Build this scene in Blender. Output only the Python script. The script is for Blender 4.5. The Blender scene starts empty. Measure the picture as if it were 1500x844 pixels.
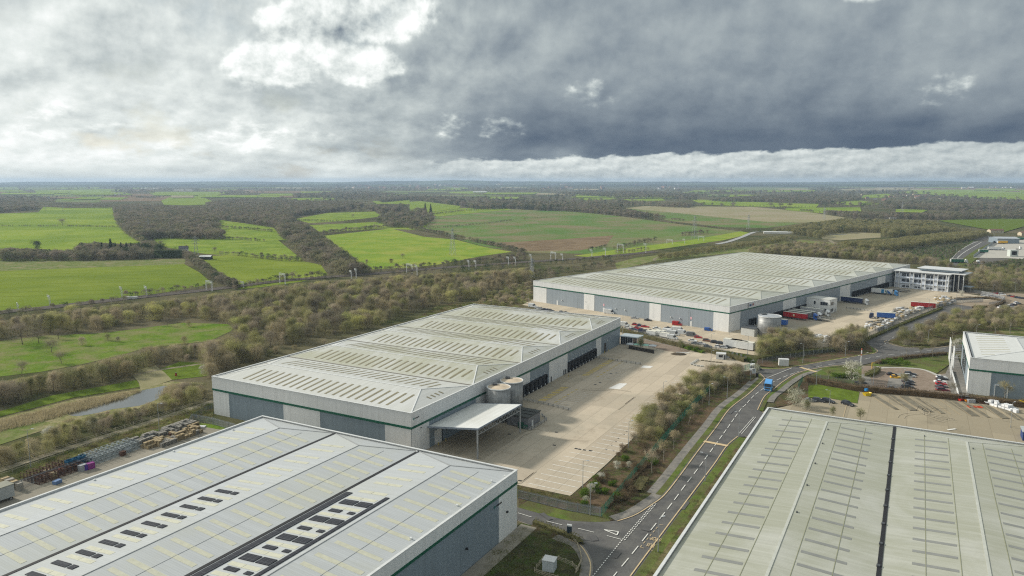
import bpy, math, random
import numpy as np
from mathutils import Vector, Matrix
random.seed(7)
R = math.radians
scene = bpy.context.scene
COL = scene.collection

# ---------------------------------------------------------------- camera model
FPX, HY, CH = 1080.0, 264.0, 80.0
TH = math.atan((422 - HY) / FPX)
CT, ST = math.cos(TH), math.sin(TH)
def g(px, py, z=0.0):
    """where the sight line of a photo pixel meets height z (metres, camera 80 m up)"""
    x, v = px - 750, 422 - py
    dx, dy, dz = x, FPX*CT + v*ST, -FPX*ST + v*CT
    t = (z - CH) / dz
    return (dx*t, dy*t)
def pix(x, y, z=0.0):
    dz = z - CH; f = y*CT - dz*ST; u = y*ST + dz*CT
    return (750 + FPX*x/f, 422 - FPX*u/f)
def frame(deg):
    a = R(deg)
    return (math.sin(a), math.cos(a)), (math.cos(a), -math.sin(a))
def w_of(o, deg, s, r):
    e1, e2 = frame(deg)
    return (o[0] + e1[0]*s + e2[0]*r, o[1] + e1[1]*s + e2[1]*r)

# ---------------------------------------------------------------- node helpers
class NT:
    def __init__(s, tree):
        s.t = tree; s.n = tree.nodes; s.l = tree.links
    def new(s, typ, **kw):
        n = s.n.new(typ)
        for k, v in kw.items(): setattr(n, k, v)
        return n
    def put(s, sock, v):
        if isinstance(v, bpy.types.NodeSocket): s.l.new(v, sock)
        elif v is not None:
            if sock.type == 'RGBA' and not isinstance(v, (int, float)): sock.default_value = (*v[:3], 1)
            else: sock.default_value = v
    def m(s, op, a, b=None, c=None, clamp=False):
        n = s.new('ShaderNodeMath', operation=op, use_clamp=clamp)
        s.put(n.inputs[0], a)
        if b is not None: s.put(n.inputs[1], b)
        if c is not None: s.put(n.inputs[2], c)
        return n.outputs[0]
    def mix(s, f, a, b, typ='MIX'):
        n = s.new('ShaderNodeMixRGB', blend_type=typ)
        s.put(n.inputs[0], f); s.put(n.inputs[1], a); s.put(n.inputs[2], b)
        return n.outputs[0]
    def rng(s, v, a, b, lo=0.0, hi=1.0, smooth=True):
        n = s.new('ShaderNodeMapRange', interpolation_type='SMOOTHSTEP' if smooth else 'LINEAR')
        s.put(n.inputs[0], v); n.inputs[1].default_value = a; n.inputs[2].default_value = b
        n.inputs[3].default_value = lo; n.inputs[4].default_value = hi
        return n.outputs[0]
    def noise(s, vec, scale, detail=4, rough=.55, dist=0.0, sx=None):
        if sx is not None:
            mp = s.new('ShaderNodeMapping'); s.put(mp.inputs[0], vec)
            mp.inputs['Scale'].default_value = sx; vec = mp.outputs[0]
        n = s.new('ShaderNodeTexNoise')
        s.put(n.inputs['Vector'], vec)
        n.inputs['Scale'].default_value = scale; n.inputs['Detail'].default_value = detail
        n.inputs['Roughness'].default_value = rough; n.inputs['Distortion'].default_value = dist
        return n.outputs[0]
    def combine(s, x, y, z):
        n = s.new('ShaderNodeCombineXYZ')
        s.put(n.inputs[0], x); s.put(n.inputs[1], y); s.put(n.inputs[2], z)
        return n.outputs[0]
    def sep(s, v):
        n = s.new('ShaderNodeSeparateXYZ'); s.put(n.inputs[0], v); return n.outputs

def new_mat(name):
    m = bpy.data.materials.new(name); m.use_nodes = True
    nt = NT(m.node_tree); b = m.node_tree.nodes['Principled BSDF']
    b.inputs['Specular IOR Level'].default_value = 0.3
    return m, nt, b
MATS = {}
def plain(name, c, rough=.6, metal=0.0, var=.12, scale=.8, spec=.3, dirt=None):
    """a solid colour broken up by soft noise"""
    if name in MATS: return MATS[name]
    m, nt, b = new_mat(name)
    co = nt.new('ShaderNodeTexCoord').outputs['Object']
    n = nt.noise(co, scale, 5, .6)
    f = nt.rng(n, .3, .7, 1 - var, 1 + var*.6, False)
    c2 = nt.mix(1.0, c, nt.combine(f, f, f), 'MULTIPLY')
    if dirt:
        n2 = nt.noise(co, scale*4, 6, .7)
        c2 = nt.mix(nt.rng(n2, .5, .75, 0, .6), c2, dirt)
    nt.put(b.inputs['Base Color'], c2)
    b.inputs['Roughness'].default_value = rough; b.inputs['Metallic'].default_value = metal
    b.inputs['Specular IOR Level'].default_value = spec
    MATS[name] = m; return m
def blend(name, cols, scales, rough=.9, rows=None, lo=.35, hi=.65, spec=.15, fine=None, streak=None):
    """2-4 colours mixed through noise at several sizes (world metres). rows=(angle, spacing, strength)"""
    if name in MATS: return MATS[name]
    m, nt, b = new_mat(name)
    co = nt.new('ShaderNodeTexCoord').outputs['Object']
    c = cols[0]
    for i, (cc, sc) in enumerate(zip(cols[1:], scales)):
        n = nt.noise(nt.new('ShaderNodeVectorMath', operation='ADD').outputs[0] if False else co, 1.0/sc, 6, .62, .4,
                     sx=(1, 1, 1))
        c = nt.mix(nt.rng(n, lo + .03*i, hi - .02*i), c, cc)
    if fine:
        n = nt.noise(co, 1.0/fine[0], 3, .7)
        f = nt.rng(n, .3, .7, 1 - fine[1], 1 + fine[1], False)
        c = nt.mix(1.0, c, nt.combine(f, f, f), 'MULTIPLY')
    if rows:
        ang, spc, st = rows
        x, y, z = nt.sep(co)
        u = nt.m('ADD', nt.m('MULTIPLY', x, math.cos(R(ang))), nt.m('MULTIPLY', y, math.sin(R(ang))))
        wob = nt.noise(co, .01, 2); u = nt.m('ADD', u, nt.m('MULTIPLY', wob, 5.0))
        fr = nt.m('FRACT', nt.m('DIVIDE', u, spc))
        d_ = nt.m('ABSOLUTE', nt.m('SUBTRACT', nt.m('ABSOLUTE', nt.m('SUBTRACT', fr, .5)), .045)); line = nt.rng(d_, 0, .03, 1, 0)
        brk = nt.rng(nt.noise(co, .03, 3), .4, .6, .3, 1)
        c = nt.mix(nt.m('MULTIPLY', nt.m('MULTIPLY', line, st), brk), c, tuple(k*.45 for k in cols[0]))
    nt.put(b.inputs['Base Color'], c)
    b.inputs['Roughness'].default_value = 1.0 if spec == .15 else rough; b.inputs['Specular IOR Level'].default_value = 0.0 if spec == .15 else spec
    MATS[name] = m; return m
def concrete(name, base, joint, jx, jy, ang, stain, tint, wet=0.4, o=(0, 0)):
    """slab concrete with joints on a rotated grid, stains, oil and tyre marks"""
    if name in MATS: return MATS[name]
    m, nt, b = new_mat(name)
    co = nt.new('ShaderNodeTexCoord').outputs['Object']
    mp = nt.new('ShaderNodeMapping'); nt.put(mp.inputs[0], co)
    vs = nt.new('ShaderNodeVectorMath', operation='SUBTRACT'); nt.put(vs.inputs[0], co); vs.inputs[1].default_value = (*o, 0)
    vr = nt.new('ShaderNodeVectorRotate', rotation_type='Z_AXIS'); nt.put(vr.inputs['Vector'], vs.outputs[0]); vr.inputs['Angle'].default_value = R(ang)
    q = vr.outputs[0]
    x, y, z = nt.sep(q)
    def jl(u, sp, w):
        fr = nt.m('FRACT', nt.m('DIVIDE', u, sp))
        d = nt.m('MULTIPLY', nt.m('MINIMUM', fr, nt.m('SUBTRACT', 1.0, fr)), sp)
        return nt.rng(d, 0, w, 1, 0)
    # one tone per slab
    cx = nt.m('FLOOR', nt.m('DIVIDE', x, jx)); cy = nt.m('FLOOR', nt.m('DIVIDE', y, jy*3))
    wn = nt.new('ShaderNodeTexWhiteNoise', noise_dimensions='3D'); nt.put(wn.inputs['Vector'], nt.combine(cx, cy, 3.0))
    slab = nt.rng(wn.outputs[0], 0, 1, .86, 1.08, False)
    c = nt.mix(1.0, base, nt.combine(slab, slab, slab), 'MULTIPLY')
    c = nt.mix(nt.rng(nt.noise(co, .035, 6, .6, .5), .45, .68, 0, .75), c, tint)
    c = nt.mix(nt.rng(nt.noise(co, .12, 7, .68, .8), .53, .72, 0, wet), c, stain)
    c = nt.mix(nt.rng(nt.noise(q, .5, 5, .7, 0, sx=(3.5, .18, 1)), .55, .75, 0, .35), c, stain)
    f = nt.rng(nt.noise(co, 3.0, 4, .8), .3, .7, .9, 1.08, False)
    c = nt.mix(1.0, c, nt.combine(f, f, f), 'MULTIPLY')
    j = nt.m('MAXIMUM', jl(x, jx, .13), nt.m('MULTIPLY', jl(y, jy, .1), .5))
    c = nt.mix(nt.m('MULTIPLY', j, .65), c, joint)
    nt.put(b.inputs['Base Color'], c); b.inputs['Roughness'].default_value = .85
    b.inputs['Specular IOR Level'].default_value = .05
    MATS[name] = m; return m
def cladding(name, c, rib=.3, rough=.45, axis='xy', streak=.045, metal=0.0, dirt=(.16, .16, .13)):
    """profiled metal wall sheet: fine vertical ribs, rain streaks"""
    if name in MATS: return MATS[name]
    m, nt, b = new_mat(name)
    co = nt.new('ShaderNodeTexCoord').outputs['Object']
    x, y, z = nt.sep(co)
    u = nt.m('ADD', x, y)
    fr = nt.m('FRACT', nt.m('DIVIDE', u, rib))
    rb = nt.rng(nt.m('ABSOLUTE', nt.m('SUBTRACT', fr, .5)), .3, .48, 1, .88)
    st = nt.noise(nt.combine(x, y, nt.m('MULTIPLY', z, .05)), 1.2, 4, .7)
    pan = nt.m('FLOOR', nt.m('DIVIDE', u, 1.0))
    wn = nt.new('ShaderNodeTexWhiteNoise', noise_dimensions='1D'); nt.put(wn.inputs['W'], pan)
    f = nt.m('MULTIPLY', rb, nt.rng(wn.outputs[0], 0, 1, .955, 1.03, False))
    j7 = nt.m('FRACT', nt.m('DIVIDE', u, 6.0)); j7 = nt.rng(nt.m('MINIMUM', j7, nt.m('SUBTRACT', 1.0, j7)), .003, .016, .80, 1)
    f = nt.m('MULTIPLY', f, j7)
    cc = nt.mix(1.0, c, nt.combine(f, f, f), 'MULTIPLY')
    cc = nt.mix(nt.rng(st, .5, .8, 0, streak*3), cc, dirt)
    cc = nt.mix(nt.rng(nt.noise(co, .07, 3), .45, .7, 0, .18), cc, tuple(k*.75 for k in c))
    nt.put(b.inputs['Base Color'], cc); b.inputs['Roughness'].default_value = rough
    b.inputs['Metallic'].default_value = metal
    MATS[name] = m; return m
def roofing(name, c, algae, amount, rib=.6, along='y', rough=.42, dirt_scale=.05, sheet=6.0, clean=None):
    """standing-seam roof: seams run down the slope, algae collects in patches and along the laps"""
    if name in MATS: return MATS[name]
    m, nt, b = new_mat(name)
    co = nt.new('ShaderNodeTexCoord').outputs['Object']
    x, y, z = nt.sep(co)
    u, v = (y, x) if along == 'y' else (x, y)   # u across the seams
    fr = nt.m('FRACT', nt.m('DIVIDE', u, rib))
    rb = nt.rng(nt.m('ABSOLUTE', nt.m('SUBTRACT', fr, .5)), .36, .48, 1, .86)
    sxy = (2.2, .05, 1) if along != 'y' else (.05, 2.2, 1)
    st = nt.noise(co, .55, 5, .7, 0, sx=sxy)
    big = nt.noise(co, dirt_scale, 6, .62, .6)
    pan = nt.m('FLOOR', nt.m('DIVIDE', u, rib*2))
    wn = nt.new('ShaderNodeTexWhiteNoise', noise_dimensions='1D'); nt.put(wn.inputs['W'], pan)
    f = nt.m('MULTIPLY', rb, nt.rng(wn.outputs[0], 0, 1, .96, 1.02, False))
    f = nt.m('MULTIPLY', f, nt.rng(st, .3, .75, 1.04, .88, False))
    cc = nt.mix(1.0, c, nt.combine(f, f, f), 'MULTIPLY')
    mask = nt.m('MULTIPLY', nt.rng(big, .5 - amount*.25, .78 - amount*.25, 0, 1), nt.rng(st, .25, .6, .45, 1))
    if clean: mask = nt.m('MULTIPLY', mask, nt.rng(y, clean - 1, clean + 2, .25, 1))
    cc = nt.mix(nt.m('MULTIPLY', mask, min(1, .45 + amount*.5)), cc, algae)
    cc = nt.mix(nt.rng(nt.noise(co, 1.3, 4, .75), .62, .8, 0, .25), cc, tuple(k*.6 for k in algae))
    nt.put(b.inputs['Base Color'], cc); b.inputs['Roughness'].default_value = rough
    bp = nt.new('ShaderNodeBump'); bp.inputs['Strength'].default_value = .25; bp.inputs['Distance'].default_value = .05
    nt.put(bp.inputs['Height'], rb); nt.put(b.inputs['Normal'], bp.outputs[0])
    MATS[name] = m; return m
def foliage(name, cols, rough=.9, clump=.5):
    """colour per tree from the object's random number, light and dark clumps inside the crown"""
    if name in MATS: return MATS[name]
    m, nt, b = new_mat(name)
    rnd = nt.new('ShaderNodeObjectInfo').outputs['Random']
    cr = nt.new('ShaderNodeValToRGB')
    e = cr.color_ramp.elements
    for i, c in enumerate(cols):
        if i < 2: el = e[i]; el.position = i/(len(cols)-1)
        else: el = e.new(i/(len(cols)-1))
    for i, c in enumerate(cols): 
        e[i].position = i/(len(cols)-1); e[i].color = (*c, 1)
    nt.put(cr.inputs[0], rnd)
    co = nt.new('ShaderNodeTexCoord').outputs['Object']
    n = nt.noise(co, clump, 4, .75)
    f = nt.rng(n, .35, .68, .68, 1.42, False)
    c = nt.mix(1.0, cr.outputs[0], nt.combine(f, f, f), 'MULTIPLY')
    nt.put(b.inputs['Base Color'], c); b.inputs['Roughness'].default_value = rough
    b.inputs['Specular IOR Level'].default_value = .1
    tr = nt.new('ShaderNodeBsdfTranslucent'); nt.put(tr.inputs[0], c); mx = nt.new('ShaderNodeMixShader'); mx.inputs[0].default_value = .4
    nt.l.new(b.outputs[0], mx.inputs[1]); nt.l.new(tr.outputs[0], mx.inputs[2]); nt.l.new(mx.outputs[0], m.node_tree.nodes['Material Output'].inputs['Surface'])
    MATS[name] = m; return m

# ---------------------------------------------------------------- mesh builder
class MB:
    def __init__(s): s.v = []; s.f = []; s.mi = []
    def add(s, vs, fs, mi=0):
        o = len(s.v); s.v += [tuple(p) for p in vs]; s.f += [tuple(i + o for i in f) for f in fs]; s.mi += [mi]*len(fs); return s
    def quad(s, a, b, c, d, mi=0): return s.add([a, b, c, d], [(0, 1, 2, 3)], mi)
    def box(s, x0, x1, y0, y1, z0, z1, mi=0, bottom=True):
        v = [(x0, y0, z0), (x1, y0, z0), (x1, y1, z0), (x0, y1, z0), (x0, y0, z1), (x1, y0, z1), (x1, y1, z1), (x0, y1, z1)]
        f = [(4, 5, 6, 7), (0, 1, 5, 4), (1, 2, 6, 5), (2, 3, 7, 6), (3, 0, 4, 7)]
        if bottom: f.append((3, 2, 1, 0))
        return s.add(v, f, mi)
    def prism(s, pts, z0, z1, mi=0, top=True):
        """vertical prism over a ground polygon"""
        n = len(pts)
        ar = sum(pts[i][0]*pts[(i+1) % n][1] - pts[(i+1) % n][0]*pts[i][1] for i in range(n))
        if ar < 0: pts = pts[::-1]
        v = [(p[0], p[1], z0) for p in pts] + [(p[0], p[1], z1) for p in pts]
        f = [(i, (i+1) % n, (i+1) % n + n, i + n) for i in range(n)]
        if top: f += [tuple(range(n, 2*n)), tuple(range(n-1, -1, -1))]
        return s.add(v, f, mi)
    def side(s, prof, x0, x1, mi=0, taper=0.0, zt=None):
        """extrude a profile in the y-z plane along x; verts above zt are pulled in by taper"""
        n = len(prof)
        ar = sum(prof[i][0]*prof[(i+1) % n][1] - prof[(i+1) % n][0]*prof[i][1] for i in range(n))
        if ar < 0: prof = prof[::-1]
        def xx(x, z): 
            if zt is None or z <= zt: return x
            return x - math.copysign(taper, x - (x0+x1)/2)
        v = [(xx(x0, p[1]), p[0], p[1]) for p in prof] + [(xx(x1, p[1]), p[0], p[1]) for p in prof]
        f = [(i + n, (i+1) % n + n, (i+1) % n, i) for i in range(n)] + [tuple(range(n-1, -1, -1)), tuple(range(n, 2*n))]
        f = [tuple(reversed(q)) for q in f]
        return s.add(v, f, mi)
    def tube(s, p, q, r0, r1=None, n=6, mi=0, caps=True):
        r1 = r0 if r1 is None else r1
        p, q = Vector(p), Vector(q); d = q - p
        if d.length < 1e-6: return s
        d.normalize(); a = d.orthogonal().normalized(); b = d.cross(a)
        v = []
        for c, r in ((p, r0), (q, r1)):
            for i in range(n):
                t = 2*math.pi*i/n; v.append(c + a*(r*math.cos(t)) + b*(r*math.sin(t)))
        f = [(i, (i+1) % n, (i+1) % n + n, i + n) for i in range(n)]
        if caps: f += [tuple(range(n-1, -1, -1)), tuple(range(n, 2*n))]
        return s.add(v, f, mi)
    def beam(s, p, q, w, h, mi=0):
        """rectangular bar from p to q, w wide level, h high (centred)"""
        p, q = Vector(p), Vector(q); d = (q - p).normalized()
        up = Vector((0, 0, 1)) if abs(d.z) < .95 else Vector((1, 0, 0))
        a = d.cross(up).normalized()*(w/2); b = a.cross(d).normalized()*(h/2)
        v = [p-a-b, p+a-b, p+a+b, p-a+b, q-a-b, q+a-b, q+a+b, q-a+b]
        return s.add(v, [(0, 1, 2, 3), (7, 6, 5, 4), (0, 4, 5, 1), (1, 5, 6, 2), (2, 6, 7, 3), (3, 7, 4, 0)], mi)
    def build(s, name, mats, parent=None, smooth=False):
        me = bpy.data.meshes.new(name); me.from_pydata(s.v, [], s.f)
        if not isinstance(mats, (list, tuple)): mats = [mats]
        for m in mats: me.materials.append(m)
        if len(mats) > 1: me.polygons.foreach_set('material_index', s.mi)
        if smooth: me.polygons.foreach_set('use_smooth', [True]*len(me.polygons))
        me.update()
        o = bpy.data.objects.new(name, me); COL.objects.link(o)
        if parent is not None: o.parent = parent
        return o

def tag(o, label=None, cat=None, group=None, kind=None):
    if label: o['label'] = label
    if cat: o['category'] = cat
    if group: o['group'] = group
    if kind: o['kind'] = kind
    return o
def empty(name, loc, rz=0.0, label=None, cat=None, group=None):
    o = bpy.data.objects.new(name, None); COL.objects.link(o)
    o.empty_display_size = .5
    o.location = (loc[0], loc[1], loc[2] if len(loc) > 2 else 0); o.rotation_euler = (0, 0, rz)
    return tag(o, label, cat, group)
def kids(o): return [c for c in o.children]
def dup(root, loc, rz=None, label=None, group=None, scale=None, col=None):
    r = root.copy(); COL.objects.link(r)
    r.location = (loc[0], loc[1], loc[2] if len(loc) > 2 else 0)
    if rz is not None: r.rotation_euler = (0, 0, rz)
    if scale is not None: r.scale = scale
    if label: r['label'] = label
    if group: r['group'] = group
    for ch in root.children:
        c = ch.copy(); COL.objects.link(c); c.parent = r
        for gg in ch.children:
            d = gg.copy(); COL.objects.link(d); d.parent = c
    return r
ORD = ['', 'second ', 'third ', 'fourth ', 'fifth ', 'sixth ', 'seventh ', 'eighth ', 'ninth ', 'tenth ', 'eleventh ', 'twelfth ',
       'thirteenth ', 'fourteenth ', 'fifteenth ', 'sixteenth ', 'seventeenth ', 'eighteenth ', 'nineteenth ', 'twentieth ', 'twenty-first ', 'twenty-second ']

ZL = [0.004]
def sheet(name, pts, mat, z=None, world=False, kind='structure', smooth=0, label=None):
    """a level sheet traced on the ground; pts in photo pixels (or world metres)"""
    if z is None: ZL[0] += .004; z = ZL[0]
    P = [tuple(p) if world else g(*p) for p in pts]
    if smooth: P = catmull(P, smooth, True)
    ar = sum(P[i][0]*P[(i+1) % len(P)][1] - P[(i+1) % len(P)][0]*P[i][1] for i in range(len(P)))
    if ar < 0: P = P[::-1]
    o = MB().add([(p[0], p[1], z) for p in P], [tuple(range(len(P)))]).build(name, mat)
    return tag(o, label=label, kind=kind)
def catmull(P, k=6, closed=False):
    n = len(P); out = []
    rng_ = range(n if closed else n-1)
    for i in rng_:
        p0 = P[(i-1) % n] if closed or i > 0 else P[i]
        p1, p2 = P[i], P[(i+1) % n]
        p3 = P[(i+2) % n] if closed or i < n-2 else p2
        for j in range(k):
            t = j/k
            out.append(tuple(.5*((2*b) + (-a+c)*t + (2*a-5*b+4*c-d)*t*t + (-a+3*b-3*c+d)*t**3) for a, b, c, d in zip(p0, p1, p2, p3)))
    if not closed: out.append(tuple(P[-1]))
    return out
def resample(P, step):
    out = [P[0]]; acc = 0.0
    for a, b in zip(P, P[1:]):
        L = math.dist(a, b); d = step - acc
        while d <= L:
            t = d/L; out.append((a[0]+(b[0]-a[0])*t, a[1]+(b[1]-a[1])*t)); d += step
        acc = L - (d - step)
    return out
def offset(P, d):
    """offset a polyline to its right by d"""
    out = []
    for i in range(len(P)):
        a, b = P[max(0, i-1)], P[min(len(P)-1, i+1)]
        L = math.dist(a, b) or 1
        out.append((P[i][0] + (b[1]-a[1])/L*d, P[i][1] - (b[0]-a[0])/L*d))
    return out
def strip(P, w, z, mb, mi=0, dash=None):
    """painted line along a world polyline"""
    A, B = offset(P, w/2), offset(P, -w/2)
    if dash is None:
        for i in range(len(P)-1): mb.quad((*A[i], z), (*A[i+1], z), (*B[i+1], z), (*B[i], z), mi)
    else:
        on, off = dash; P2 = resample(P, .5); A, B = offset(P2, w/2), offset(P2, -w/2)
        for i in range(len(P2)-1):
            if (i*.5) % (on+off) < on: mb.quad((*A[i], z), (*A[i+1], z), (*B[i+1], z), (*B[i], z), mi)
def kerb(P, name='kerb', w=.2, h=.12, mat=None):
    A, B = offset(P, w/2), offset(P, -w/2); mb = MB()
    for i in range(len(P)-1):
        a, b, c, d = A[i], A[i+1], B[i+1], B[i]
        mb.quad((*a, h), (*b, h), (*c, h), (*d, h)); mb.quad((*a, 0), (*b, 0), (*b, h), (*a, h)); mb.quad((*d, h), (*c, h), (*c, 0), (*d, 0))
    return tag(mb.build(name, mat or plain('kerb_stone', (.36, .34, .30), .85)), kind='structure')
# ---------------------------------------------------------------- camera, sun, sky, air
cam = bpy.data.objects.new('camera', bpy.data.cameras.new('camera')); COL.objects.link(cam)
cam.data.sensor_width = 36; cam.data.lens = FPX/1500*36
cam.data.clip_start = 1; cam.data.clip_end = 60000
cam.location = (0, 0, CH); cam.rotation_euler = (math.pi/2 - TH, 0, 0)
scene.camera = cam
SUN_AZ, SUN_EL = 296.0, 28.7
sv = Vector((math.sin(R(SUN_AZ))*math.cos(R(SUN_EL)), math.cos(R(SUN_AZ))*math.cos(R(SUN_EL)), math.sin(R(SUN_EL))))
ld = bpy.data.lights.new('sun', 'SUN'); ld.energy = 3.7; ld.angle = R(4.0); ld.color = (1, .94, .84)
lo = bpy.data.objects.new('sun', ld); COL.objects.link(lo); lo.rotation_euler = sv.to_track_quat('Z', 'Y').to_euler()
lo.location = (-400, 100, 400)

world = bpy.data.worlds.new('World'); scene.world = world; world.use_nodes = True
W = NT(world.node_tree); W.n.clear()
out = W.new('ShaderNodeOutputWorld')
D_ = W.new('ShaderNodeTexCoord').outputs['Generated']
dx, dy, dz = W.sep(D_)
az = W.m('ARCTAN2', dx, dy); el = W.m('ARCSINE', dz)
def px2az(px): return math.atan((px-750)/1091)
elp = W.m('MAXIMUM', el, 0.0)
sc_ = W.m('DIVIDE', .50, W.m('ADD', elp, .22))
uu = W.m('MULTIPLY', az, 1.55); vv = W.m('MULTIPLY', W.m('LOGARITHM', W.m('ADD', elp, .085), 2.71828), .42)
def P3(du=0, dv=0, w=0.0): return W.combine(W.m('ADD', uu, du), W.m('ADD', vv, dv), w)
big = W.noise(P3(w=1.3), 3.2, 6, .5, .4)
nA = W.noise(P3(), 6.5, 10, .55, .0); nB = W.noise(P3(-.020, .032), 6.5, 10, .55, .0)
relief = W.m('SUBTRACT', nA, nB)
nC = W.noise(P3(w=5.0), 18.0, 8, .58, .0); nD = W.noise(P3(-.008, .013, 5.0), 18.0, 8, .58, .0)
rel2 = W.m('SUBTRACT', nC, nD)
azw = W.m('ADD', az, W.m('MULTIPLY', W.m('SUBTRACT', big, .5), .5))
soft = W.rng(azw, -.25, .15, 1.0, .38)          # the right-hand cloud sheet is smoother
tone = W.rng(azw, -.66, .26, .68, .335)
tone = W.m('ADD', tone, W.m('MULTIPLY', W.rng(el, .13, .04, 0, .13), W.rng(az, .05, -.25, 0, 1)))
tone = W.m('ADD', tone, W.m('MULTIPLY', W.m('SUBTRACT', nA, .5), W.m('MULTIPLY', soft, .22)))
tone = W.m('ADD', tone, W.m('MULTIPLY', relief, W.m('MULTIPLY', soft, .85)))
tone = W.m('ADD', tone, W.m('MULTIPLY', rel2, W.m('MULTIPLY', soft, .26)))
tone = W.m('ADD', tone, W.m('MULTIPLY', W.m('SUBTRACT', big, .5), -.22))
tone = W.m('ADD', tone, W.rng(el, .2, .6, 0, .10))
elw = W.m('ADD', el, W.m('MULTIPLY', W.m('SUBTRACT', nA, .5), .035))
band = W.m('MULTIPLY', W.rng(elw, .125, .045, 0, 1), W.rng(azw, -.20, .22, 0, 1))
tone = W.m('MULTIPLY', tone, W.m('SUBTRACT', 1.0, W.m('MULTIPLY', band, .58)))
tone = W.m('MAXIMUM', tone, .115)
# lit cumulus heads
edge_n = W.m('ADD', W.m('MULTIPLY', W.m('SUBTRACT', nC, .5), 2.6), W.m('MULTIPLY', W.m('SUBTRACT', nA, .5), 3.2))
fld = None
for (px, py, sx, sy, am) in ((545, 38, 62, 30, 1), (430, 55, 30, 20, 1), (405, 106, 46, 26, 1), (475, 84, 32, 16, 1), (535, 104, 42, 20, 1), (1268, 6, 48, 22, 1), (660, 186, 20, 13, .26), (742, 190, 26, 9, .24), (864, 142, 22, 12, .2),
        (250, 205, 150, 20, .42), (60, 195, 90, 18, .42), (1362, 150, 22, 9, .14)):
    a0, e0 = px2az(px), (264-py)/1085.0
    q1 = W.m('POWER', W.m('ABSOLUTE', W.m('DIVIDE', W.m('SUBTRACT', az, a0), sx/1000.0)), 2.0)
    q2 = W.m('POWER', W.m('ABSOLUTE', W.m('DIVIDE', W.m('SUBTRACT', el, e0), sy/1000.0)), 2.0)
    f = W.m('MULTIPLY', W.m('SUBTRACT', 2.1, W.m('ADD', q1, q2)), am) if am == 1 else W.m('MULTIPLY', W.m('SUBTRACT', 1.1, W.m('ADD', q1, q2)), am)
    fld = f if fld is None else W.m('MAXIMUM', fld, f)
fld = W.m('ADD', W.m('MAXIMUM', fld, -3.0), edge_n)
cm = W.rng(fld, -.15, 1.05, 0, 1)
ctone = W.m('ADD', W.m('ADD', .80, W.m('MULTIPLY', relief, 2.1)), W.m('MULTIPLY', rel2, 1.0))
ctone = W.m('ADD', ctone, W.m('MULTIPLY', W.m('SUBTRACT', cm, 1.0), .12))
tone = W.m('ADD', W.m('MULTIPLY', tone, W.m('SUBTRACT', 1.0, W.m('MULTIPLY', cm, .92))), W.m('MULTIPLY', ctone, W.m('MULTIPLY', cm, .92)))
# bright gap under the dark cloud base
edge = W.m('ADD', W.rng(az, -.15, .6, .024, .045, False), W.m('ADD', W.m('MULTIPLY', W.m('SUBTRACT', nC, .5), .022), W.m('MULTIPLY', W.m('SUBTRACT', nA, .5), .016)))
gap = W.m('MULTIPLY', W.rng(W.m('SUBTRACT', edge, el), -.0012, .0028, 0, 1), W.rng(az, -.24, .02, .0, 1))
gt = W.combine(W.m('MULTIPLY', az, .8), W.m('MULTIPLY', el, 1.5), 3.1); gt2 = W.combine(W.m('MULTIPLY', W.m('SUBTRACT', az, .004), .8), W.m('MULTIPLY', W.m('ADD', el, .004), 1.5), 3.1)
g1, g2 = W.noise(gt, 34.0, 7, .6), W.noise(gt2, 34.0, 7, .6)
gtone = W.m('ADD', W.m('ADD', .62, W.m('MULTIPLY', W.m('SUBTRACT', g1, g2), .7)), W.m('MULTIPLY', W.m('SUBTRACT', g1, .5), .22))
gtone = W.m('MULTIPLY', gtone, W.m('MULTIPLY', W.rng(el, 0.0, .020, .84, 1.06), W.rng(az, .1, .6, 1.0, .82)))
tone = W.m('ADD', W.m('MULTIPLY', tone, W.m('SUBTRACT', 1.0, gap)), W.m('MULTIPLY', gtone, gap))
low = W.m('MULTIPLY', W.rng(el, .03, 0.0, 0, .6), W.rng(az, -.1, -.3, 0, 1))
tone = W.m('ADD', W.m('MULTIPLY', tone, W.m('SUBTRACT', 1.0, low)), W.m('MULTIPLY', .55, low))
tone = W.m('MINIMUM', W.m('MAXIMUM', tone, .08), .93)
cr = W.new('ShaderNodeValToRGB'); W.put(cr.inputs[0], tone)
e = cr.color_ramp.elements
stops = [(0.0, (.040, .056, .080)), (.12, (.088, .122, .172)), (.3, (.232, .276, .312)), (.5, (.425, .475, .482)), (.75, (.70, .745, .725)), (1.0, (.97, .985, .97))]
e[0].position = 0; e[0].color = (*stops[0][1], 1); e[1].position = 1; e[1].color = (*stops[-1][1], 1)
for p, c in stops[1:-1]:
    x = e.new(p); x.color = (*c, 1)
bgc = W.new('ShaderNodeBackground'); W.put(bgc.inputs[0], cr.outputs[0]); bgc.inputs[1].default_value = .92
sky = W.new('ShaderNodeTexSky', sky_type='NISHITA'); sky.sun_disc = False
sky.sun_elevation = R(SUN_EL); sky.sun_rotation = R(SUN_AZ); sky.air_density = 1.2; sky.dust_density = 2.0
bgs = W.new('ShaderNodeBackground'); W.put(bgs.inputs[0], sky.outputs[0]); bgs.inputs[1].default_value = .1
cov = W.m('MAXIMUM', W.rng(nA, .34, .46, .8, 1.0), W.rng(az, -.5, -.1, 0, 1))
ms = W.new('ShaderNodeMixShader'); W.put(ms.inputs[0], cov); W.l.new(bgs.outputs[0], ms.inputs[1]); W.l.new(bgc.outputs[0], ms.inputs[2])
W.l.new(ms.outputs[0], out.inputs['Surface'])
world.cycles.sampling_method = 'MANUAL'; world.cycles.sample_map_resolution = 1024

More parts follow.
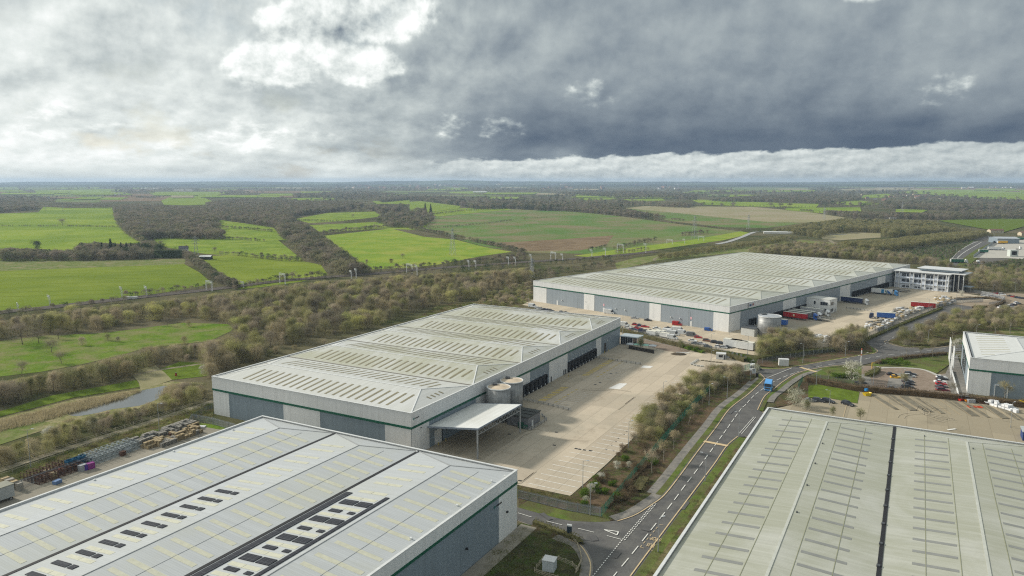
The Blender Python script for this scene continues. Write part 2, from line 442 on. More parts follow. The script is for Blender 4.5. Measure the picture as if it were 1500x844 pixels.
vs = scene.view_settings; vs.view_transform = 'Standard'; vs.look = 'None'; vs.exposure = .3; vs.gamma = 1; vs.use_curve_mapping = False
cy = scene.cycles
cy.max_bounces = 5; cy.diffuse_bounces = 3; cy.glossy_bounces = 2; cy.transmission_bounces = 3; cy.transparent_max_bounces = 6; cy.volume_bounces = 0
cy.use_denoising = False; cy.denoiser = 'OPENIMAGEDENOISE'; cy.denoising_prefilter = 'ACCURATE'
cy.use_adaptive_sampling = True; cy.adaptive_threshold = .005
cy.caustics_reflective = False; cy.caustics_refractive = False; cy.sample_clamp_indirect = 4
cy.pixel_filter_type = 'BLACKMAN_HARRIS'; cy.filter_width = 1.2
scene.render.use_persistent_data = False

hm = bpy.data.materials.new('air_haze'); hm.use_nodes = True
H = NT(hm.node_tree); H.n.clear()
ho = H.new('ShaderNodeOutputMaterial'); pv = H.new('ShaderNodeVolumePrincipled')
pv.inputs['Color'].default_value = (.60, .78, 1.0, 1); pv.inputs['Density'].default_value = 7.5e-5; pv.inputs['Anisotropy'].default_value = .15
H.l.new(pv.outputs[0], ho.inputs['Volume'])
tag(MB().box(-17000, 17000, -1000, 16500, -2, 106).build('haze', hm), kind='stuff')

# ---------------------------------------------------------------- ground and fields
GRD = blend('rough_ground', [(.075, .082, .034), (.11, .10, .055), (.052, .064, .026), (.13, .115, .07)], (55, 17, 120), fine=(1.2, .22))
tag(MB().quad((-16500, -900, 0), (16500, -900, 0), (16500, 16000, 0), (-16500, 16000, 0)).build('ground', GRD), kind='structure')

FAR = {}
BRIGHT = lambda n, rows=None: blend(n, [(.155, .265, .030), (.205, .310, .038), (.125, .215, .030)], (90, 260), rows=rows, fine=(4, .06))
f_a = blend('crop_green', [(.195, .27, .036), (.25, .305, .055), (.145, .215, .034)], (60, 200), rows=(75, 24, .55), fine=(3, .07))
f_b = blend('crop_green_near', [(.165, .215, .03), (.21, .255, .044), (.13, .18, .028)], (45, 150), rows=(100, 22, .85), fine=(3, .08))
f_e = blend('pasture_yellow', [(.22, .29, .042), (.27, .29, .065), (.165, .25, .035)], (70, 35), fine=(5, .08))
f_c = blend('pasture_green', [(.185, .26, .036), (.235, .28, .058), (.14, .205, .034)], (80, 30), fine=(4, .1))
f_i = blend('young_crop', [(.115, .185, .052), (.155, .19, .068), (.095, .17, .045), (.20, .175, .10)], (60, 140, 110), rows=(20, 24, .25), fine=(5, .1), hi=.68)
f_br = blend('ploughed_soil', [(.185, .135, .085), (.145, .105, .065), (.22, .165, .105)], (60, 25), rows=(20, 12, .25), fine=(4, .12))
f_tan = blend('stubble', [(.32, .275, .19), (.28, .245, .16), (.25, .235, .13)], (80, 180), rows=(20, 16, .2), fine=(5, .08))
f_rg = blend('rough_grass', [(.17, .19, .065), (.235, .21, .12), (.12, .16, .045)], (25, 9), fine=(1.5, .2))
f_md = blend('meadow_grass', [(.115, .185, .022), (.16, .21, .045), (.08, .145, .02), (.19, .19, .08)], (22, 7, 14), fine=(.9, .25), hi=.7)
f_mow = blend('mown_grass', [(.105, .155, .022), (.13, .18, .03), (.09, .125, .022)], (9, 3), fine=(.5, .15))
f_reed = blend('reed_bed', [(.30, .26, .155), (.22, .205, .10), (.16, .175, .065)], (8, 3), fine=(.8, .3))
f_bank = blend('bank_grass', [(.13, .15, .05), (.19, .165, .085), (.08, .105, .03), (.10, .075, .045)], (12, 5, 9), fine=(.8, .25))
f_wood = blend('woodland_floor', [(.10, .09, .05), (.08, .095, .032), (.13, .105, .065)], (10, 4), fine=(.8, .3))
f_mulch = blend('planting_mulch', [(.085, .062, .042), (.055, .045, .03), (.07, .085, .03), (.12, .085, .055)], (6, 2.2, 9), fine=(.5, .35))
f_plot = blend('plot_growth', [(.075, .085, .035), (.10, .085, .055), (.055, .085, .022), (.05, .05, .03)], (6, 2.5, 4), fine=(.4, .35))
f_verge = blend('verge_grass', [(.085, .135, .028), (.13, .155, .045), (.10, .10, .045)], (3, 8), fine=(.4, .2))
f_yp = blend('young_plantation', [(.085, .12, .045), (.12, .135, .06), (.06, .09, .03)], (14, 5), rows=(60, 5, .7), fine=(1.5, .3))

# far patchwork
FZ = .1; FIELDS = []
for nm, pts, mt in (
    ('field', [(50, 279), (160, 277), (170, 282), (120, 287), (60, 288)], f_a),
    ('field', [(85, 289), (165, 284), (170, 291), (140, 297), (80, 296)], f_i),
    ('field', [(140, 291), (180, 284), (250, 284), (280, 287), (235, 295), (150, 295)], f_br),
    ('field', [(236, 294), (262, 284), (300, 281), (338, 282), (300, 290), (320, 299), (270, 301), (240, 300)], f_c),
    ('field', [(215, 281), (340, 281), (300, 284), (230, 285)], f_c),
    ('field', [(30, 275), (150, 273), (150, 276), (60, 278)], f_i),
    ('field', [(-400, 276), (20, 273), (30, 277), (-300, 285)], f_c),
    ('field', [(420, 291), (490, 288), (492, 292), (440, 296)], f_c),
    ('field', [(525, 282), (575, 281), (600, 284), (560, 288)], f_c),
    ('field', [(620, 282), (700, 280), (720, 282), (690, 284)], f_a),
    ('field', [(610, 287), (700, 285), (735, 287), (700, 288)], f_i),
    ('field', [(600, 296), (625, 294), (675, 302), (672, 306), (630, 311), (600, 309)], f_c),
    ('field', [(545, 295), (600, 293), (600, 299), (560, 303)], f_c),
    ('field', [(780, 283), (830, 282), (850, 285), (800, 287)], f_i),
    ('field', [(838, 288), (880, 287), (905, 292), (860, 294)], f_c),
    ('field', [(912, 292), (970, 291), (975, 294), (930, 296)], f_c),
    ('field', [(1010, 292), (1150, 298), (1200, 299), (1195, 305), (1100, 303), (1030, 300)], f_a),
    ('field', [(1150, 305), (1260, 304), (1262, 310), (1230, 315), (1150, 308)], f_a),
    ('field', [(1045, 275), (1100, 274), (1200, 275), (1170, 279), (1090, 280)], f_i),
    ('field', [(1240, 276), (1330, 273), (1345, 276), (1300, 279)], f_tan),
    ('field', [(1325, 276), (1400, 275), (1520, 277), (1700, 280), (1500, 283), (1400, 280)], f_br),
    ('field', [(1310, 282), (1350, 278), (1420, 278), (1520, 283), (1900, 290), (1900, 296), (1500, 293), (1450, 292), (1400, 288)], f_a),
    ('field', [(1265, 286), (1300, 284), (1310, 287), (1290, 290), (1262, 290)], f_a),
    ('field', [(1206, 296), (1260, 294), (1300, 300), (1240, 301)], f_c),
    ('field', [(1312, 307), (1360, 308), (1350, 312), (1312, 311)], f_a),
    ('sports_field', [(1375, 324), (1420, 320), (1520, 321), (1600, 324), (1600, 336), (1505, 331), (1470, 341), (1452, 338)], f_mow),
    ):
    FZ += .03; sheet(nm, pts, mt, z=FZ); FIELDS.append([g(*p) for p in pts])
_r = random.Random(77)
for i in range(95):
    px, py = _r.uniform(-100, 1600), 268 + 22*_r.random()**1.3
    w, h = _r.uniform(25, 95), _r.uniform(.6, 1.5) + (py - 267)*.10
    if 1180 < px < 1400 and py > 280: continue
    sk = _r.uniform(-14, 14)
    q = [(px, py), (px + w, py + _r.uniform(-.4, .4)), (px + w + sk, py + h), (px + sk, py + h*_r.uniform(.8, 1.1))]
    FZ += .03; sheet('field', q, _r.choice((f_a, f_c, f_c, f_i, f_tan, f_a, f_br)), z=FZ); FIELDS.append([g(*p) for p in q])
# middle distance
for nm, pts, mt in (
    ('field', [(-420, 325), (0, 313), (56, 311), (64, 303), (100, 305), (165, 304), (170, 318), (175, 331), (187, 341), (214, 358), (205, 376), (0, 384), (-420, 400)], f_a),
    ('field', [(-420, 415), (0, 381), (130, 382), (272, 379), (270, 388), (0, 398), (-420, 430)], f_rg),
    ('field', [(-420, 440), (0, 397), (270, 387), (292, 399), (312, 416), (220, 432), (0, 458), (-420, 520)], f_b),
    ('field', [(222, 349), (300, 346), (400, 346), (425, 366), (445, 382), (400, 378), (300, 372), (240, 362)], f_c),
    ('field', [(253, 330), (320, 322), (400, 333), (412, 345), (330, 337), (280, 340)], f_c),
    ('field', [(318, 336), (400, 342), (425, 352), (330, 350)], f_c),
    ('field', [(290, 376), (350, 373), (440, 382), (470, 388), (480, 402), (440, 413), (380, 421), (350, 424), (320, 402), (300, 388)], f_b),
    ('field', [(432, 321), (480, 312), (549, 310), (560, 317), (500, 324), (453, 327)], f_c),
    ('field', [(453, 330), (557, 325), (640, 326), (630, 338), (560, 335), (470, 341)], f_c),
    ('field', [(470, 346), (573, 335), (621, 347), (667, 351), (710, 362), (750, 369), (707, 375), (640, 388), (600, 392), (540, 395), (507, 372)], f_e),
    ('field', [(619, 337), (640, 316), (700, 309), (750, 307), (830, 309), (910, 317), (1000, 329), (1085, 339), (1020, 354), (902, 368), (857, 372), (777, 370), (709, 361)], f_i),
    ('field', [(709, 356), (761, 354), (830, 350), (899, 345), (889, 358), (850, 367), (766, 368), (740, 362)], f_br),
    ('field', [(640, 317), (625, 312), (675, 305), (740, 305), (750, 307)], f_c),
    ('field', [(899, 308), (945, 303), (1000, 309), (1120, 322), (1200, 324), (1123, 334), (1060, 333), (990, 325)], f_i),
    ('field', [(915, 305), (945, 302), (1100, 303), (1180, 310), (1244, 320), (1200, 326), (1120, 325), (1000, 313)], f_tan),
    ('field', [(840, 375), (902, 366), (1010, 352), (1085, 339), (1102, 342), (1060, 352), (960, 366), (880, 378)], f_e),
    ('field', [(1200, 344), (1230, 340), (1290, 340), (1290, 348), (1230, 352), (1205, 350)], f_tan),
    ('field', [(930, 378), (1060, 362), (1160, 350), (1260, 360), (1240, 372), (1080, 370), (960, 382), (905, 396), (900, 386)], f_rg),
    ('young_plantation_ground', [(1235, 366), (1300, 360), (1380, 350), (1428, 352), (1430, 358), (1395, 382), (1330, 380), (1250, 374)], f_yp),
    ('young_plantation_ground', [(1380, 400), (1440, 380), (1520, 378), (1600, 400), (1500, 420), (1400, 410)], f_yp),
    ('meadow', [(-60, 505), (0, 500), (67, 492), (139, 489), (187, 484), (267, 473), (333, 475), (345, 480), (337, 486), (307, 500), (213, 510), (176, 521), (120, 534), (60, 545), (0, 552), (-60, 562)], f_md),
    ('bank', [(560, 500), (640, 448), (700, 441), (785, 412), (790, 445), (700, 460), (640, 470)], f_bank),
    ('bank', [(-40, 740), (0, 706), (120, 655), (290, 596), (312, 590), (312, 625), (275, 622), (110, 678), (0, 716)], f_bank),
    ('mown_grass', [(-60, 622), (0, 603), (75, 580), (200, 557), (206, 567), (107, 583), (0, 611), (-60, 630)], f_mow),
    ('reeds_ground', [(-60, 628), (0, 613), (107, 586), (206, 570), (250, 559), (300, 562), (240, 590), (150, 612), (60, 632), (0, 640)], f_reed),
    ('mown_grass', [(229, 543), (264, 530), (310, 533), (306, 551), (250, 557), (236, 548)], f_mow),
    ('meadow', [(-60, 660), (0, 625), (67, 614), (60, 632), (0, 652)], f_rg),
    ('dam', [(194, 550), (206, 541), (228, 536), (240, 545), (252, 557), (225, 566), (206, 572), (203, 560)], blend('dam_mesh', [(.27, .245, .145), (.22, .21, .11)], (6,), fine=(.6, .15))),
    ):
    sheet(nm, pts, mt)
    if nm == 'field': FIELDS.append([g(*p) for p in pts])
WAT, nt_, b_ = new_mat('pond_water')
b_.inputs['Base Color'].default_value = (.03, .035, .03, 1); b_.inputs['Roughness'].default_value = .06; b_.inputs['Specular IOR Level'].default_value = 1.0; b_.inputs['IOR'].default_value = 1.7
co_ = nt_.new('ShaderNodeTexCoord').outputs['Object']; bp_ = nt_.new('ShaderNodeBump'); bp_.inputs['Strength'].default_value = .08
nt_.put(bp_.inputs['Height'], nt_.noise(co_, 1.5, 3)); nt_.put(b_.inputs['Normal'], bp_.outputs[0])
sheet('pond', [(100, 606), (130, 597), (160, 589), (190, 581), (206, 573), (225, 569), (244, 566), (238, 580), (222, 589), (203, 595), (165, 600), (140, 606), (112, 610)], WAT, smooth=4)
TRK = blend('gravel_path', [(.30, .265, .20), (.24, .21, .155), (.17, .16, .10)], (6, 2), fine=(.5, .15))
def way(name, pts, w, mat, k=6, z=None):
    P = catmull([g(*p) for p in pts], k); mb = MB()
    if z is None: ZL[0] += .004; z = ZL[0]
    strip(P, w, z, mb); return tag(mb.build(name, mat), kind='structure')
way('path', [(196, 550), (229, 543), (291, 534), (312, 531)], 2.2, TRK)
way('track', [(-40, 702), (0, 689), (100, 657), (203, 624), (300, 592), (380, 566)], 3.2, TRK)
way('path', [(1260, 364), (1230, 360), (1215, 352)], 5, TRK)
way('path', [(958, 382), (965, 377), (1010, 369), (1070, 362), (1150, 352)], 3, TRK)
BAL = blend('track_ballast', [(.10, .09, .08), (.075, .068, .062), (.13, .115, .10)], (6, 2), fine=(.6, .2))
RAILP = [(-120, 474), (0, 458), (60, 452), (120, 445), (220, 434), (320, 423), (420, 411), (560, 400), (640, 393), (770, 384), (860, 378), (960, 369)]
RP = catmull([g(*p) for p in RAILP], 6)
_mb = MB(); strip(RP, 13, .25, _mb); tag(_mb.build('railway_trackbed', BAL), kind='structure')
_mb = MB()
for off in (-4.6, -3.1, -1.0, .5, 2.6, 4.1): strip(offset(RP, off), .18, .42, _mb)
tag(_mb.build('railway_rails', plain('rail_steel', (.20, .16, .13), .5, .6)), kind='structure')
# ---------------------------------------------------------------- yards, roads, kerbs, markings
O1, O2, O3, O4, O5 = (1.1, 161.25), (-29.17, 205.4), (114.9, 383.5), (74.9, 208.3), (172.4, 270.4)
A1, A3 = 28.8, 45.5
YARD = concrete('yard_concrete', (.48, .412, .318), (.20, .17, .13), 5.2, 6.0, A1, (.25, .205, .15), (.36, .325, .255), .45, O2)
YARD3 = concrete('yard_concrete_big_unit', (.495, .425, .32), (.24, .2, .15), 6, 6, A3, (.27, .225, .165), (.40, .345, .265), .35, O3)
YARDG = concrete('yard_concrete_grey', (.29, .265, .215), (.14, .125, .10), 6, 6, A1, (.17, .15, .12), (.24, .225, .175), .5, O1)
YARD4 = concrete('yard_concrete_worn', (.33, .285, .205), (.19, .16, .11), 6, 6, A1, (.19, .165, .12), (.285, .25, .18), .5, O4)
ASPH = blend('asphalt', [(.118, .116, .113), (.098, .097, .096), (.135, .132, .125)], (14, 4), fine=(.4, .10), rough=.85)
ASPH2 = blend('asphalt_side', [(.125, .12, .112), (.10, .098, .093), (.15, .14, .125)], (7, 2), fine=(.4, .1), rough=.85)
PAVE = blend('pavement_tarmac', [(.19, .18, .165), (.15, .145, .135), (.23, .215, .19)], (6, 2), fine=(.3, .1))
BRICK = blend('block_paving', [(.225, .18, .14), (.195, .155, .12), (.255, .205, .165)], (5, 2), fine=(.25, .12))
GREYB = blend('grey_block_paving', [(.23, .22, .20), (.19, .18, .165), (.26, .245, .22)], (4, 2), fine=(.25, .1))
WHT = plain('road_paint_white', (.72, .71, .66), .7, var=.2, scale=2)
YEL = plain('road_paint_yellow', (.56, .43, .25), .7, var=.2, scale=2)
BAY = plain('bay_paint_white', (.78, .76, .70), .7, var=.25, scale=1)
YBAY = plain('hatch_paint_yellow', (.62, .45, .07), .7, var=.35, scale=1.5)

sheet('yard', [(765, 447), (785, 436), (1309, 392), (1395, 424), (1412, 430), (1458, 437), (1470, 441), (1440, 445), (1401, 444), (1377, 450), (1325, 471),
               (1268, 495), (1235, 500), (1205, 511), (1165, 508), (1140, 512), (1112, 522), (1060, 514), (1010, 506), (960, 495), (915, 486), (890, 470)], YARD3)
sheet('yard', [(560, 700), (640, 705), (758, 711), (835, 727), (838, 725), (888, 681), (925, 645), (977, 594), (1012, 566), (1045, 548), (1066, 541), (1088, 545), (1102, 543), (1116, 541),
               (1100, 533), (1086, 526), (1063, 519), (1027, 514), (980, 506), (935, 492), (906, 482), (890, 470), (600, 560)], YARD)
sheet('yard', [(-300, 830), (-60, 735), (0, 714), (110, 677), (200, 648), (276, 621), (345, 632), (400, 640), (420, 690), (0, 860), (-300, 980)], YARDG)
sheet('yard', [(1090, 640), (1116, 604), (1150, 596), (1183, 585), (1259, 574), (1330, 580), (1400, 587), (1500, 597), (1700, 620), (1750, 720), (1500, 700), (1125, 650)], YARD4)
sheet('grass_patch', [(345, 634), (276, 622), (281, 618), (320, 624), (350, 629)], f_md)
sheet('paved_court', [(912, 491), (930, 490), (980, 503), (1012, 514), (1003, 518), (975, 514.5), (944, 506.5), (921, 501), (908, 498)], BRICK)
_mb = MB()
ZL[0] += .004
for i in range(11):
    t = i/10; a = g(922 + 55*t, 490.5 + 13.5*t); b = g(931 + 56*t, 489.5 + 13*t - 0)
    c = g(936 + 55*t, 495 + 13.0*t)
    strip([a, g(930 + 55*t, 494.5 + 13.2*t)], .9, ZL[0] + .002, _mb)
tag(_mb.build('bay_markings', GREYB), kind='structure')
# cleaned / patched slabs in the yard
_mb = MB(); ZL[0] += .004
for q in ([(907, 562), (919, 562.5), (908, 571), (891, 569.5)], [(943, 536), (957, 537), (952, 540), (938, 539)]):
    _mb.quad(*[(*g(*p), ZL[0]) for p in q])
tag(_mb.build('repaired_slab', plain('new_concrete', (.66, .65, .62), .8)), kind='structure')
# grime along the docks, with the buildings' shade painted into the darker concrete
DOCKC = concrete('grime_shade_concrete', (.40, .345, .26), (.16, .14, .105), 5.2, 6.0, A1, (.17, .145, .105), (.27, .245, .19), .6, O2)
sheet('dock_grime_shade', [w_of(O2, A1, s_, r_) for s_, r_ in ((8, .2), (146, .2), (146, 10.2), (64, 10.2), (52, 12), (52, 19), (8, 19))], DOCKC, world=True)
sheet('dock_grime_shade', [w_of(O3, A3, s_, r_) for s_, r_ in ((12, .2), (240, .2), (240, 30), (190, 28), (20, 23))], concrete('wall_shade_concrete', (.37, .325, .25), (.18, .16, .12), 6, 6, A3, (.2, .17, .13), (.31, .28, .215), .5, O3), world=True)  # dark sheet follows the big unit's wall shadow, put into the colour
# yard bay lines
_mb = MB(); ZL[0] += .004; z0 = ZL[0]
for kk in range(34):
    s = -.2 + 3.72*kk
    r0, r1 = (38.4, 51.0) if kk < 9 else (42.6, 52.6)
    strip([w_of(O2, A1, s, r0), w_of(O2, A1, s, r1)], .22, z0, _mb)
for kk in range(13):    # faint trailer lines in front of the docks
    s = 64 + 3.9*kk*.55
    strip([w_of(O2, A1, 66 + 2.4*kk, 12), w_of(O2, A1, 66 + 2.4*kk, 21)], .14, z0, _mb) if kk < 9 else None
for kk in range(14):
    strip([w_of(O2, A1, 107 + 2.4*kk, 14), w_of(O2, A1, 107 + 2.4*kk, 22)], .14, z0, _mb)
tag(_mb.build('bay_markings', BAY), kind='structure')
_mb = MB()
for s0, n in ((67.5, 6), (107.5, 9)):
    for kk in range(n):
        s = s0 + 3.6*kk
        for j in range(4): strip([w_of(O2, A1, s + j*.62, 7.0), w_of(O2, A1, s + j*.62 + 1.4, 9.6)], .28, z0 + .003, _mb)
        strip([w_of(O2, A1, s + .6, 13.2), w_of(O2, A1, s + 1.5, 14.0)], .3, z0 + .003, _mb)
        strip([w_of(O2, A1, s + 1.6, 13.2), w_of(O2, A1, s + 2.5, 14.0)], .3, z0 + .003, _mb)
tag(_mb.build('hatch_markings', YBAY), kind='structure')
# drain grates and oil spots
DK = plain('iron_drain', (.03, .03, .03), .6)
_mb = MB()
for p in [(700, 617), (746, 637), (758, 617), (782, 602), (815, 634), (812, 653), (762, 705), (844, 658), (849, 659), (856, 660), (865, 661), (895, 548), (903, 547), (872, 564), (879, 561)]:
    x, y = g(*p); e1, e2 = frame(A1)
    _mb.quad(*[(x + e1[0]*a + e2[0]*b, y + e1[1]*a + e2[1]*b, z0 + .003) for a, b in ((-.4, -.5), (-.4, .5), (.4, .5), (.4, -.5))])
random.seed(3)
for kk in range(26):
    for rr in (46.5, 49.0, 51.4):
        if random.random() < .75:
            x, y = w_of(O2, A1, 31 + 3.72*kk + 1.86 + random.uniform(-.6, .6), rr + random.uniform(-.4, .4) + 1)
            _mb.quad(*[(x + a, y + b, z0 + .003) for a, b in ((-.22, -.22), (.22, -.22), (.22, .22), (-.22, .22))])
tag(_mb.build('drain_covers', DK), kind='structure')

ROAD = [(905, 880), (929, 844), (985, 767.5), (1033, 703), (1050, 680), (1067, 655), (1083, 641), (1120, 638), (1128, 612), (1112, 602), (1122, 582), (1136, 571), (1150, 559.6),
        (1172, 547), (1206, 539.4), (1237, 536), (1262, 535.5), (1276, 532), (1304, 527.4), (1332, 522.6), (1388, 516), (1402, 515), (1440, 513), (1440, 500),
        (1396, 506.5), (1360, 510.6), (1323.6, 509), (1303, 503.5), (1300, 500), (1349, 484), (1379, 469), (1400, 463), (1444, 456), (1452, 449.5), (1440, 446), (1401, 445), (1377, 451), (1325, 472),
        (1268, 496), (1267, 500), (1276, 508), (1283, 514), (1281, 517.6), (1248, 523), (1206, 530), (1172, 536), (1156, 538.6), (1141, 541), (1113, 540.5), (1101, 538.6), (1098, 543),
        (1111, 548), (1117.4, 553.7), (1116.5, 557.5), (1094, 578), (1067, 599), (1047, 626), (1018, 663.6), (989, 702.6), (969, 727), (951.5, 740), (928, 754.6), (902, 763.6), (882, 765.6),
        (844, 764.5), (816, 760), (759, 744.5), (640, 712), (640, 722), (759, 763), (779.5, 770.5), (836, 791), (853, 800), (864, 815), (869, 830), (867, 844), (862, 880)]
sheet('road', ROAD, ASPH)
RZ = ZL[0]
def band(name, P, d0, d1, mat, z=None):
    """sheet between two offsets of a world polyline (positive = right of its direction)"""
    if z is None: ZL[0] += .004; z = ZL[0]
    A, B = offset(P, d0), offset(P, d1); mb = MB()
    for i in range(len(P)-1):
        q = [(*A[i], z), (*A[i+1], z), (*B[i+1], z), (*B[i], z)]
        if d1 > d0: q = q[::-1]
        mb.quad(*q)
    return tag(mb.build(name, mat), kind='structure')
def W_(pts, k=6): return catmull([g(*p) for p in pts], k)
LK = W_([(902, 763.6), (928, 754.6), (951.5, 740), (969, 727), (989, 702.6), (1018, 663.6), (1047, 626), (1067, 599), (1094, 578), (1114, 559.5), (1117.4, 554.5), (1111, 548)])
LK0 = W_([(759, 744.5), (816, 760), (844, 764.5), (882, 765.6), (902, 763.6)])
RK = W_([(915, 865), (929, 844), (985, 767.5), (1033, 703), (1050, 680), (1067, 655), (1083, 641)])
RK2 = W_([(1112, 602), (1122, 582), (1136, 571), (1150, 559.6), (1172, 547), (1206, 539.4), (1237, 536), (1262, 535.5)])
RK3 = W_([(1276, 532), (1304, 527.4), (1332, 522.6), (1388, 516), (1402, 515)])
TK = W_([(1113, 540.5), (1141, 541), (1156, 538.6), (1172, 536), (1206, 530), (1248, 523), (1270, 519.5), (1281, 517.6), (1283, 514), (1276, 508), (1268, 499)])
NK = W_([(1444, 456), (1400, 463), (1379, 469), (1349, 484), (1301, 499.5), (1303, 503.5), (1323.6, 509), (1360, 510.6), (1396, 506.5)])
BK = W_([(759, 763), (779.5, 770.5), (836, 791), (853, 800), (864, 815), (869, 830), (867, 850)])
# planting and verges beside the main road (from the kerb outwards)
sheet('planting_bed', [(760, 712), (836, 728), (890, 682), (925, 646), (977, 595), (1045, 549), (1088, 546), (1111, 548), (1116, 557), (1094, 578), (1067, 599), (1018, 663), (989, 702), (969, 727), (951, 740), (928, 754), (902, 763), (882, 765), (816, 760), (760, 744)], f_mulch)
band('verge', LK[6:], 0, -1.7, f_verge)
band('pavement', LK[18:], -1.7, -4.1, PAVE); band('pavement', LK[:19], 0, -2.6, PAVE)
band('verge', LK0[:-3], 0, -4.6, f_verge)
sheet('verge', [(1098, 543), (1106, 547), (1112, 551), (1100, 560), (1094, 556), (1086, 549)], f_mulch)
band('verge', RK, 0, 7.5, f_bank)
band('verge', RK, 0, 2.2, f_verge)
band('verge', RK2, 0, 1.3, f_verge); band('pavement', RK2[4:30], 1.3, 3.6, PAVE)
sheet('planting_bed', [(1130, 598), (1141, 581), (1172, 561), (1184, 556), (1184, 587), (1160, 594)], f_mulch)
sheet('verge', [(1180, 554), (1206, 541), (1237, 537.5), (1262, 537), (1272, 541), (1275, 566), (1230, 562), (1184, 558)], f_verge)
sheet('lawn', [(1184, 566), (1198, 564), (1259, 575), (1256, 592), (1214, 584), (1184, 583)], f_mow, smooth=0)
band('verge', TK[:-6], 0, -1.6, f_verge)
sheet('verge', [(1105, 536), (1141, 540), (1172, 535), (1206, 529), (1248, 522), (1279, 517), (1275, 509), (1266, 499), (1240, 500), (1205, 511), (1160, 517), (1112, 525)], f_mulch)
sheet('planting_bed', [(1301, 500), (1349, 484), (1400, 464), (1444, 457), (1520, 455), (1600, 480), (1520, 500), (1396, 505), (1360, 510), (1323, 508)], f_bank)
sheet('verge', [(1276, 534), (1304, 529), (1332, 524), (1388, 518), (1400, 520), (1392, 534), (1370, 549), (1345, 540), (1304, 538), (1277, 538)], f_verge)
sheet('car_park', [(1396, 446), (1430, 441), (1460, 440), (1440, 432), (1402, 430), (1400, 425), (1500, 431), (1620, 445), (1620, 470), (1500, 464), (1445, 462), (1440, 452)], blend('tan_paving', [(.28, .225, .165), (.24, .195, .145), (.30, .25, .19)], (9, 3), fine=(.4, .1)))
sheet('car_park', [(1262, 537), (1276, 537), (1304, 538.5), (1349, 541), (1370, 550), (1385, 548), (1396, 584), (1340, 577), (1272, 569), (1262, 566)], BRICK)
for q in ([(1303, 549), (1335, 546), (1337, 568), (1299, 568)], [(1371, 551), (1386, 549), (1389, 571), (1373, 570)], [(1262, 549), (1274, 548), (1277, 565), (1262, 563)]):
    sheet('parking_bays', q, GREYB)
band('pavement', W_([(1278, 541), (1300, 538.5), (1345, 540.5), (1368, 547), (1388, 558)]), .0, 1.6, plain('pale_paving', (.40, .385, .35), .85))
sheet('pavement', [(1385, 548), (1394, 528), (1402, 520), (1420, 580), (1396, 585)], PAVE)
# lower left corner plot beside the near warehouse
sheet('planting_bed', [(762, 768), (780, 771), (836, 791), (851, 801), (850, 830), (853, 900), (640, 900), (690, 845)], f_plot)
sheet('planting_bed', [(779, 770), (800, 778), (836, 791), (842, 803), (820, 796), (790, 785), (775, 780)], f_mulch)
band('pavement', BK[10:], 0, 2.6, PAVE)
_q = [w_of(O1, A1, -60, .1), w_of(O1, A1, 2, .1), w_of(O1, A1, 2, 4.2), w_of(O1, A1, -60, 4.2)]
sheet('pavement', _q, YARDG, world=True)
for K in (LK0, LK, RK, RK2, RK3, TK, NK, BK): kerb(K)
_mb = MB(); zz = ZL[0] + .01
for K, d in ((LK, .55), (RK, -.55), (RK2, -.55), (TK[:-8], .5), (BK[12:], .55), (NK[24:], .5)):
    strip(offset(K, d), .27, zz, _mb)
strip([g(1031, 647.7), g(1066, 654.5)], 1.5, zz + .003, _mb)
strip([g(1172, 539), g(1196, 546)], 1.6, zz + .003, _mb)
strip([g(905, 757), g(897, 762)], 1.6, .05, _mb)
tag(_mb.build('yellow_road_lines', YEL), kind='structure')
_mb = MB()
CL = W_([(893, 853), (905.7, 837.4), (921, 819), (935.8, 800.5), (961, 768.4), (984.4, 738.3), (1003.8, 712), (1022.3, 687.8), (1060, 636), (1084.5, 601.4), (1091.8, 594.5), (1103, 582), (1116.5, 571.4), (1131.7, 561.3), (1148.7, 553), (1170.5, 545)])
strip(CL, .2, zz, _mb, dash=(4, 2.2))
strip(W_([(1178, 542.5), (1206, 536.5), (1250, 530), (1300, 521), (1388, 511.5)]), .2, zz, _mb, dash=(4, 4))
strip(W_([(1240, 527), (1285, 512), (1310, 494), (1345, 476), (1385, 459)]), .16, zz, _mb, dash=(3, 6))
strip(W_([(759, 753), (778, 759), (799.7, 764.7), (822.8, 770.5), (848.8, 776.3), (876, 783)]), .16, zz, _mb, dash=(4, 4))
strip([g(889, 786.5), g(910, 792)], .18, zz, _mb)
gw = [g(958, 739), g(911, 793)]
strip(gw, .22, zz, _mb, dash=(.5, .5)); strip(offset(gw, -.5), .22, zz, _mb, dash=(.5, .5))
strip([g(911, 793), g(866, 849)], .2, zz, _mb, dash=(.5, .5))
strip(W_([(1120, 556), (1145, 546), (1160, 540)]), .2, zz, _mb)
T = [g(885, 777.7), g(905.8, 780.6), g(903.8, 785.5)]
for i in range(3): strip([T[i], T[(i+1) % 3]], .28, zz + .002*i, _mb)
strip([g(1083, 636), g(1104, 612)], .14, zz, _mb); strip([g(1086, 637), g(1107, 612)], .14, zz, _mb)
strip([g(1388, 631), g(1400, 629.5)], .8, zz, _mb)
tag(_mb.build('white_road_lines', WHT), kind='structure')
_mb = MB()
bx = [g(937.7, 803.4), g(966, 770.4), g(973, 771), ]
strip(bx[:2], .14, zz, _mb, dash=(1, 1)); strip([bx[1], g(971.5, 770.8)], .14, zz, _mb); strip([bx[0], g(943.5, 805)], .14, zz, _mb); strip([g(951, 807), g(956, 808.5)], .14, zz, _mb)
for kk in range(14):      # yellow bay lines by the right-hand yard
    a = g(1272 + 15*kk, 577.5 + 1.35*kk); b = g(1303 + 15*kk, 600.0 + 1.4*kk)
    strip([a, b], .12, ZL[0] + .01, _mb)
strip([g(1240, 594), g(1235, 612)], .12, ZL[0] + .01, _mb)
tag(_mb.build('yellow_road_lines', YEL), kind='structure')
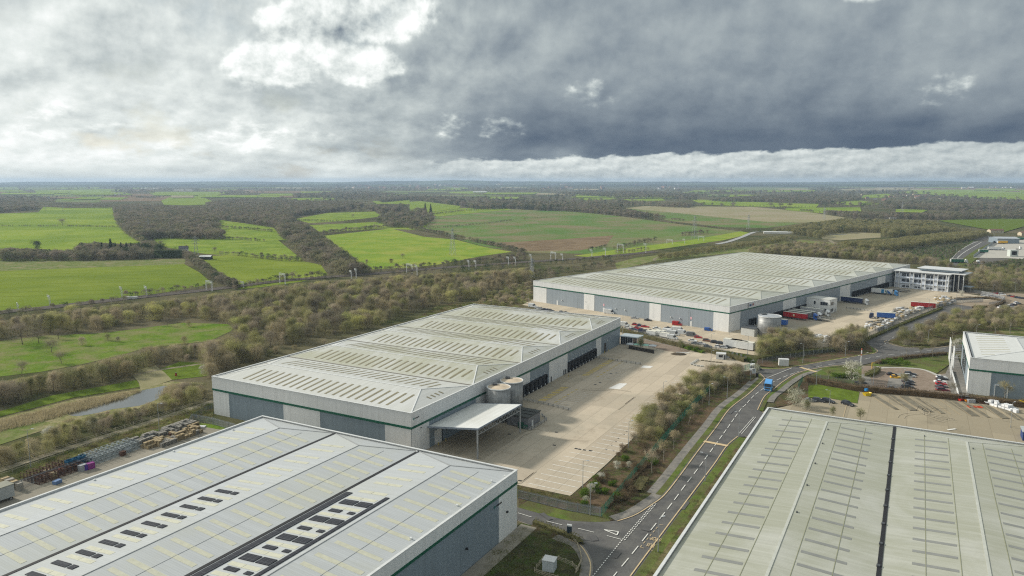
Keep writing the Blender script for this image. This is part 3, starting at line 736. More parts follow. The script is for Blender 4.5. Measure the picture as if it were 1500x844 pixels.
rd = math.atan2(g(1003.8, 712)[1] - g(935.8, 800.5)[1], g(1003.8, 712)[0] - g(935.8, 800.5)[0])
for txt, p in (('BUS', (953.3, 800.5)), ('STOP', (960.5, 791.5))):
    cu = bpy.data.curves.new('road_lettering', 'FONT'); cu.body = txt; cu.size = 1.25; cu.align_x = 'CENTER'; cu.align_y = 'CENTER'; cu.offset = .012
    cu.materials.append(YEL)
    o = bpy.data.objects.new('road_lettering', cu); COL.objects.link(o); o.location = (*g(*p), zz + .01)
    o.rotation_euler = (0, 0, rd + math.pi/2); o.scale = (.82, 1.75, 1); tag(o, kind='structure')
PATCH = plain('tarmac_patch', (.092, .091, .089), .9, var=.1); TYM = plain('tyre_rubber_mark', (.385, .335, .25), .9, var=.2, scale=.6)
_mb = MB()
for (px, py, w, d, a) in ((1003, 742, 1.2, 5, 29), (948, 775, 2.2, 3, 29), (1072, 604, 1.0, 6, 33), (870, 790, 2.5, 1.5, 80), (905, 815, .6, 3, 30), (1190, 536, 4, 1.2, 75), (1310, 513, 3, 1.5, 70), (1230, 531, 1.2, 5, 75), (1290, 505, 2, 4, 40), (1018, 715, .8, 8, 29), (800, 758, 4, 1.2, 60)):
    x, y = g(px, py); e1, e2 = frame(a)
    _mb.quad(*[(x + e1[0]*i + e2[0]*j, y + e1[1]*i + e2[1]*j, ZL[0] + .006) for i, j in ((-d/2, -w/2), (-d/2, w/2), (d/2, w/2), (d/2, -w/2))])
tag(_mb.build('road_patches', PATCH), kind='structure')
_mb = MB(); _t = random.Random(12)
for i in range(8):
    s_, r_, rad, a0 = _t.uniform(25, 130), _t.uniform(27, 31), _t.uniform(9, 26), _t.uniform(0, 6.28)
    O_, A_ = (O2, A1) if i < 4 else (O3, A3)
    if i >= 4: s_, r_ = _t.uniform(30, 220), _t.uniform(26, 44)
    for dd in (0, 2.1): strip([w_of(O_, A_, s_ + (rad + dd)*math.cos(a0 + k*.07), r_ + min(7, max(-14, (rad + dd)*math.sin(a0 + k*.07)))) for k in range(_t.randint(8, 18))], .22, ZL[0] + .006, _mb)
for i in range(3):
    c = g(_t.uniform(1300, 1420), _t.uniform(603, 622)); rad, a0 = _t.uniform(5, 10), _t.uniform(0, 6)
    for dd in (0, 1.9): strip([(c[0] + (rad + dd)*math.cos(a0 + k*.12), c[1] + (rad + dd)*math.sin(a0 + k*.12)) for k in range(22)], .2, ZL[0] + .006, _mb)
tag(_mb.build('tyre_marks', TYM), kind='structure')
GRIME = plain('bay_grime', (.185, .165, .12), .85, var=.4, scale=.3)
_mb = MB()
for kk in range(9):
    x0, y0 = 1272 + 22.5*kk, 577.5 + 1.95*kk
    if kk in (4,): continue
    wq = 13 if kk % 3 else 7
    _mb.quad((*g(x0, y0), ZL[0] + .006), (*g(x0 + 38, y0 + 23), ZL[0] + .006), (*g(x0 + 38 + wq, y0 + 23.4), ZL[0] + .006), (*g(x0 + wq, y0 + .4), ZL[0] + .006))
tag(_mb.build('stained_bays', GRIME), kind='structure')
# motorway spur and depot ground, upper right
sheet('verge', [(1380, 386), (1400, 372), (1430, 353), (1452, 350), (1470, 352), (1440, 372), (1420, 388), (1400, 392)], f_verge)
sheet('road', [(1384, 387), (1398, 373), (1415, 362), (1426, 354), (1444, 353), (1452, 356), (1430, 366), (1412, 378), (1400, 391)], ASPH)
_mb = MB()
strip(W_([(1391, 384), (1402, 371), (1418, 360), (1432, 354)]), .5, ZL[0] + .05, _mb); strip(W_([(1402, 379), (1411, 371), (1426, 362), (1438, 355)]), .5, ZL[0] + .05, _mb)
tag(_mb.build('white_road_lines', WHT), kind='structure')
sheet('road', [(1340, 347), (1430, 345), (1470, 347), (1600, 352), (1600, 356), (1468, 352), (1440, 354), (1420, 351), (1340, 351)], ASPH2)
sheet('yard', [(1426, 378), (1462, 352), (1475, 350), (1640, 358), (1640, 382), (1500, 380), (1480, 379)], plain('depot_concrete', (.42, .40, .35), .85))
sheet('road', [(1428, 386), (1437, 378), (1478, 380), (1474, 384), (1455, 386), (1435, 388)], ASPH2)
way('road', [(1050, 358), (1068, 354), (1088, 347), (1100, 342), (1112, 340), (1160, 342), (1240, 344)], 7, plain('concrete_road', (.34, .34, .33), .8))
# ---------------------------------------------------------------- the warehouses
GREEN = plain('green_trim', (.008, .105, .062), .45)
WCLAD = cladding('white_cladding', (.77, .77, .755))
WCLAD1 = cladding('pale_grey_cladding', (.71, .715, .71))
GCLAD = cladding('grey_cladding', (.235, .285, .325))
GCLAD3 = cladding('mid_grey_cladding', (.295, .335, .37))
BLK = plain('black_rubber', (.018, .018, .02), .7)
DGRY = plain('dark_grey_metal', (.07, .075, .08), .5)
WMET = plain('white_metal', (.68, .69, .68), .4)
LMET = plain('pale_trim', (.60, .61, .60), .45)
GLS, _n, _b = new_mat('dark_glass'); _b.inputs['Base Color'].default_value = (.02, .025, .035, 1); _b.inputs['Roughness'].default_value = .12; _b.inputs['Specular IOR Level'].default_value = .6
R1m = roofing('roof_sheet_white', (.455, .475, .48), (.42, .43, .38), .35, along='y', rib=.5)
R2m = roofing('roof_sheet_stained', (.57, .575, .555), (.33, .325, .21), .75, along='x', rib=.5, dirt_scale=.025, clean=34)
R3m = roofing('roof_sheet_weathered', (.52, .53, .48), (.33, .335, .245), .6, along='x', rib=.5, dirt_scale=.02)
R4m = roofing('roof_sheet_mossy', (.455, .458, .40), (.31, .315, .235), .75, along='y', rib=.45, dirt_scale=.05)
CREAM = plain('rooflight_cream', (.50, .495, .39), .5, var=.12, scale=1.2, dirt=(.41, .405, .30))
TANL = plain('rooflight_tan', (.215, .19, .115), .55, var=.2, scale=.5, dirt=(.2, .18, .12))
TANL3 = plain('rooflight_sand', (.245, .222, .15), .55, var=.15, scale=.5)
GREYL = plain('rooflight_grey', (.235, .24, .225), .55, var=.12, scale=.5, dirt=(.17, .18, .15))
PVM, _n, _b = new_mat('solar_glass')
_co = _n.new('ShaderNodeTexCoord').outputs['Object']; _x, _y, _z = _n.sep(_co)
def _grid(u, sp, w):
    fr = _n.m('FRACT', _n.m('DIVIDE', u, sp)); return _n.rng(_n.m('MULTIPLY', _n.m('MINIMUM', fr, _n.m('SUBTRACT', 1.0, fr)), sp), 0, w, 1, 0)
_n.put(_b.inputs['Base Color'], _n.mix(_n.m('MULTIPLY', _n.m('MAXIMUM', _grid(_x, 1.0, .05), _grid(_y, 1.66, .05)), .6), (.026, .027, .034), (.16, .17, .18)))
_b.inputs['Roughness'].default_value = .45; _b.inputs['Specular IOR Level'].default_value = .12

class House:
    def __init__(s, name, O, A, box, h, label, cat='warehouse'):
        s.O, s.A = O, A; s.x0, s.x1, s.y0, s.y1 = box; s.h = h
        s.root = empty(name, O, -R(A), label, cat)
        s.inv = None
    def P(s, side, a, z, out=0.0):
        return {'R': (s.x1 + out, a, z), 'L': (s.x0 - out, a, z), 'F': (a, s.y0 - out, z), 'B': (a, s.y1 + out, z)}[side]
    def slab(s, mb, side, a, b, z0, z1, o0, o1, mi=0):
        p, q = s.P(side, a, z0, o0), s.P(side, b, z1, o1)
        mb.box(min(p[0], q[0]), max(p[0], q[0]), min(p[1], q[1]), max(p[1], q[1]), z0, z1, mi); return mb
    def span(s, side): return (s.y0, s.y1) if side in 'RL' else (s.x0, s.x1)
    def shell(s, zg0, zg1, wall, fas, sides='RLFB'):
        mb = MB(); mb.box(s.x0, s.x1, s.y0, s.y1, 0, s.h - .9); mb.build('wall', wall, s.root)
        mb = MB()
        for sd in sides:
            a, b = s.span(sd); e = .10 if sd in 'FB' else 0
            s.slab(mb, sd, a - e, b + e, zg1, s.h, 0 if sd in 'FB' else -.25, .10)
        mb.build('fascia', fas, s.root)
        mb = MB()
        for sd in sides:
            a, b = s.span(sd); e = .16 if sd in 'FB' else 0
            s.slab(mb, sd, a - e, b + e, zg0, zg1 - .004, .004, .16)
        mb.build('green_band', GREEN, s.root)
        mb = MB()
        for sd in sides:
            a, b = s.span(sd); e = .2 if sd in 'FB' else -.35
            s.slab(mb, sd, a - e, b + e, s.h + .003, s.h + .10, -.35, .2)
        mb.build('parapet_capping', LMET, s.root)
        s.zg0 = zg0
    def panel(s, side, a, b, z0=0.05, z1=None, mat=None, name='wall_panel', out=.09, lab=None):
        o = s.slab(MB(), side, a, b, z0, (s.zg0 - .005) if z1 is None else z1, .004, out).build(name, mat or WCLAD, s.root)
        if lab: o['label'] = lab
        return o
    def docks(s, side, a, n, pitch, h=3.9, w=3.3, depth=.75, raise_=.35):
        for i in range(n):
            c = a + pitch*(i + .5); mb = MB()
            s.slab(mb, side, c - w/2, c - w/2 + .5, raise_, h, .02, depth); s.slab(mb, side, c + w/2 - .5, c + w/2, raise_, h, .02, depth)
            s.slab(mb, side, c - w/2, c + w/2, h + .003, h + .45, .02, depth)
            s.slab(mb, side, c - w/2, c + w/2, .0, 1.15, .02, depth*.6)
            sh = mb.build('dock_shelter', BLK, s.root)
            s.slab(MB(), side, c - w/2 + .5, c + w/2 - .5, 1.16, h, .02, .12).build('dock_door', DGRY, sh)
            s.slab(MB(), side, c - .12, c + .12, h + .9, h + 1.25, .005, .45).build('wall_lamp', WMET, s.root)
            s.slab(MB(), side, c - .28, c + .28, .35, .95, depth*.6 + .003, depth*.6 + .15).build('dock_bumper', LMET, sh)
    def door(s, side, c, w=1.1, h=2.2, mat=None, z0=.0):
        d = s.slab(MB(), side, c - w/2, c + w/2, z0 + .02, z0 + h, .095, .14).build('door', mat or DGRY, s.root); return d
    def win(s, side, a, b, z0, z1, out=.02, panes=0, frame_mat=None):
        f = MB(); t = .09
        s.slab(f, side, a - t, b + t, z0 - t, z0, out, out + .10); s.slab(f, side, a - t, b + t, z1, z1 + t, out, out + .10)
        s.slab(f, side, a - t, a, z0, z1, out, out + .10); s.slab(f, side, b, b + t, z0, z1, out, out + .10)
        for i in range(1, panes):
            c = a + (b-a)*i/panes; s.slab(f, side, c - .04, c + .04, z0, z1, out + .03, out + .08)
        w = f.build('window', frame_mat or LMET, s.root)
        s.slab(MB(), side, a, b, z0, z1, out - .015, out + .02).build('pane', GLS, w)
    def roof(s, axis, n, zr, inset, mat, zv=None, gut=None, ridge_mat=None, hips=(1, 1), rw=.5):
        s.axis, s.n, s.zr, s.inset = axis, n, zr, inset
        m = .36
        if axis == 'x': u0, u1, v0, v1 = s.x0 + m, s.x1 - m, s.y0 + m, s.y1 - m
        else: u0, u1, v0, v1 = s.y0 + m, s.y1 - m, s.x0 + m, s.x1 - m
        s.u = (u0, u1, v0, v1); s.zv = zv if zv is not None else s.h - .35
        T = (lambda u, v, z: (u, v, z)) if axis == 'x' else (lambda u, v, z: (v, u, z))
        s.T = T; s.bw = (v1 - v0)/n
        mb = MB(); rc = MB(); gt = MB()
        for i in range(n):
            a = v0 + s.bw*i; b = a + s.bw; c = (a + b)/2
            ua = u0 + inset*hips[0]; ub = u1 - inset*hips[1]
            A_, B_, C_, D_ = T(u0, a, s.zv), T(u1, a, s.zv), T(u1, b, s.zv), T(u0, b, s.zv)
            E_, F_ = T(ua, c, zr), T(ub, c, zr)
            fs = [(A_, B_, F_, E_), (D_, E_, F_, C_)]
            if hips[0]: fs.append((A_, E_, D_))
            if hips[1]: fs.append((B_, C_, F_))
            for f in fs:
                f = list(f) if axis == 'x' else list(f)[::-1]
                nrm = (Vector(f[1]) - Vector(f[0])).cross(Vector(f[2]) - Vector(f[1]))
                if nrm.z < 0: f = f[::-1]
                mb.add(f, [tuple(range(len(f)))])
            up = .05
            rc.beam(T(ua, c, zr + up), T(ub, c, zr + up), rw, .07)
            if hips[1]:
                rc.beam(T(ub, c, zr + up), T(u1, a, s.zv + up), .32, .06); rc.beam(T(ub, c, zr + up), T(u1, b, s.zv + up), .32, .06)
            if hips[0]:
                rc.beam(T(ua, c, zr + up), T(u0, a, s.zv + up), .32, .06); rc.beam(T(ua, c, zr + up), T(u0, b, s.zv + up), .32, .06)
            if i: gt.beam(T(u0, a, s.zv + .06), T(u1, a, s.zv + .06), .75, .1)
        s.roofo = mb.build('roof', mat, s.root)
        rc.build('ridge_flashing', ridge_mat or LMET, s.roofo)
        gt.build('valley_gutter', gut or DGRY, s.roofo)
    def rz(s, v, u=None):
        """roof height at v across the bays"""
        v0 = s.u[2]; t = ((v - v0) % s.bw)/s.bw
        return s.zv + (s.zr - s.zv)*(1 - abs(2*t - 1))
    def lights(s, items, mat, name='rooflight', cap=100, up=.05):
        """items: (u0, u1, v0, v1) rectangles lying on the slopes"""
        cam_l = Matrix.Translation((s.O[0], s.O[1], 0)) @ Matrix.Rotation(-R(s.A), 4, 'Z')
        def dist(it):
            p = cam_l @ Vector(s.T((it[0]+it[1])/2, (it[2]+it[3])/2, 14)); return (p - Vector((0, 0, CH))).length
        items = sorted(items, key=dist)
        def put(mb, it):
            u0, u1, v0, v1 = it; e = up
            za, zb = s.rz(v0 + 1e-4), s.rz(v1 - 1e-4)
            top = [s.T(u0, v0, za + e), s.T(u1, v0, za + e), s.T(u1, v1, zb + e), s.T(u0, v1, zb + e)]
            bot = [(p[0], p[1], p[2] - e - .02) for p in top]
            if s.axis == 'y': top, bot = top[::-1], bot[::-1]
            mb.add(top + bot, [(0, 1, 2, 3), (4, 5, 1, 0), (5, 6, 2, 1), (6, 7, 3, 2), (7, 4, 0, 3)])
        for it in items[:cap]:
            mb = MB(); put(mb, it); mb.build(name, mat, s.roofo)
        if len(items) > cap:
            mb = MB()
            for it in items[cap:]: put(mb, it)
            tag(mb.build(name + '_rows', mat, s.roofo), kind='stuff')
    def seams(s, vs_, mat, w=.16, u=None):
        mb = MB(); u0, u1 = (s.u[0] + s.inset*.8, s.u[1] - s.inset*.8) if u is None else u
        for v in vs_:
            z = s.rz(v) + .03; mb.beam(s.T(u0, v, z), s.T(u1, v, z), w, .03)
        mb.build('roof_lap', mat, s.roofo)

random.seed(11)
# --- unit 1: bottom left, solar panels
h1 = House('warehouse', O1, A1, (-81.6, 0, -190, 0), 14.2, 'pale grey warehouse with solar panels on its roof, filling the bottom left corner')
h1.shell(10.9, 11.5, GCLAD, WCLAD)
h1.panel('R', -8.4, -.0); h1.panel('R', -70, -62)
h1.roof('y', 3, 15.0, 6.4, R1m, gut=BLK, rw=.16, ridge_mat=plain('lap_grey', (.30, .31, .31), .5))
L = []
for b in range(3):
    o = -81.3 + 27.1*b
    for k in range(19):
        s0 = -9 - 8.55*k
        for ds in (0, -3.5):
            s_ = s0 + ds
            if s_ < -120: continue
            L.append((s_ - .55, s_ + .55, o + 14.9, o + 20.1)); L.append((s_ - .55, s_ + .55, o + 20.25, o + 25.4))
            if b == 2 and s_ < -24:
                L.append((s_ - .6, s_ + .6, o + 2.9, o + 6.5)); L.append((s_ - .6, s_ + .6, o + 6.6, o + 10.3))
            else:
                L.append((s_ - .55, s_ + .55, o + 2.9, o + 6.5)); L.append((s_ - .55, s_ + .55, o + 6.6, o + 10.3))
L = [q for q in L if q[0] > -78 or (q[0] > -100 and q[2] > -30)]
h1.lights(L, CREAM, cap=100, up=.03)
h1.seams([-81.3 + 20.17, -54.2 + 20.17, -27.1 + 20.17], plain('lap_grey', (.38, .39, .39), .5), .07)
PV = []
for k in range(10):
    s_ = -40.7 - 4.27*k
    for a, b in ((-51.2, -47.0), (-46.4, -44.9)): PV.append((s_ - .62, s_ + .62, a, b))
for k in range(9):
    s_ = -32.0 - 8.55*k
    PV += [(s_ - 1.05, s_ + 1.05, -23.9, -20.2), (s_ - 1.05, s_ + 1.05, -19.7, -16.5)]
    s_ = -36.3 - 8.55*k
    PV += [(s_ - .6, s_ + .6, -23.2, -20.3), (s_ - .5, s_ + .5, -18.4, -16.9)]
PV += [(-27.6 - 20*k - 20 + .1, -27.6 - 20*k, -26.5, -24.8) for k in range(4)] + [(-27.4 - 20*k - 20 + .1, -27.4 - 20*k, -16.1, -15.1) for k in range(4)]
h1.lights(PV, PVM, 'solar_array', up=.14)
mb = MB(); h1.slab(mb, 'R', -10.0, -9.72, 9.2, 9.5, .10, .14, 1)
for i in range(8): h1.slab(mb, 'R', -9.5 + i*.3 + 0, -9.5 + i*.3 + .2, 9.2, 9.5 if i % 3 else 9.56, .10, .14)
h1.slab(mb, 'R', -10.6, -10.2, 9.1, 9.65, .10, .13, 1)
mb.build('logo_sign', [plain('black_lettering', (.01, .012, .012), .5), plain('logo_teal', (.03, .17, .15), .5)], h1.root)
for c, z in ((-5, 6.0), (-22, 5.0), (-36, 5.5), (-50, 5.2)):
    h1.slab(MB(), 'R', c - .2, c + .2, z, z + .4, .11, .5).build('wall_lamp', BLK if c > -30 else WMET, h1.root)
for (u, v) in ((-4, -.9), (-1.2, -27.3), (-8, -2), (-22, -2), (-38, -1.8), (-30, -79.5), (-50, -79.5), (-12, -79.5)):
    z = h1.rz(v); MB().box(v - .2, v + .2, u - .2, u + .2, z, z + .35).build('roof_vent', WMET, h1.roofo)

# --- unit 2: middle
h2 = House('warehouse', O2, A1, (-84.2, 0, 0, 170.6), 13.4, 'white and grey warehouse with five roof bays and a loading canopy, in the middle')
h2.shell(8.5, 9.2, GCLAD, WCLAD1)
for sd, a, b in (('F', -84.1, -76.3), ('F', -50.9, -35.2), ('F', -9.6, -.09), ('R', .09, 8.8), ('R', 35.6, 45), ('R', 52, 74.5), ('R', 91, 108.6), ('R', 139.8, 146)):
    h2.panel(sd, a, b, mat=WCLAD1)
h2.roof('x', 5, 14.95, 8.6, R2m, gut=plain('gutter_brown', (.16, .145, .12), .7), ridge_mat=WMET)
L = []
for b in range(5):
    y = .36 + h2.bw*b
    for k in range(24):
        x = -8.2 - 3.05*k
        if k < 22: L.append((x - .42, x + .42, y + 2.6 + (0 if k else 3), y + 12.4)); L.append((x - .42 - 1, x + .42 - 1, y + 21.0, y + 31.2 - (3 if k < 1 else 0)))
h2.lights(L, TANL, cap=100)
L = []
def hipz(u, b): return 0
mb = MB()
for b in range(5):
    c = .36 + h2.bw*(b + .5)
    for j in range(4):
        for sx in (1, -1):
            y = c + (j - 1.5)*2.2; x = (-3.6 if sx > 0 else -80.6)
            t = (3.6 - .36)/h2.inset
            def zh(xx): return h2.zv + (h2.zr - h2.zv)*(abs(xx + (.36 if sx > 0 else 83.84))/h2.inset) + .05
            q = [(x - .9, y - .35, zh(x - .9)), (x + .9, y - .35, zh(x + .9)), (x + .9, y + .35, zh(x + .9)), (x - .9, y + .35, zh(x - .9))]
            MB().add(q, [(0, 1, 2, 3)]).build('hip_rooflight', TANL, h2.roofo)
h2.docks('R', 67.8, 6, 3.45, 4.0); h2.docks('R', 108.8, 9, 3.4, 4.0)
for c in (105, 106.8, 152, 93): h2.door('R', c)
h2.panel('R', 149.6, 152.2, 0.05, 4.6, GLS, 'glazed_door', .12)
h2.panel('R', 11.6, 15.2, .05, 4.6, WCLAD, 'roller_door', .12)
h2.panel('R', 15.6, 15.9, .05, 4.6, DGRY, 'door_post', .12)
for c, z in ((153, 5.4), (100, 5.0)): h2.slab(MB(), 'R', c - .2, c + .2, z, z + .4, .11, .5).build('wall_lamp', WMET, h2.root)
mb = MB()
h2.slab(mb, 'R', .95, 1.45, 11.1, 11.7, .105, .14, 1)
for i in range(8): h2.slab(mb, 'R', 1.7 + i*.25, 1.7 + i*.25 + .17, 11.2, 11.5 + (.08 if i % 3 == 0 else 0), .105, .14)
mb.build('logo_sign', [MATS['black_lettering'], MATS['logo_teal']], h2.root)
h2.slab(MB(), 'R', 4.2, 5.2, 7.6, 7.8, .10, .15).build('wall_vent', DGRY, h2.root)
# glazed office corner at the far end
h2.panel('B', -12, -2, .05, 8, GLS, 'office_glazing', .1)

# --- unit 3: large unit behind
h3 = House('warehouse', O3, A3, (-143.6, 0, 0, 280.5), 13.8, 'largest warehouse with eight roof bays and docked lorries, behind the staff car park')
h3.shell(10.0, 10.6, GCLAD3, WCLAD1)
for sd, a, b in (('F', -143.5, -131.6), ('F', -99.7, -91.4), ('F', -50.7, -42.8), ('F', -9.3, -.09), ('R', .09, 11.7), ('R', 62, 79), ('R', 145, 162), ('R', 212, 228)):
    h3.panel(sd, a, b)
h3.roof('x', 8, 15.5, 9.5, R3m, gut=plain('gutter_olive', (.13, .125, .085), .8), ridge_mat=plain('ridge_weathered', (.42, .42, .37), .6))
L = []
for b in range(8):
    y = .36 + h3.bw*b
    for k in range(33):
        x = -10.5 - 3.75*k
        L.append((x - .5, x + .5, y + 3.4, y + 14.5))
        if k % 1 == 0: L.append((x - 1.6, x - .6, y + 20.5, y + 31.5))
h3.lights(L, TANL3, cap=100)
h3.docks('R', 21, 2, 4.2, 3.9); h3.docks('R', 42, 14, 4.1, 3.9); h3.docks('R', 165, 18, 3.9, 3.9)
h3.slab(MB(), 'R', 19.4, 20.0, 10.6, 13.75, .105, .16).build('fascia_joint', BLK, h3.root)
mb = MB(); h3.slab(mb, 'R', 21.2, 23.0, 11.5, 12.7, .105, .14, 0); h3.slab(mb, 'R', 23.5, 24.2, 11.6, 12.5, .105, .14, 0); h3.slab(mb, 'R', 24.7, 25.9, 11.6, 12.8, .105, .14, 1)
mb.build('logo_sign', [plain('logo_blue', (.05, .10, .22), .5), plain('logo_red', (.30, .02, .04), .5)], h3.root)
for c in (-118, -75, -68, -36, -30): h3.slab(MB(), 'F', c - .25, c + .25, 3.4, 3.9, .01, .5).build('wall_lamp', WMET, h3.root)
for c, b in ((-84, 1), (-23, 1), (-122, 0)):
    h3.panel('F', c - .6, c + .6, .05, 3.0, WMET, 'door'); 
    if b: h3.panel('F', c - .5, c + .5, 4.0, 5.4, plain('pink_sign', (.75, .45, .5), .5), 'door_sign')
# two-storey pod on the dock side
pod = House('transport_office', w_of(O3, A3, 93, 14.6), A3, (-14.4, 0, 0, 11), 8.6, 'white two storey transport office built against the dock side of the largest warehouse', 'office')
mb = MB(); mb.box(-14.4, 0, 0, 11, 0, 8.4); mb.build('wall', WMET, pod.root)
mb = MB(); mb.box(-14.5, .1, -.1, 11.1, 8.402, 8.6); mb.build('roof', plain('flat_roof_grey', (.5, .5, .46), .7), pod.root)
for z in (1.0, 5.0):
    pod.win('F', -9.6, -8.5, z, z + 2.0); pod.win('F', -5.6, -1.2, z, z + 1.9, panes=3); pod.win('R', 1.5, 5.5, z, z + 1.9, panes=3); 
pod.win('R', 8, 9, .1, 2.3)
# --- unit 4: bottom right
h4 = House('warehouse', O4, A1, (0, 131.2, -210, 0), 14.2, 'mossy grey warehouse roof with rows of narrow rooflights, filling the bottom right corner')
h4.shell(10.9, 11.5, GCLAD, WCLAD)
h4.roof('y', 4, 14.75, 7.0, R4m, gut=BLK, ridge_mat=plain('ridge_pale', (.46, .47, .42), .6))
L = []
for b in range(4):
    o = .36 + h4.bw*b
    for k in range(24):
        s_ = -9.4 - 5.05*k
        L.append((s_ - .48, s_ + .48, o + 4.9, o + 11.9)); L.append((s_ - .48 - .6, s_ + .48 - .6, o + 20.1, o + 27.6))
L = [q for q in L if not (q[2] < 60 and q[0] < -112) and not (q[2] > 60 and q[0] < -60)]
h4.lights(L, GREYL, cap=100, up=.03)
h4.seams([h4.bw*b + q + .36 for b in range(4) for q in (7.0, 12.3, 19.7, 25.8)], plain('lap_moss', (.24, .245, .155), .8), .11)
mb = MB()
for i in range(28): mb.box(.9, 1.0, -4 - 7*i, -3.9 - 7*i, 14, 14.3)
for k in range(16):
    for v in (32.9 - .1,): MB().box(v - .3, v + .3, -12 - 9*k, -11.3 - 9*k, 13.95, 14.2).build('gutter_outlet', DGRY, h4.roofo)
for (v, u) in ((17.6, -14), (17.6, -26), (17.6, -41), (50.4, -12), (40, -6), (17.6, -55), (17.6, -70)):
    z = h4.rz(v); MB().box(v - .13, v + .13, u - .3, u + .3, z, z + .2).build('roof_vent', DGRY, h4.roofo)
# --- unit 5: right edge
h5 = House('warehouse', O5, A1, (0, 70.6, 0, 54.6), 14.0, 'grey warehouse with a green band beside the brick car park at the right edge')
h5.shell(9.1, 9.75, GCLAD, WCLAD1)
h5.panel('F', .09, 7.0); h5.panel('L', .09, 8, mat=WCLAD)
h5.roof('y', 2, 15.6, 13.5, plain('roof_pale', (.56, .57, .55), .45, var=.08), gut=BLK)
L = []
for k in range(9):
    s_ = 8.0 + 4.6*k
    for o in (.36, 35.6):
        L += [(s_ - .4, s_ + .4, o + 3.6, o + 13.2)] if k else [(s_ - .4, s_ + .4, o + 3.6, o + 7.8)]
        L += [(s_ - .4, s_ + .4, o + 21.0, o + 30.5)]
h5.lights(L, plain('rooflight_pale', (.40, .38, .28), .5, var=.15), up=.03)
h5.slab(MB(), 'L', 1, 53, 13.85, 14.2, -.7, -.36).build('eaves_gutter', BLK, h5.root)
for c in (8.5, 12.5, 19.5): 
    h5.slab(MB(), 'F', c - .1, c + .1, .1, 4.5, .02, .25).build('downpipe', WMET, h5.root)
    h5.slab(MB(), 'F', c - .1, c + 1.2, 4.5, 4.7, .02, .25).build('lamp_bracket', WMET, h5.root)
for c, z in ((17.5, 12 - 3.6), ): h5.slab(MB(), 'F', c - .25, c + .25, z, z + .5, .18, .5).build('wall_lamp', WMET, h5.root)
for a in (26, 30, 34, 38, 42): h5.win('L', a, a + 3, 2, 4.2, out=.02, panes=2); h5.win('L', a, a + 3, 6, 8.2, out=.02, panes=2)
# white fin screen standing off the left wall
sc = empty('fin_screen', w_of(O5, A1, 22, -4.2), -R(A1), 'white steel fin screen on posts standing beside the right-hand grey warehouse', 'screen')
for (a, b, z0, z1, x) in ((0, 9, 4.5, 12, 0), (9.6, 22, 4, 13, -1.0)):
    MB().box(x - .12, x + .12, a, b, z0, z1).build('fin_panel', WMET, sc)
mb = MB()
for y in (1, 5, 8, 12, 16, 20): mb.tube((-.5, y, 0), (-.5, y, 9), .12); mb.beam((-.5, y, 8.7), (3.8, y, 8.7), .12, .12)
mb.build('support_frame', WMET, sc)

# --- canopy on unit 2
cn = empty('loading_canopy', O2, -R(A1), 'white sloping loading canopy on two posts beside the middle warehouse', 'canopy')
s0, s1, xo = 7.9, 34.3, 17.8
mb = MB()
top = [(.2, s0, 6.85), (xo, s0, 9.1), (xo, s1, 9.1), (.2, s1, 6.85)]
mb.add([(p[0], p[1], p[2] + .25) for p in top] + top, [(0, 1, 2, 3), (7, 6, 5, 4), (4, 5, 1, 0), (5, 6, 2, 1), (6, 7, 3, 2), (7, 4, 0, 3)])
mb.build('canopy_roof', roofing('canopy_sheet', (.66, .665, .64), (.5, .5, .45), .3, along='x', rib=.5), cn)
mb = MB(); mb.beam((.2, s0 - .06, 6.93), (xo, s0 - .06, 9.18), .12, .55); mb.beam((xo + .07, s0 - .1, 9.2), (xo + .07, s1 + .1, 9.2), .13, .5); mb.beam((.2, s1 + .06, 6.93), (xo, s1 + .06, 9.18), .12, .5)
mb.build('canopy_gutter', plain('blue_grey_trim', (.23, .27, .33), .5), cn)
mb = MB(); z1, z0 = 8.75, 7.3
mb.beam((xo - .3, s0, z0), (xo - .3, s1, z0), .16, .16)
nseg = 12
for i in range(nseg):
    a = s0 + (s1 - s0)*i/nseg; b = s0 + (s1 - s0)*(i+1)/nseg; c = (a+b)/2
    mb.beam((xo - .3, a, z0), (xo - .3, c, z1), .11, .11); mb.beam((xo - .3, c, z1), (xo - .3, b, z0), .11, .11)
mb.beam((xo - .3, s0, z1 + .05), (xo - .3, s1, z1 + .05), .16, .16)
mb.build('truss', plain('galvanised_steel', (.40, .42, .44), .45, .3), cn)
for y in (s0 + .2, s1 - .2): MB().box(xo - .5, xo - .15, y - .2, y + .2, 0, 8.9).build('post', MATS['galvanised_steel'], cn)
for i in range(6):
    y = s0 + 2 + i*4.4; MB().beam((.3, y, 6.3), (xo - .4, y, 8.6), .14, .3).build('rafter', MATS['galvanised_steel'], cn)

# --- steel tanks
TANK, nt2, b2 = new_mat('galvanised_tank')
co2 = nt2.new('ShaderNodeTexCoord').outputs['Object']; x2, y2, z2 = nt2.sep(co2)
an = nt2.m('ARCTAN2', y2, x2)
pn = nt2.new('ShaderNodeTexWhiteNoise', noise_dimensions='3D'); nt2.put(pn.inputs['Vector'], nt2.combine(nt2.m('FLOOR', nt2.m('MULTIPLY', an, 2.4)), nt2.m('FLOOR', nt2.m('DIVIDE', z2, 1.15)), 1.0))
f2 = nt2.rng(pn.outputs[0], 0, 1, .8, 1.12, False)
fz = nt2.m('FRACT', nt2.m('DIVIDE', z2, 1.15)); jz = nt2.rng(fz, 0, .06, .75, 1)
st2 = nt2.rng(nt2.noise(nt2.combine(nt2.m('MULTIPLY', an, 3.0), nt2.m('MULTIPLY', z2, .05), 0.0), 2.5, 4, .7), .3, .7, .8, 1.1)
ff = nt2.m('MULTIPLY', nt2.m('MULTIPLY', f2, jz), st2)
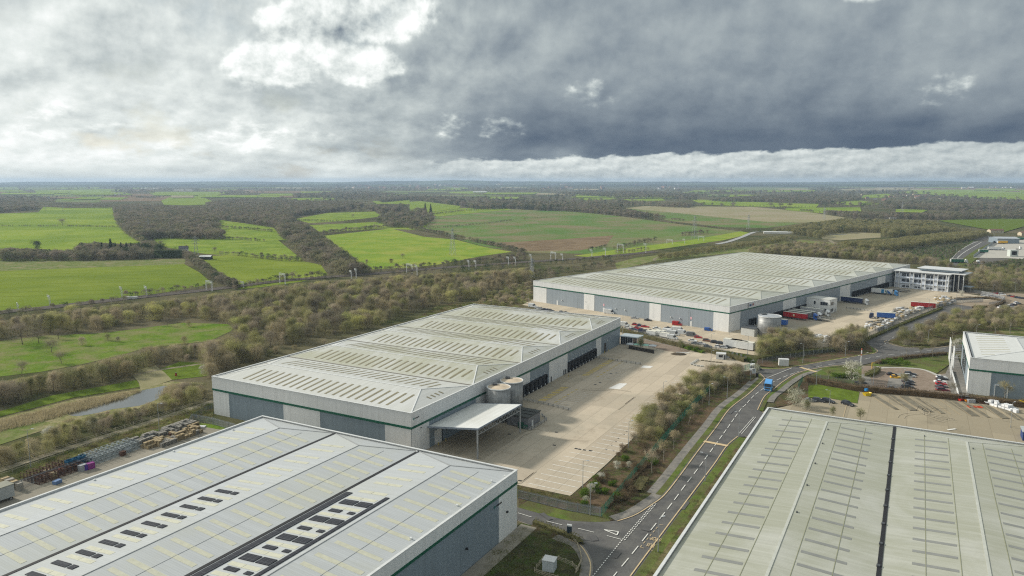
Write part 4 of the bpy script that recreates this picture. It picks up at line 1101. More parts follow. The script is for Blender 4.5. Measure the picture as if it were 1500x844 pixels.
nt2.put(b2.inputs['Base Color'], nt2.mix(1.0, (.30, .305, .30), nt2.combine(ff, ff, ff), 'MULTIPLY')); b2.inputs['Roughness'].default_value = .5; b2.inputs['Metallic'].default_value = .25
def tank(c, r, h, lab, lid=(.52, .43, .32), z=0):
    t = empty('water_tank', c, 0, lab, 'water tank')
    mb = MB(); mb.tube((0, 0, 0), (0, 0, h), r, n=40); mb.build('tank_wall', TANK, t, True)
    for p in t.children[0].data.polygons: p.use_smooth = len(p.vertices) == 4
    mb = MB(); n = 40
    ring = lambda rr, zz: [(rr*math.cos(2*math.pi*i/n), rr*math.sin(2*math.pi*i/n), zz) for i in range(n)]
    v = ring(r + .12, h - .15) + ring(r + .12, h + .2) + ring(r - .12, h + .2) + ring(r - .12, h - .0)
    fs = [(k*n + i, k*n + (i+1) % n, (k+1)*n + (i+1) % n, (k+1)*n + i) for k in range(3) for i in range(n)]
    mb.add(v, fs); mb.build('rim', WMET, t)
    mb = MB(); mb.add(ring(r - .12, h + .02) + [(0, 0, h + .3)], [(i, (i+1) % n, n) for i in range(n)]); mb.build('lid', plain('tank_lid' + str(round(lid[0]*100)), lid, .7, var=.25, scale=.4), t)
    MB().box(-r*.55, -r*.15, r*.35, r*.75, h + .15, h + .75).build('hatch', DGRY, t)
    mb = MB()
    for sx in (-.3, .3): mb.beam((-r - .25, sx, 0), (-r - .25, sx, h + 1.1), .06, .06)
    for i in range(int(h/.4)): mb.beam((-r - .25, -.3, .3 + i*.4), (-r - .25, .3, .3 + i*.4), .04, .04)
    mb.build('ladder', MATS['galvanised_steel'], t)
    for k in range(1, 4):
        mb = MB(); v = ring(r + .06, h*k/4) + ring(r + .06, h*k/4 + .12)
        mb.add(v, [(i, (i+1) % n, (i+1) % n + n, i + n) for i in range(n)]); mb.build('hoop', MATS['galvanised_steel'], t)
    return t
tank(w_of(O2, A1, 41.9, 5.2), 3.9, 11.4, 'riveted steel water tank nearer the loading canopy beside the middle warehouse')
tank(w_of(O2, A1, 51.2, 5.0), 3.9, 11.4, 'riveted steel water tank just behind another, nearer the black dock shelters')
tank(w_of(O3, A3, 7.0, 19.0), 5.7, 10.6, 'single broad steel water tank at the corner of the largest warehouse', (.36, .38, .40))
# --- pump house
ph = empty('pump_house', w_of(O2, A1, 38.6, 10.2), -R(A1), 'dark grey flat-roofed pump house between the water tanks and the yard', 'pump house')
MB().box(0, 8.0, 0, 8.3, 0, 3.7).build('wall', cladding('pump_wall', (.20, .205, .22)), ph)
mb = MB(); mb.box(-.25, 8.25, -.25, 8.55, 3.703, 3.95)
mb.build('roof', plain('roof_felt', (.055, .06, .055), .8), ph)
MB().box(.1, 7.9, 2.6, 2.8, 3.953, 4.1).build('roof_rib', plain('roof_rib_dark', (.03, .03, .03), .8), ph); MB().box(.1, 7.9, 5.4, 5.6, 3.953, 4.1).build('roof_rib', MATS['roof_rib_dark'], ph)
MB().box(8.003, 8.05, 2.2, 3.3, .05, 2.2).build('door', WMET, ph)
gb = empty('green_bin', w_of(O2, A1, 37.4, 15.0), -R(A1), 'dark green lidded bin against the front of the pump house', 'bin')
MB().box(0, 3, 0, .9, .15, 1.3).build('body', plain('bin_green', (.01, .09, .05), .5), gb); MB().box(-.05, 1.6, -.05, .95, 1.303, 2.0).build('lid', MATS['bin_green'], gb)
for x in (.3, 2.7): MB().tube((x, .1, .15), (x, .8, .15), .14, n=8).build('wheel', BLK, gb)
# --- end office
of = House('office_block', w_of(O3, A3, 241, 2.4), A3, (0, 36, 0, 17), 13.0, 'white three storey office block with brise soleil columns at the end of the largest warehouse', 'office')
r_ = of.root
OW = plain('office_white', (.60, .64, .70), .45, var=.06)
MB().box(0, 36, .8, 17, 0, 12.2).build('wall', OW, r_)
MB().box(-1.2, 37.2, -1.2, 17.6, 12.6, 13.05).build('roof', plain('office_roof', (.62, .63, .62), .5), r_)
MB().box(14, 40, 9, 24, 13.4, 15.0).build('plant_room', GCLAD, r_); MB().box(12.5, 42, 7.6, 25.6, 15.003, 15.4).build('upper_roof', plain('office_roof2', (.6, .61, .61), .5), r_)
for i, x in enumerate((0.4, 3.0, 10.5, 13, 18.5, 21.0, 26.6, 29.2, 34.6, 36.2)): MB().tube((x, -.5, 0), (x, -.5, 12.6), .28, n=8).build('column', WMET, r_)
for k, z in enumerate((.9, 4.9, 8.9)):
    for (a, b) in ((5.2, 9.6), (13.8, 17.6), (21.8, 25.8), (29.8, 34.0)):
        m_ = a + (b-a)*.55
        of.y0 = .8; of.win('F', a - .6 if k else a, m_ - .3, z, z + (2.1 if k else 1.3), panes=3, frame_mat=OW); of.win('F', m_ + .3, b + .5, z, z + (2.1 if k else 1.3), panes=2, frame_mat=OW)
    MB().box(-.4, 36.4, -.2, .797, z + 2.9, z + 3.15).build('floor_band', OW, r_)
    of.y0 = 0
    of.win('R', 2, 7, z, z + 2.4, panes=4); of.win('R', 9, 15, z, z + 2.4, panes=4)
MB().box(.2, 35.8, .2, .76, 11.2, 12.2).build('louvre', DGRY, r_)
for x in (38, 41, 44): MB().tube((x, 6, 0), (x, 6, 12.8), .3, n=8).build('column', WMET, r_)
MB().box(36.003, 45, 5, 24, 12.7, 13.2).build('porch_roof', WMET, r_); MB().box(36.003, 43, 8, 22, 0, 12.6).build('stair_tower', GLS, r_)
MB().box(43.3, 49, 7, 15, 4.0, 4.3).build('entrance_canopy', GCLAD, r_)
# ---------------------------------------------------------------- trees, shrubs, hedges, woods
BARK = plain('bark', (.115, .095, .07), .9, var=.3, scale=2)
BARKP = plain('bark_pale', (.26, .24, .19), .9, var=.3, scale=2)
TW_O = foliage('twigs_olive', [(.33, .285, .16), (.43, .36, .23), (.235, .235, .105), (.38, .365, .15), (.47, .395, .28), (.225, .20, .145), (.28, .29, .115)])
TW_B = foliage('twigs_brown', [(.22, .19, .14), (.27, .225, .17), (.19, .17, .12), (.25, .225, .14)])
TW_Y = foliage('catkins_yellow', [(.46, .45, .15), (.50, .47, .20), (.38, .40, .14)])
TW_E = foliage('evergreen', [(.035, .06, .028), (.055, .085, .035), (.07, .095, .045)])
TW_H = foliage('hedge_leaves', [(.14, .15, .05), (.17, .15, .08), (.16, .18, .055)])
TW_R = foliage('hedge_russet', [(.17, .125, .075), (.19, .14, .085), (.14, .11, .065)])
TW_G = foliage('fresh_leaves', [(.10, .17, .02), (.13, .20, .03)])
TW_W = foliage('blossom', [(.60, .58, .50), (.48, .48, .36)])
TW_S = foliage('young_leaf', [(.20, .22, .08), (.26, .26, .13), (.17, .18, .075)])
TW_F = foliage('far_wood', [(.23, .195, .145), (.33, .28, .205), (.165, .16, .105), (.29, .27, .155), (.12, .135, .075), (.25, .21, .17)], clump=.15)
TW_V = foliage('thicket_olive', [(.27, .26, .12), (.32, .29, .15), (.24, .24, .10), (.30, .27, .12)], clump=.15)

def tris(P, D, L, Wd, rs, droop=0.0, N=None):
    """one thin triangle per row: base at P, pointing along D; with N most lie flat in the crown's skin"""
    n = len(P)
    A = rs.normal(size=(n, 3))
    if N is not None:
        m = rs.random(n) < .72; Tn = np.cross(N + rs.normal(size=(n, 3))*.25, A); Tn /= np.linalg.norm(Tn, axis=1, keepdims=True) + 1e-9
        D = np.where(m[:, None], Tn, D); A = np.where(m[:, None], N, A)
    S = np.cross(D, A); S /= np.linalg.norm(S, axis=1, keepdims=True) + 1e-9
    S *= (Wd/2)[:, None]
    tip = P + D*L[:, None]; tip[:, 2] -= droop*L
    V = np.empty((n*3, 3)); V[0::3] = P - S; V[1::3] = P + S; V[2::3] = tip
    return V
def np_mesh(name, parts, mats):
    """parts: list of (verts Nx3, faces MxK array, material index)"""
    vs, ls, mi, tot = [], [], [], 0; cnt = []
    for V, Fc, m in parts:
        vs.append(V); Fc = np.asarray(Fc) + tot; tot += len(V); ls.append(Fc.ravel()); cnt += [Fc.shape[1]]*len(Fc); mi += [m]*len(Fc)
    V = np.concatenate(vs).astype(np.float32); Lp = np.concatenate(ls).astype(np.int32); cnt = np.array(cnt, np.int32)
    me = bpy.data.meshes.new(name); me.vertices.add(len(V)); me.vertices.foreach_set('co', V.ravel())
    me.loops.add(len(Lp)); me.loops.foreach_set('vertex_index', Lp)
    me.polygons.add(len(cnt)); st = np.concatenate([[0], np.cumsum(cnt)[:-1]]).astype(np.int32)
    me.polygons.foreach_set('loop_start', st)
    for m in mats: me.materials.append(m)
    me.polygons.foreach_set('material_index', np.array(mi, np.int32)); me.update(calc_edges=True); me.validate()
    return me
def tri_faces(n): return np.arange(n*3).reshape(n, 3)

def skeleton(rs, H, spread, kind):
    """recursive limbs -> segments (p, q, r0, r1) and the tips"""
    segs, tips = [], []
    def grow(p, d, L, r, lev):
        n = 2 if lev > 1 else 3
        q = p
        for i in range(n):
            d = d + rs.normal(size=3)*(.10 + .05*lev); d[2] += .05; d /= np.linalg.norm(d)
            q2 = q + d*L/n; r2 = r*(1 - .32/n*(i+1)) if lev else r*(1-.08*(i+1))
            segs.append((q.copy(), q2.copy(), max(r, .012), max(r2, .01), lev)); q = q2; r = r2
            if lev >= 2: tips.append((q.copy(), d.copy(), lev))
        if lev >= (3 if kind != 'thin' else 2):
            tips.append((q, d, lev)); return
        m = {0: 6, 1: 4, 2: 4}[lev]
        for j in range(m):
            th = 2*math.pi*(j + rs.random()*.6)/m
            up = {'round': .75, 'tall': 1.7, 'thin': 1.3, 'spread': .6}[kind]
            if lev == 0 and j == 0: up *= 3
            dd = np.array([math.cos(th)*spread, math.sin(th)*spread, up + rs.random()*.4]) + d*.6
            dd /= np.linalg.norm(dd)
            grow(q - d*L*(.35*rs.random()), dd, L*rs.uniform(.62, .85), r*.58, lev+1)
    tl = {'round': .22, 'tall': .3, 'thin': .3, 'spread': .22}[kind]
    grow(np.zeros(3), np.array([0, 0, 1.0]), H*tl, H*.018, 0)
    return segs, tips
def tree_meshes(kind, H, width, seed, ntw, tw, tl=(.5, 1.1), wd=(.05, .11), low=.12, bark=None, minlev=0, fill_=.0):
    """trunk mesh and crown mesh for a leafless tree; crown = thousands of fine twigs"""
    rs = np.random.RandomState(seed)
    segs, tips = skeleton(rs, H, 1.0, kind)
    Pt = np.array([t[0] for t in tips]); Dt = np.array([t[1] for t in tips])
    mx = Pt[:, 2].max(); rad = np.sqrt((Pt[:, :2]**2).sum(1)).max()
    sx, sz = width/2/rad*.93, H*.93/mx
    sc = np.array([sx, sx, sz])
    mb = MB()
    for a, b, r0, r1, lev in segs:
        if lev <= 2: mb.tube(a*sc, b*sc, r0, r1, n=5 if lev == 0 else 3, caps=False)
    trunk = np_mesh('trunk', [(np.array(mb.v), np.array(mb.f), 0)], [bark or BARK])
    Pt = Pt*sc; idx = rs.randint(len(Pt), size=ntw)
    P = Pt[idx] + rs.normal(size=(ntw, 3))*np.array([width*.055, width*.055, H*.035])
    nf = int(ntw*fill_); th = rs.random(nf)*6.283; ph = rs.random(nf)**.5; zz_ = rs.random(nf)
    rr = width/2*(.62 + .38*np.sin(np.clip(zz_*.9 + .2, 0, 1)*np.pi)**.7)*ph
    P[:nf] = np.stack([np.cos(th)*rr, np.sin(th)*rr, H*(.03 + .72*zz_)], 1)
    P[:, 2] = np.maximum(P[:, 2], H*low*(.6 + .8*rs.random(ntw)))
    ctr = np.array([0, 0, H*.42]); out = P - ctr; out /= np.linalg.norm(out, axis=1, keepdims=True) + 1e-6
    D = out*.9 + Dt[idx]*.5 + rs.normal(size=(ntw, 3))*.45 + np.array([0, 0, .35]); D /= np.linalg.norm(D, axis=1, keepdims=True)
    L = rs.uniform(*tl, ntw); Wd = rs.uniform(*wd, ntw)
    crown = np_mesh('crown', [(tris(P, D, L, Wd, rs, N=out), tri_faces(ntw), 0)], [tw])
    return trunk, crown
def blob_crown(H, width, seed, n, tw, lobes=9, low=.05, cone=False, tl=(.35, .8), wd=(.12, .28), jag=.28):
    """dense crown: leaf faces through the volume of several overlapping lobes"""
    rs = np.random.RandomState(seed); Ps = []; Ds = []
    if cone:
        t = rs.random(n)**.6; h = H*(1 - t*(1-low)); r = (width/2)*t**.85*(.75 + .25*np.sin(h*4 + rs.random()*6))
        th = rs.random(n)*6.283; rr = r*(.55 + .45*rs.random(n))
        P = np.stack([np.cos(th)*rr, np.sin(th)*rr, h], 1); D = np.stack([np.cos(th), np.sin(th), -.1 + .5*rs.random(n)], 1)
    else:
        C = []
        for i in range(lobes):
            th = rs.random()*6.283; q = rs.random()**.5*.55
            C.append((math.cos(th)*width/2*q, math.sin(th)*width/2*q, H*rs.uniform(.42, .74), width*rs.uniform(.20, .34), H*rs.uniform(.2, .32)))
        C = np.array(C); k = rs.randint(lobes, size=n); c = C[k]
        N = rs.normal(size=(n, 3)); N /= np.linalg.norm(N, axis=1, keepdims=True)
        N[:, 2] = np.where(N[:, 2] < -.3, -N[:, 2], N[:, 2])
        rr = (1 - jag*rs.random(n)**1.5)[:, None]
        P = c[:, :3] + N*rr*np.stack([c[:, 3], c[:, 3], c[:, 4]], 1); P[:, 2] = np.clip(P[:, 2], H*low, None)
        m = rs.random(n) < .25   # skirt down to the ground
        P[m, 2] = H*low + rs.random(m.sum())*H*.35; P[m, :2] *= .95
        D = N + rs.normal(size=(n, 3))*.5 + np.array([0, 0, .4])
    D /= np.linalg.norm(D, axis=1, keepdims=True)
    return P, D, rs.uniform(*tl, n), rs.uniform(*wd, n), rs, (N if not cone else D)
def blob_mesh(name, *a, mats=None, **k):
    P, D, L, Wd, rs, N = blob_crown(*a, **k)
    return np_mesh(name, [(tris(P, D, L, Wd, rs, N=N), tri_faces(len(P)), 0)], [a[4]])
def trunk_mesh(H, bark=BARK, r=.16):
    mb = MB(); mb.tube((0, 0, 0), (.05*H, .02*H, H), r, r*.4, n=5, caps=False)
    for i in range(5):
        th = i*1.26; mb.tube((.02*H, 0, H*.45), (math.cos(th)*H*.3 + .03*H, math.sin(th)*H*.3, H*.95), r*.5, r*.15, n=3, caps=False)
    return np_mesh('trunk', [(np.array(mb.v), np.array(mb.f), 0)], [bark])

SP = {}   # species -> list of (trunk mesh, crown mesh, height, width)
def species(name, items): SP[name] = items
species('round', [(*tree_meshes('round', 10, 10, 20+i, 3600, TW_O, (.5, 1.15), (.05, .11), .02, fill_=.58), 10, 10) for i in range(5)])
species('oak', [(*tree_meshes('spread', 11, 12, 40+i, 2700, TW_B, (.5, 1.2), (.045, .09), .10, fill_=.36), 11, 12) for i in range(3)])
species('tall', [(*tree_meshes('tall', 13, 8, 60+i, 3200, TW_O, (.7, 1.6), (.045, .10), .02, fill_=.5), 13, 8) for i in range(4)])
species('birch', [(*tree_meshes('tall', 12, 5.5, 70+i, 1300, TW_B, (.6, 1.3), (.04, .07), .25, BARKP), 12, 5.5) for i in range(2)])
species('street', [(*tree_meshes('thin', 6.5, 4.4, 80+i, 900, TW_O, (.4, .9), (.04, .075), .35, BARKP), 6.5, 4.4) for i in range(3)])
species('willow', [(trunk_mesh(5), blob_mesh('crown', 8, 9, 90+i, 2600, TW_Y, lobes=8, tl=(.3, .8), wd=(.06, .16)), 8, 9) for i in range(2)])
species('shrub', [(trunk_mesh(2.2, r=.07), blob_mesh('crown', 3.6, 4.4, 100+i, 1300, TW_O, lobes=8, tl=(.3, .75), wd=(.04, .10), jag=.6), 3.6, 4.4) for i in range(4)])
species('conifer', [(trunk_mesh(8), blob_mesh('crown', 14, 6.5, 110+i, 1700, TW_E, cone=True, tl=(.5, 1.1), wd=(.2, .45)), 14, 6.5) for i in range(2)])
species('yew', [(trunk_mesh(4), blob_mesh('crown', 9, 9, 115+i, 1700, TW_E, lobes=9, tl=(.3, .8), wd=(.2, .4)), 9, 9) for i in range(2)])
species('blossom', [(trunk_mesh(1.8, r=.06), blob_mesh('crown', 3.2, 3.6, 120+i, 900, TW_W, lobes=7, tl=(.2, .5), wd=(.06, .13), jag=.7), 3.2, 3.6) for i in range(2)])
species('leafy', [(trunk_mesh(3, r=.07), blob_mesh('crown', 4.6, 3.4, 130+i, 800, TW_S, lobes=7, tl=(.2, .5), wd=(.06, .14), jag=.7, low=.25), 4.6, 3.4) for i in range(2)])
species('green_shrub', [(trunk_mesh(1.2, r=.05), blob_mesh('crown', 1.9, 3.2, 140+i, 1000, TW_G, lobes=8, tl=(.2, .45), wd=(.06, .14), jag=.6), 1.9, 3.2) for i in range(2)])
species('russet_shrub', [(trunk_mesh(1.2, r=.05), blob_mesh('crown', 2.4, 3.6, 150+i, 1000, TW_R, lobes=8, tl=(.25, .6), wd=(.04, .09), jag=.7), 2.4, 3.6) for i in range(2)])

PROTO = {}
def plant(sp, x, y, h, label, cat, group, name, z=0.0, rs=random, var=None, wide=1.0):
    items = SP[sp]; i = rs.randrange(len(items)) if var is None else var
    tr, cr_, H, Wd = items[i]; k = h/H
    r = empty(name, (x, y, z), rs.uniform(0, 6.28), label, cat, group); r.scale = (k*wide*rs.uniform(.9, 1.12), k*wide*rs.uniform(.9, 1.12), k)
    for nm, me in (('trunk', tr), ('crown', cr_)):
        o = bpy.data.objects.new(nm, me); COL.objects.link(o); o.parent = r
    return r

# ---- polygons of woodland, traced in photo pixels
def inside(p, poly):
    x, y = p; c = False; n = len(poly)
    for i in range(n):
        (x0, y0), (x1, y1) = poly[i], poly[i-1]
        if (y0 > y) != (y1 > y) and x < (x1-x0)*(y-y0)/(y1-y0) + x0: c = not c
    return c
def fill(poly_px, sp, seed):
    P = [g(*p) for p in poly_px]; rs = random.Random(seed); out = []
    xs = [p[0] for p in P]; ys = [p[1] for p in P]; y = min(ys); row = 0
    while y < max(ys):
        x = min(xs) + (sp/2 if row % 2 else 0)
        while x < max(xs):
            q = (x + rs.uniform(-.38, .38)*sp, y + rs.uniform(-.38, .38)*sp)
            if inside(q, P): out.append(q)
            x += sp
        y += sp*.87; row += 1
    return out
def in_building(q, mg=1.0):
    for (O, A, x0, x1, y0, y1) in ((O1, A1, -81.6, 0, -190, 0), (O2, A1, -84.2, 0, 0, 170.6), (O3, A3, -143.6, 0, 0, 280.5), (O4, A1, 0, 131, -210, 0), (O5, A1, 0, 70.6, 0, 54.6)):
        e1, e2 = frame(A); dx, dy = q[0]-O[0], q[1]-O[1]
        s, r = dx*e1[0]+dy*e1[1], dx*e2[0]+dy*e2[1]
        if x0-mg < r < x1+mg and y0-mg < s < y1+mg: return True
    return False
WOODS = [  # name for label, polygon, spacing, heights, mix of species
    ('north belt', [(-70, 497), (-70, 480), (0, 466), (120, 452), (230, 441), (420, 417), (560, 405), (700, 398), (783, 390), (783, 411), (740, 424), (700, 439), (640, 448), (590, 466), (520, 487), (480, 494), (400, 512), (345, 520), (330, 500), (348, 486), (338, 474), (300, 469), (262, 466), (240, 470), (190, 472), (165, 480), (135, 486), (60, 490), (0, 497)], 7.1, (4.8, 11.5), {'round': 9, 'willow': .9, 'tall': 3.5, 'oak': 2.5, 'shrub': 1.5}),
    ('pond wood', [(-70, 575), (0, 560), (60, 548), (120, 536), (172, 522), (196, 516), (215, 508), (300, 502), (335, 492), (350, 500), (420, 508), (470, 498), (500, 492), (480, 505), (400, 522), (330, 545), (312, 548), (311, 560), (300, 556), (309, 534), (262, 529), (228, 535), (203, 541), (199, 552), (130, 568), (60, 580), (0, 600), (-70, 612)], 4.9, (6.5, 12), {'round': 9, 'tall': 5, 'shrub': 1, 'birch': .7}),
    ('corner thicket', [(-60, 700), (0, 686), (100, 653), (203, 619), (300, 588), (312, 583), (312, 562), (270, 560), (242, 572), (232, 585), (205, 596), (150, 604), (95, 618), (62, 635), (0, 655), (-60, 670)], 4.3, (4, 7.5), {'round': 6, 'tall': 1, 'shrub': 4}),
    ('bank scrub', [(700, 440), (783, 412), (785, 440), (760, 446), (700, 452)], 6, (3, 5.5), {'shrub': 5, 'round': 1}),
    ('yard hedge', [(936, 640), (925, 655), (925, 628), (948, 606), (978, 582), (1012, 560), (1040, 546), (1062, 541), (1090, 549), (1086, 560), (1050, 570), (1020, 592), (985, 625), (955, 652)], 3.6, (3.6, 6.4), {'round': 5, 'shrub': 4}),
    ('big yard corner', [(1108, 517), (1128, 502), (1160, 498), (1192, 502), (1200, 510), (1170, 514), (1140, 522), (1110, 528)], 3.6, (5.5, 8), {'round': 6, 'tall': 2}),
    ('gate corner', [(1216, 511), (1228, 498), (1250, 492), (1264, 495), (1268, 503), (1262, 512), (1240, 515), (1220, 517)], 3.6, (5.5, 8), {'round': 5, 'tall': 2}),
    ('road island', [(1308, 499), (1349, 484), (1400, 465), (1444, 458), (1540, 458), (1540, 476), (1460, 484), (1410, 488), (1380, 494), (1340, 502)], 4.8, (4.5, 7), {'round': 8, 'shrub': 3}),
    ('behind the big unit', [(1090, 371), (1160, 362), (1215, 362), (1250, 370), (1320, 378), (1390, 390), (1400, 402), (1450, 400), (1560, 402), (1560, 444), (1500, 428), (1440, 427), (1402, 422), (1398, 398), (1345, 388), (1300, 384), (1200, 377)], 8, (6, 9), {'round': 8, 'tall': 1}),
]
trees = []
rs0 = random.Random(5)
for nm, poly, sp, hh, mixd in WOODS:
    tot = sum(mixd.values())
    for q in fill(poly, sp, hash(nm) % 1 + len(nm)):
        if in_building(q, 3): continue
        t = rs0.uniform(0, tot); 
        for spc, wgt in mixd.items():
            t -= wgt
            if t <= 0: break
        h = rs0.uniform(*hh)
        if spc == 'tall': h *= 1.15
        if spc == 'shrub': h = rs0.uniform(2.5, 4.5)
        if spc == 'willow': h = rs0.uniform(6.5, 8.5)
        if nm in ('north belt', 'pond wood', 'corner thicket'):     # crowns must stay inside the traced outline
            h0 = h
            while h > h0*.35 and not inside(pix(*q, h*.88), poly): h *= .86
            if not inside(pix(*q, h*.85), poly): continue
            if h < 4.2: spc = 'shrub'
        trees.append((math.hypot(q[0], q[1]), q, h, spc, nm))
trees.sort(key=lambda t: t[0])
WHERE = {'north belt': 'in the belt between the meadow and the railway', 'pond wood': 'in the wood between the meadow and the pond', 'corner thicket': 'in the thicket between the pond and the pallet yard',
         'bank scrub': 'on the bank between two warehouses', 'yard hedge': 'in the row between the middle yard and the main road', 'big yard corner': 'beside the big tank yard and the white road cabinet',
         'gate corner': 'at the fence corner by the road junction', 'road island': 'on the planted island right of the road junction', 'behind the big unit': 'in the belt behind the three storey office'}
LOOK = {'round': ('bare rounded olive-brown tree', 'tree', 'bare_tree'), 'tall': ('tall bare slender tree', 'tree', 'bare_tree'), 'oak': ('bare spreading dark tree', 'tree', 'bare_tree'), 'birch': ('bare tree with pale trunk', 'tree', 'bare_tree'),
        'shrub': ('low tangled olive shrub', 'shrub', 'shrub'), 'willow': ('rounded yellow-green budding tree', 'tree', 'budding_tree')}
# per area quota so that no more than ~290 stand as single trees
NT_, NS_ = 0, 0; rest = []
for d, q, h, spc, nm in trees:
    look, cat, name = LOOK[spc]
    lim = (NT_ < 262) if cat == 'tree' else (NS_ < 110)
    far = nm in ('north belt', 'behind the big unit') and spc not in ('willow',)
    if lim and not (nm == 'behind the big unit'):
        plant(spc, q[0], q[1], h, look + ' ' + WHERE[nm], cat, look + 's ' + WHERE[nm], name, rs=rs0)
        if cat == 'tree': NT_ += 1
        else: NS_ += 1
    else: rest.append((q, h, spc))

# ---- masses: instance scatter through geometry nodes, one object of kind stuff each
def variant_collection(name, specs):
    c = bpy.data.collections.new(name)
    for i, (sp, j) in enumerate(specs):
        tr, cr_, H, Wd = SP[sp][j]
        mb_v = [np.empty(len(m.vertices)*3, np.float32) for m in (tr, cr_)]
        parts = []; mats = []
        for m, arr in zip((tr, cr_), mb_v):
            m.vertices.foreach_get('co', arr); V = arr.reshape(-1, 3)/H
            lt = np.empty(len(m.loops), np.int32); m.loops.foreach_get('vertex_index', lt)
            kf = len(m.polygons[0].vertices); parts.append((V, lt.reshape(-1, kf), len(mats))); mats.append(m.materials[0])
        me = np_mesh('tree_variant', parts, mats); o = bpy.data.objects.new(f'v{i:02d}', me); c.objects.link(o)
    return c
def scatter(name, pts, coll, nvar, kind='stuff'):
    """pts: (x, y, z, height, variant)"""
    if not pts: return
    me = bpy.data.meshes.new(name); me.vertices.add(len(pts)); me.vertices.foreach_set('co', np.array([p[:3] for p in pts], np.float32).ravel())
    a = me.attributes.new('hgt', 'FLOAT', 'POINT'); a.data.foreach_set('value', np.array([p[3] for p in pts], np.float32))
    a = me.attributes.new('vi', 'INT', 'POINT'); a.data.foreach_set('value', np.array([p[4] % nvar for p in pts], np.int32))
    o = bpy.data.objects.new(name, me); COL.objects.link(o)
    ng = bpy.data.node_groups.new('scatter_' + name, 'GeometryNodeTree')
    ng.interface.new_socket('Geometry', in_out='INPUT', socket_type='NodeSocketGeometry'); ng.interface.new_socket('Geometry', in_out='OUTPUT', socket_type='NodeSocketGeometry')
    N = ng.nodes; Lk = ng.links
    gi, go = N.new('NodeGroupInput'), N.new('NodeGroupOutput'); ip = N.new('GeometryNodeInstanceOnPoints'); ci = N.new('GeometryNodeCollectionInfo')
    ci.inputs['Collection'].default_value = coll; ci.inputs['Separate Children'].default_value = True; ci.inputs['Reset Children'].default_value = True
    ah = N.new('GeometryNodeInputNamedAttribute'); ah.data_type = 'FLOAT'; ah.inputs['Name'].default_value = 'hgt'
    av = N.new('GeometryNodeInputNamedAttribute'); av.data_type = 'INT'; av.inputs['Name'].default_value = 'vi'
    rr = N.new('FunctionNodeRandomValue'); rr.data_type = 'FLOAT_VECTOR'; rr.inputs[0].default_value = (0, 0, 0); rr.inputs[1].default_value = (0, 0, 6.28)
    Lk.new(gi.outputs[0], ip.inputs['Points']); Lk.new(ci.outputs[0], ip.inputs['Instance']); ip.inputs['Pick Instance'].default_value = True
    Lk.new(av.outputs[0], ip.inputs['Instance Index']); Lk.new(rr.outputs[0], ip.inputs['Rotation']); Lk.new(ah.outputs[0], ip.inputs['Scale']); Lk.new(ip.outputs[0], go.inputs[0])
    md = o.modifiers.new('scatter', 'NODES'); md.node_group = ng
    return tag(o, kind=kind)
specs = [('round', i) for i in range(5)] + [('oak', i) for i in range(3)] + [('tall', i) for i in range(3)] + [('shrub', 0), ('shrub', 1), ('willow', 0), ('conifer', 0), ('yew', 0), ('birch', 0)]
VI = {}
for i, (s_, j) in enumerate(specs): VI.setdefault(s_, []).append(i)
CT_ = variant_collection('tree_variants', specs)
NV = len(specs); rr_ = random.Random(9)
scatter('woodland', [(q[0], q[1], 0, h, rr_.choice(VI[s_])) for q, h, s_ in rest], CT_, NV)
# light far variants: a patch of woodland canopy 1 unit high
FARC = bpy.data.collections.new('far_variants')
SP['far'] = []
for i in range(5):
    P, D, L, Wd, rs, N = blob_crown(1, 1.2 + .1*i, 200+i, 520, TW_F, lobes=3 + i, tl=(.06, .13), wd=(.04, .08), jag=.3)
    me = np_mesh('tree_variant', [(tris(P, D, L, Wd, rs, N=N), tri_faces(len(P)), 0)], [TW_F]); FARC.objects.link(bpy.data.objects.new(f'f{i:02d}', me))
P, D, L, Wd, rs, N = blob_crown(1, .7, 210, 300, TW_E, cone=True, tl=(.05, .12), wd=(.05, .1))
FARC.objects.link(bpy.data.objects.new('f05', np_mesh('tree_variant', [(tris(P, D, L, Wd, rs), tri_faces(len(P)), 0)], [TW_E])))
P, D, L, Wd, rs, N = blob_crown(1, 1.2, 211, 300, TW_E, lobes=7, tl=(.05, .12), wd=(.05, .1))
FARC.objects.link(bpy.data.objects.new('f06', np_mesh('tree_variant', [(tris(P, D, L, Wd, rs), tri_faces(len(P)), 0)], [TW_E])))
for i in range(3):
    P, D, L, Wd, rs, N = blob_crown(1, 1.3, 220+i, 520, TW_V, lobes=4 + i, tl=(.06, .13), wd=(.04, .08), jag=.3)
    FARC.objects.link(bpy.data.objects.new(f'f{7+i:02d}', np_mesh('tree_variant', [(tris(P, D, L, Wd, rs, N=N), tri_faces(len(P)), 0)], [TW_V])))
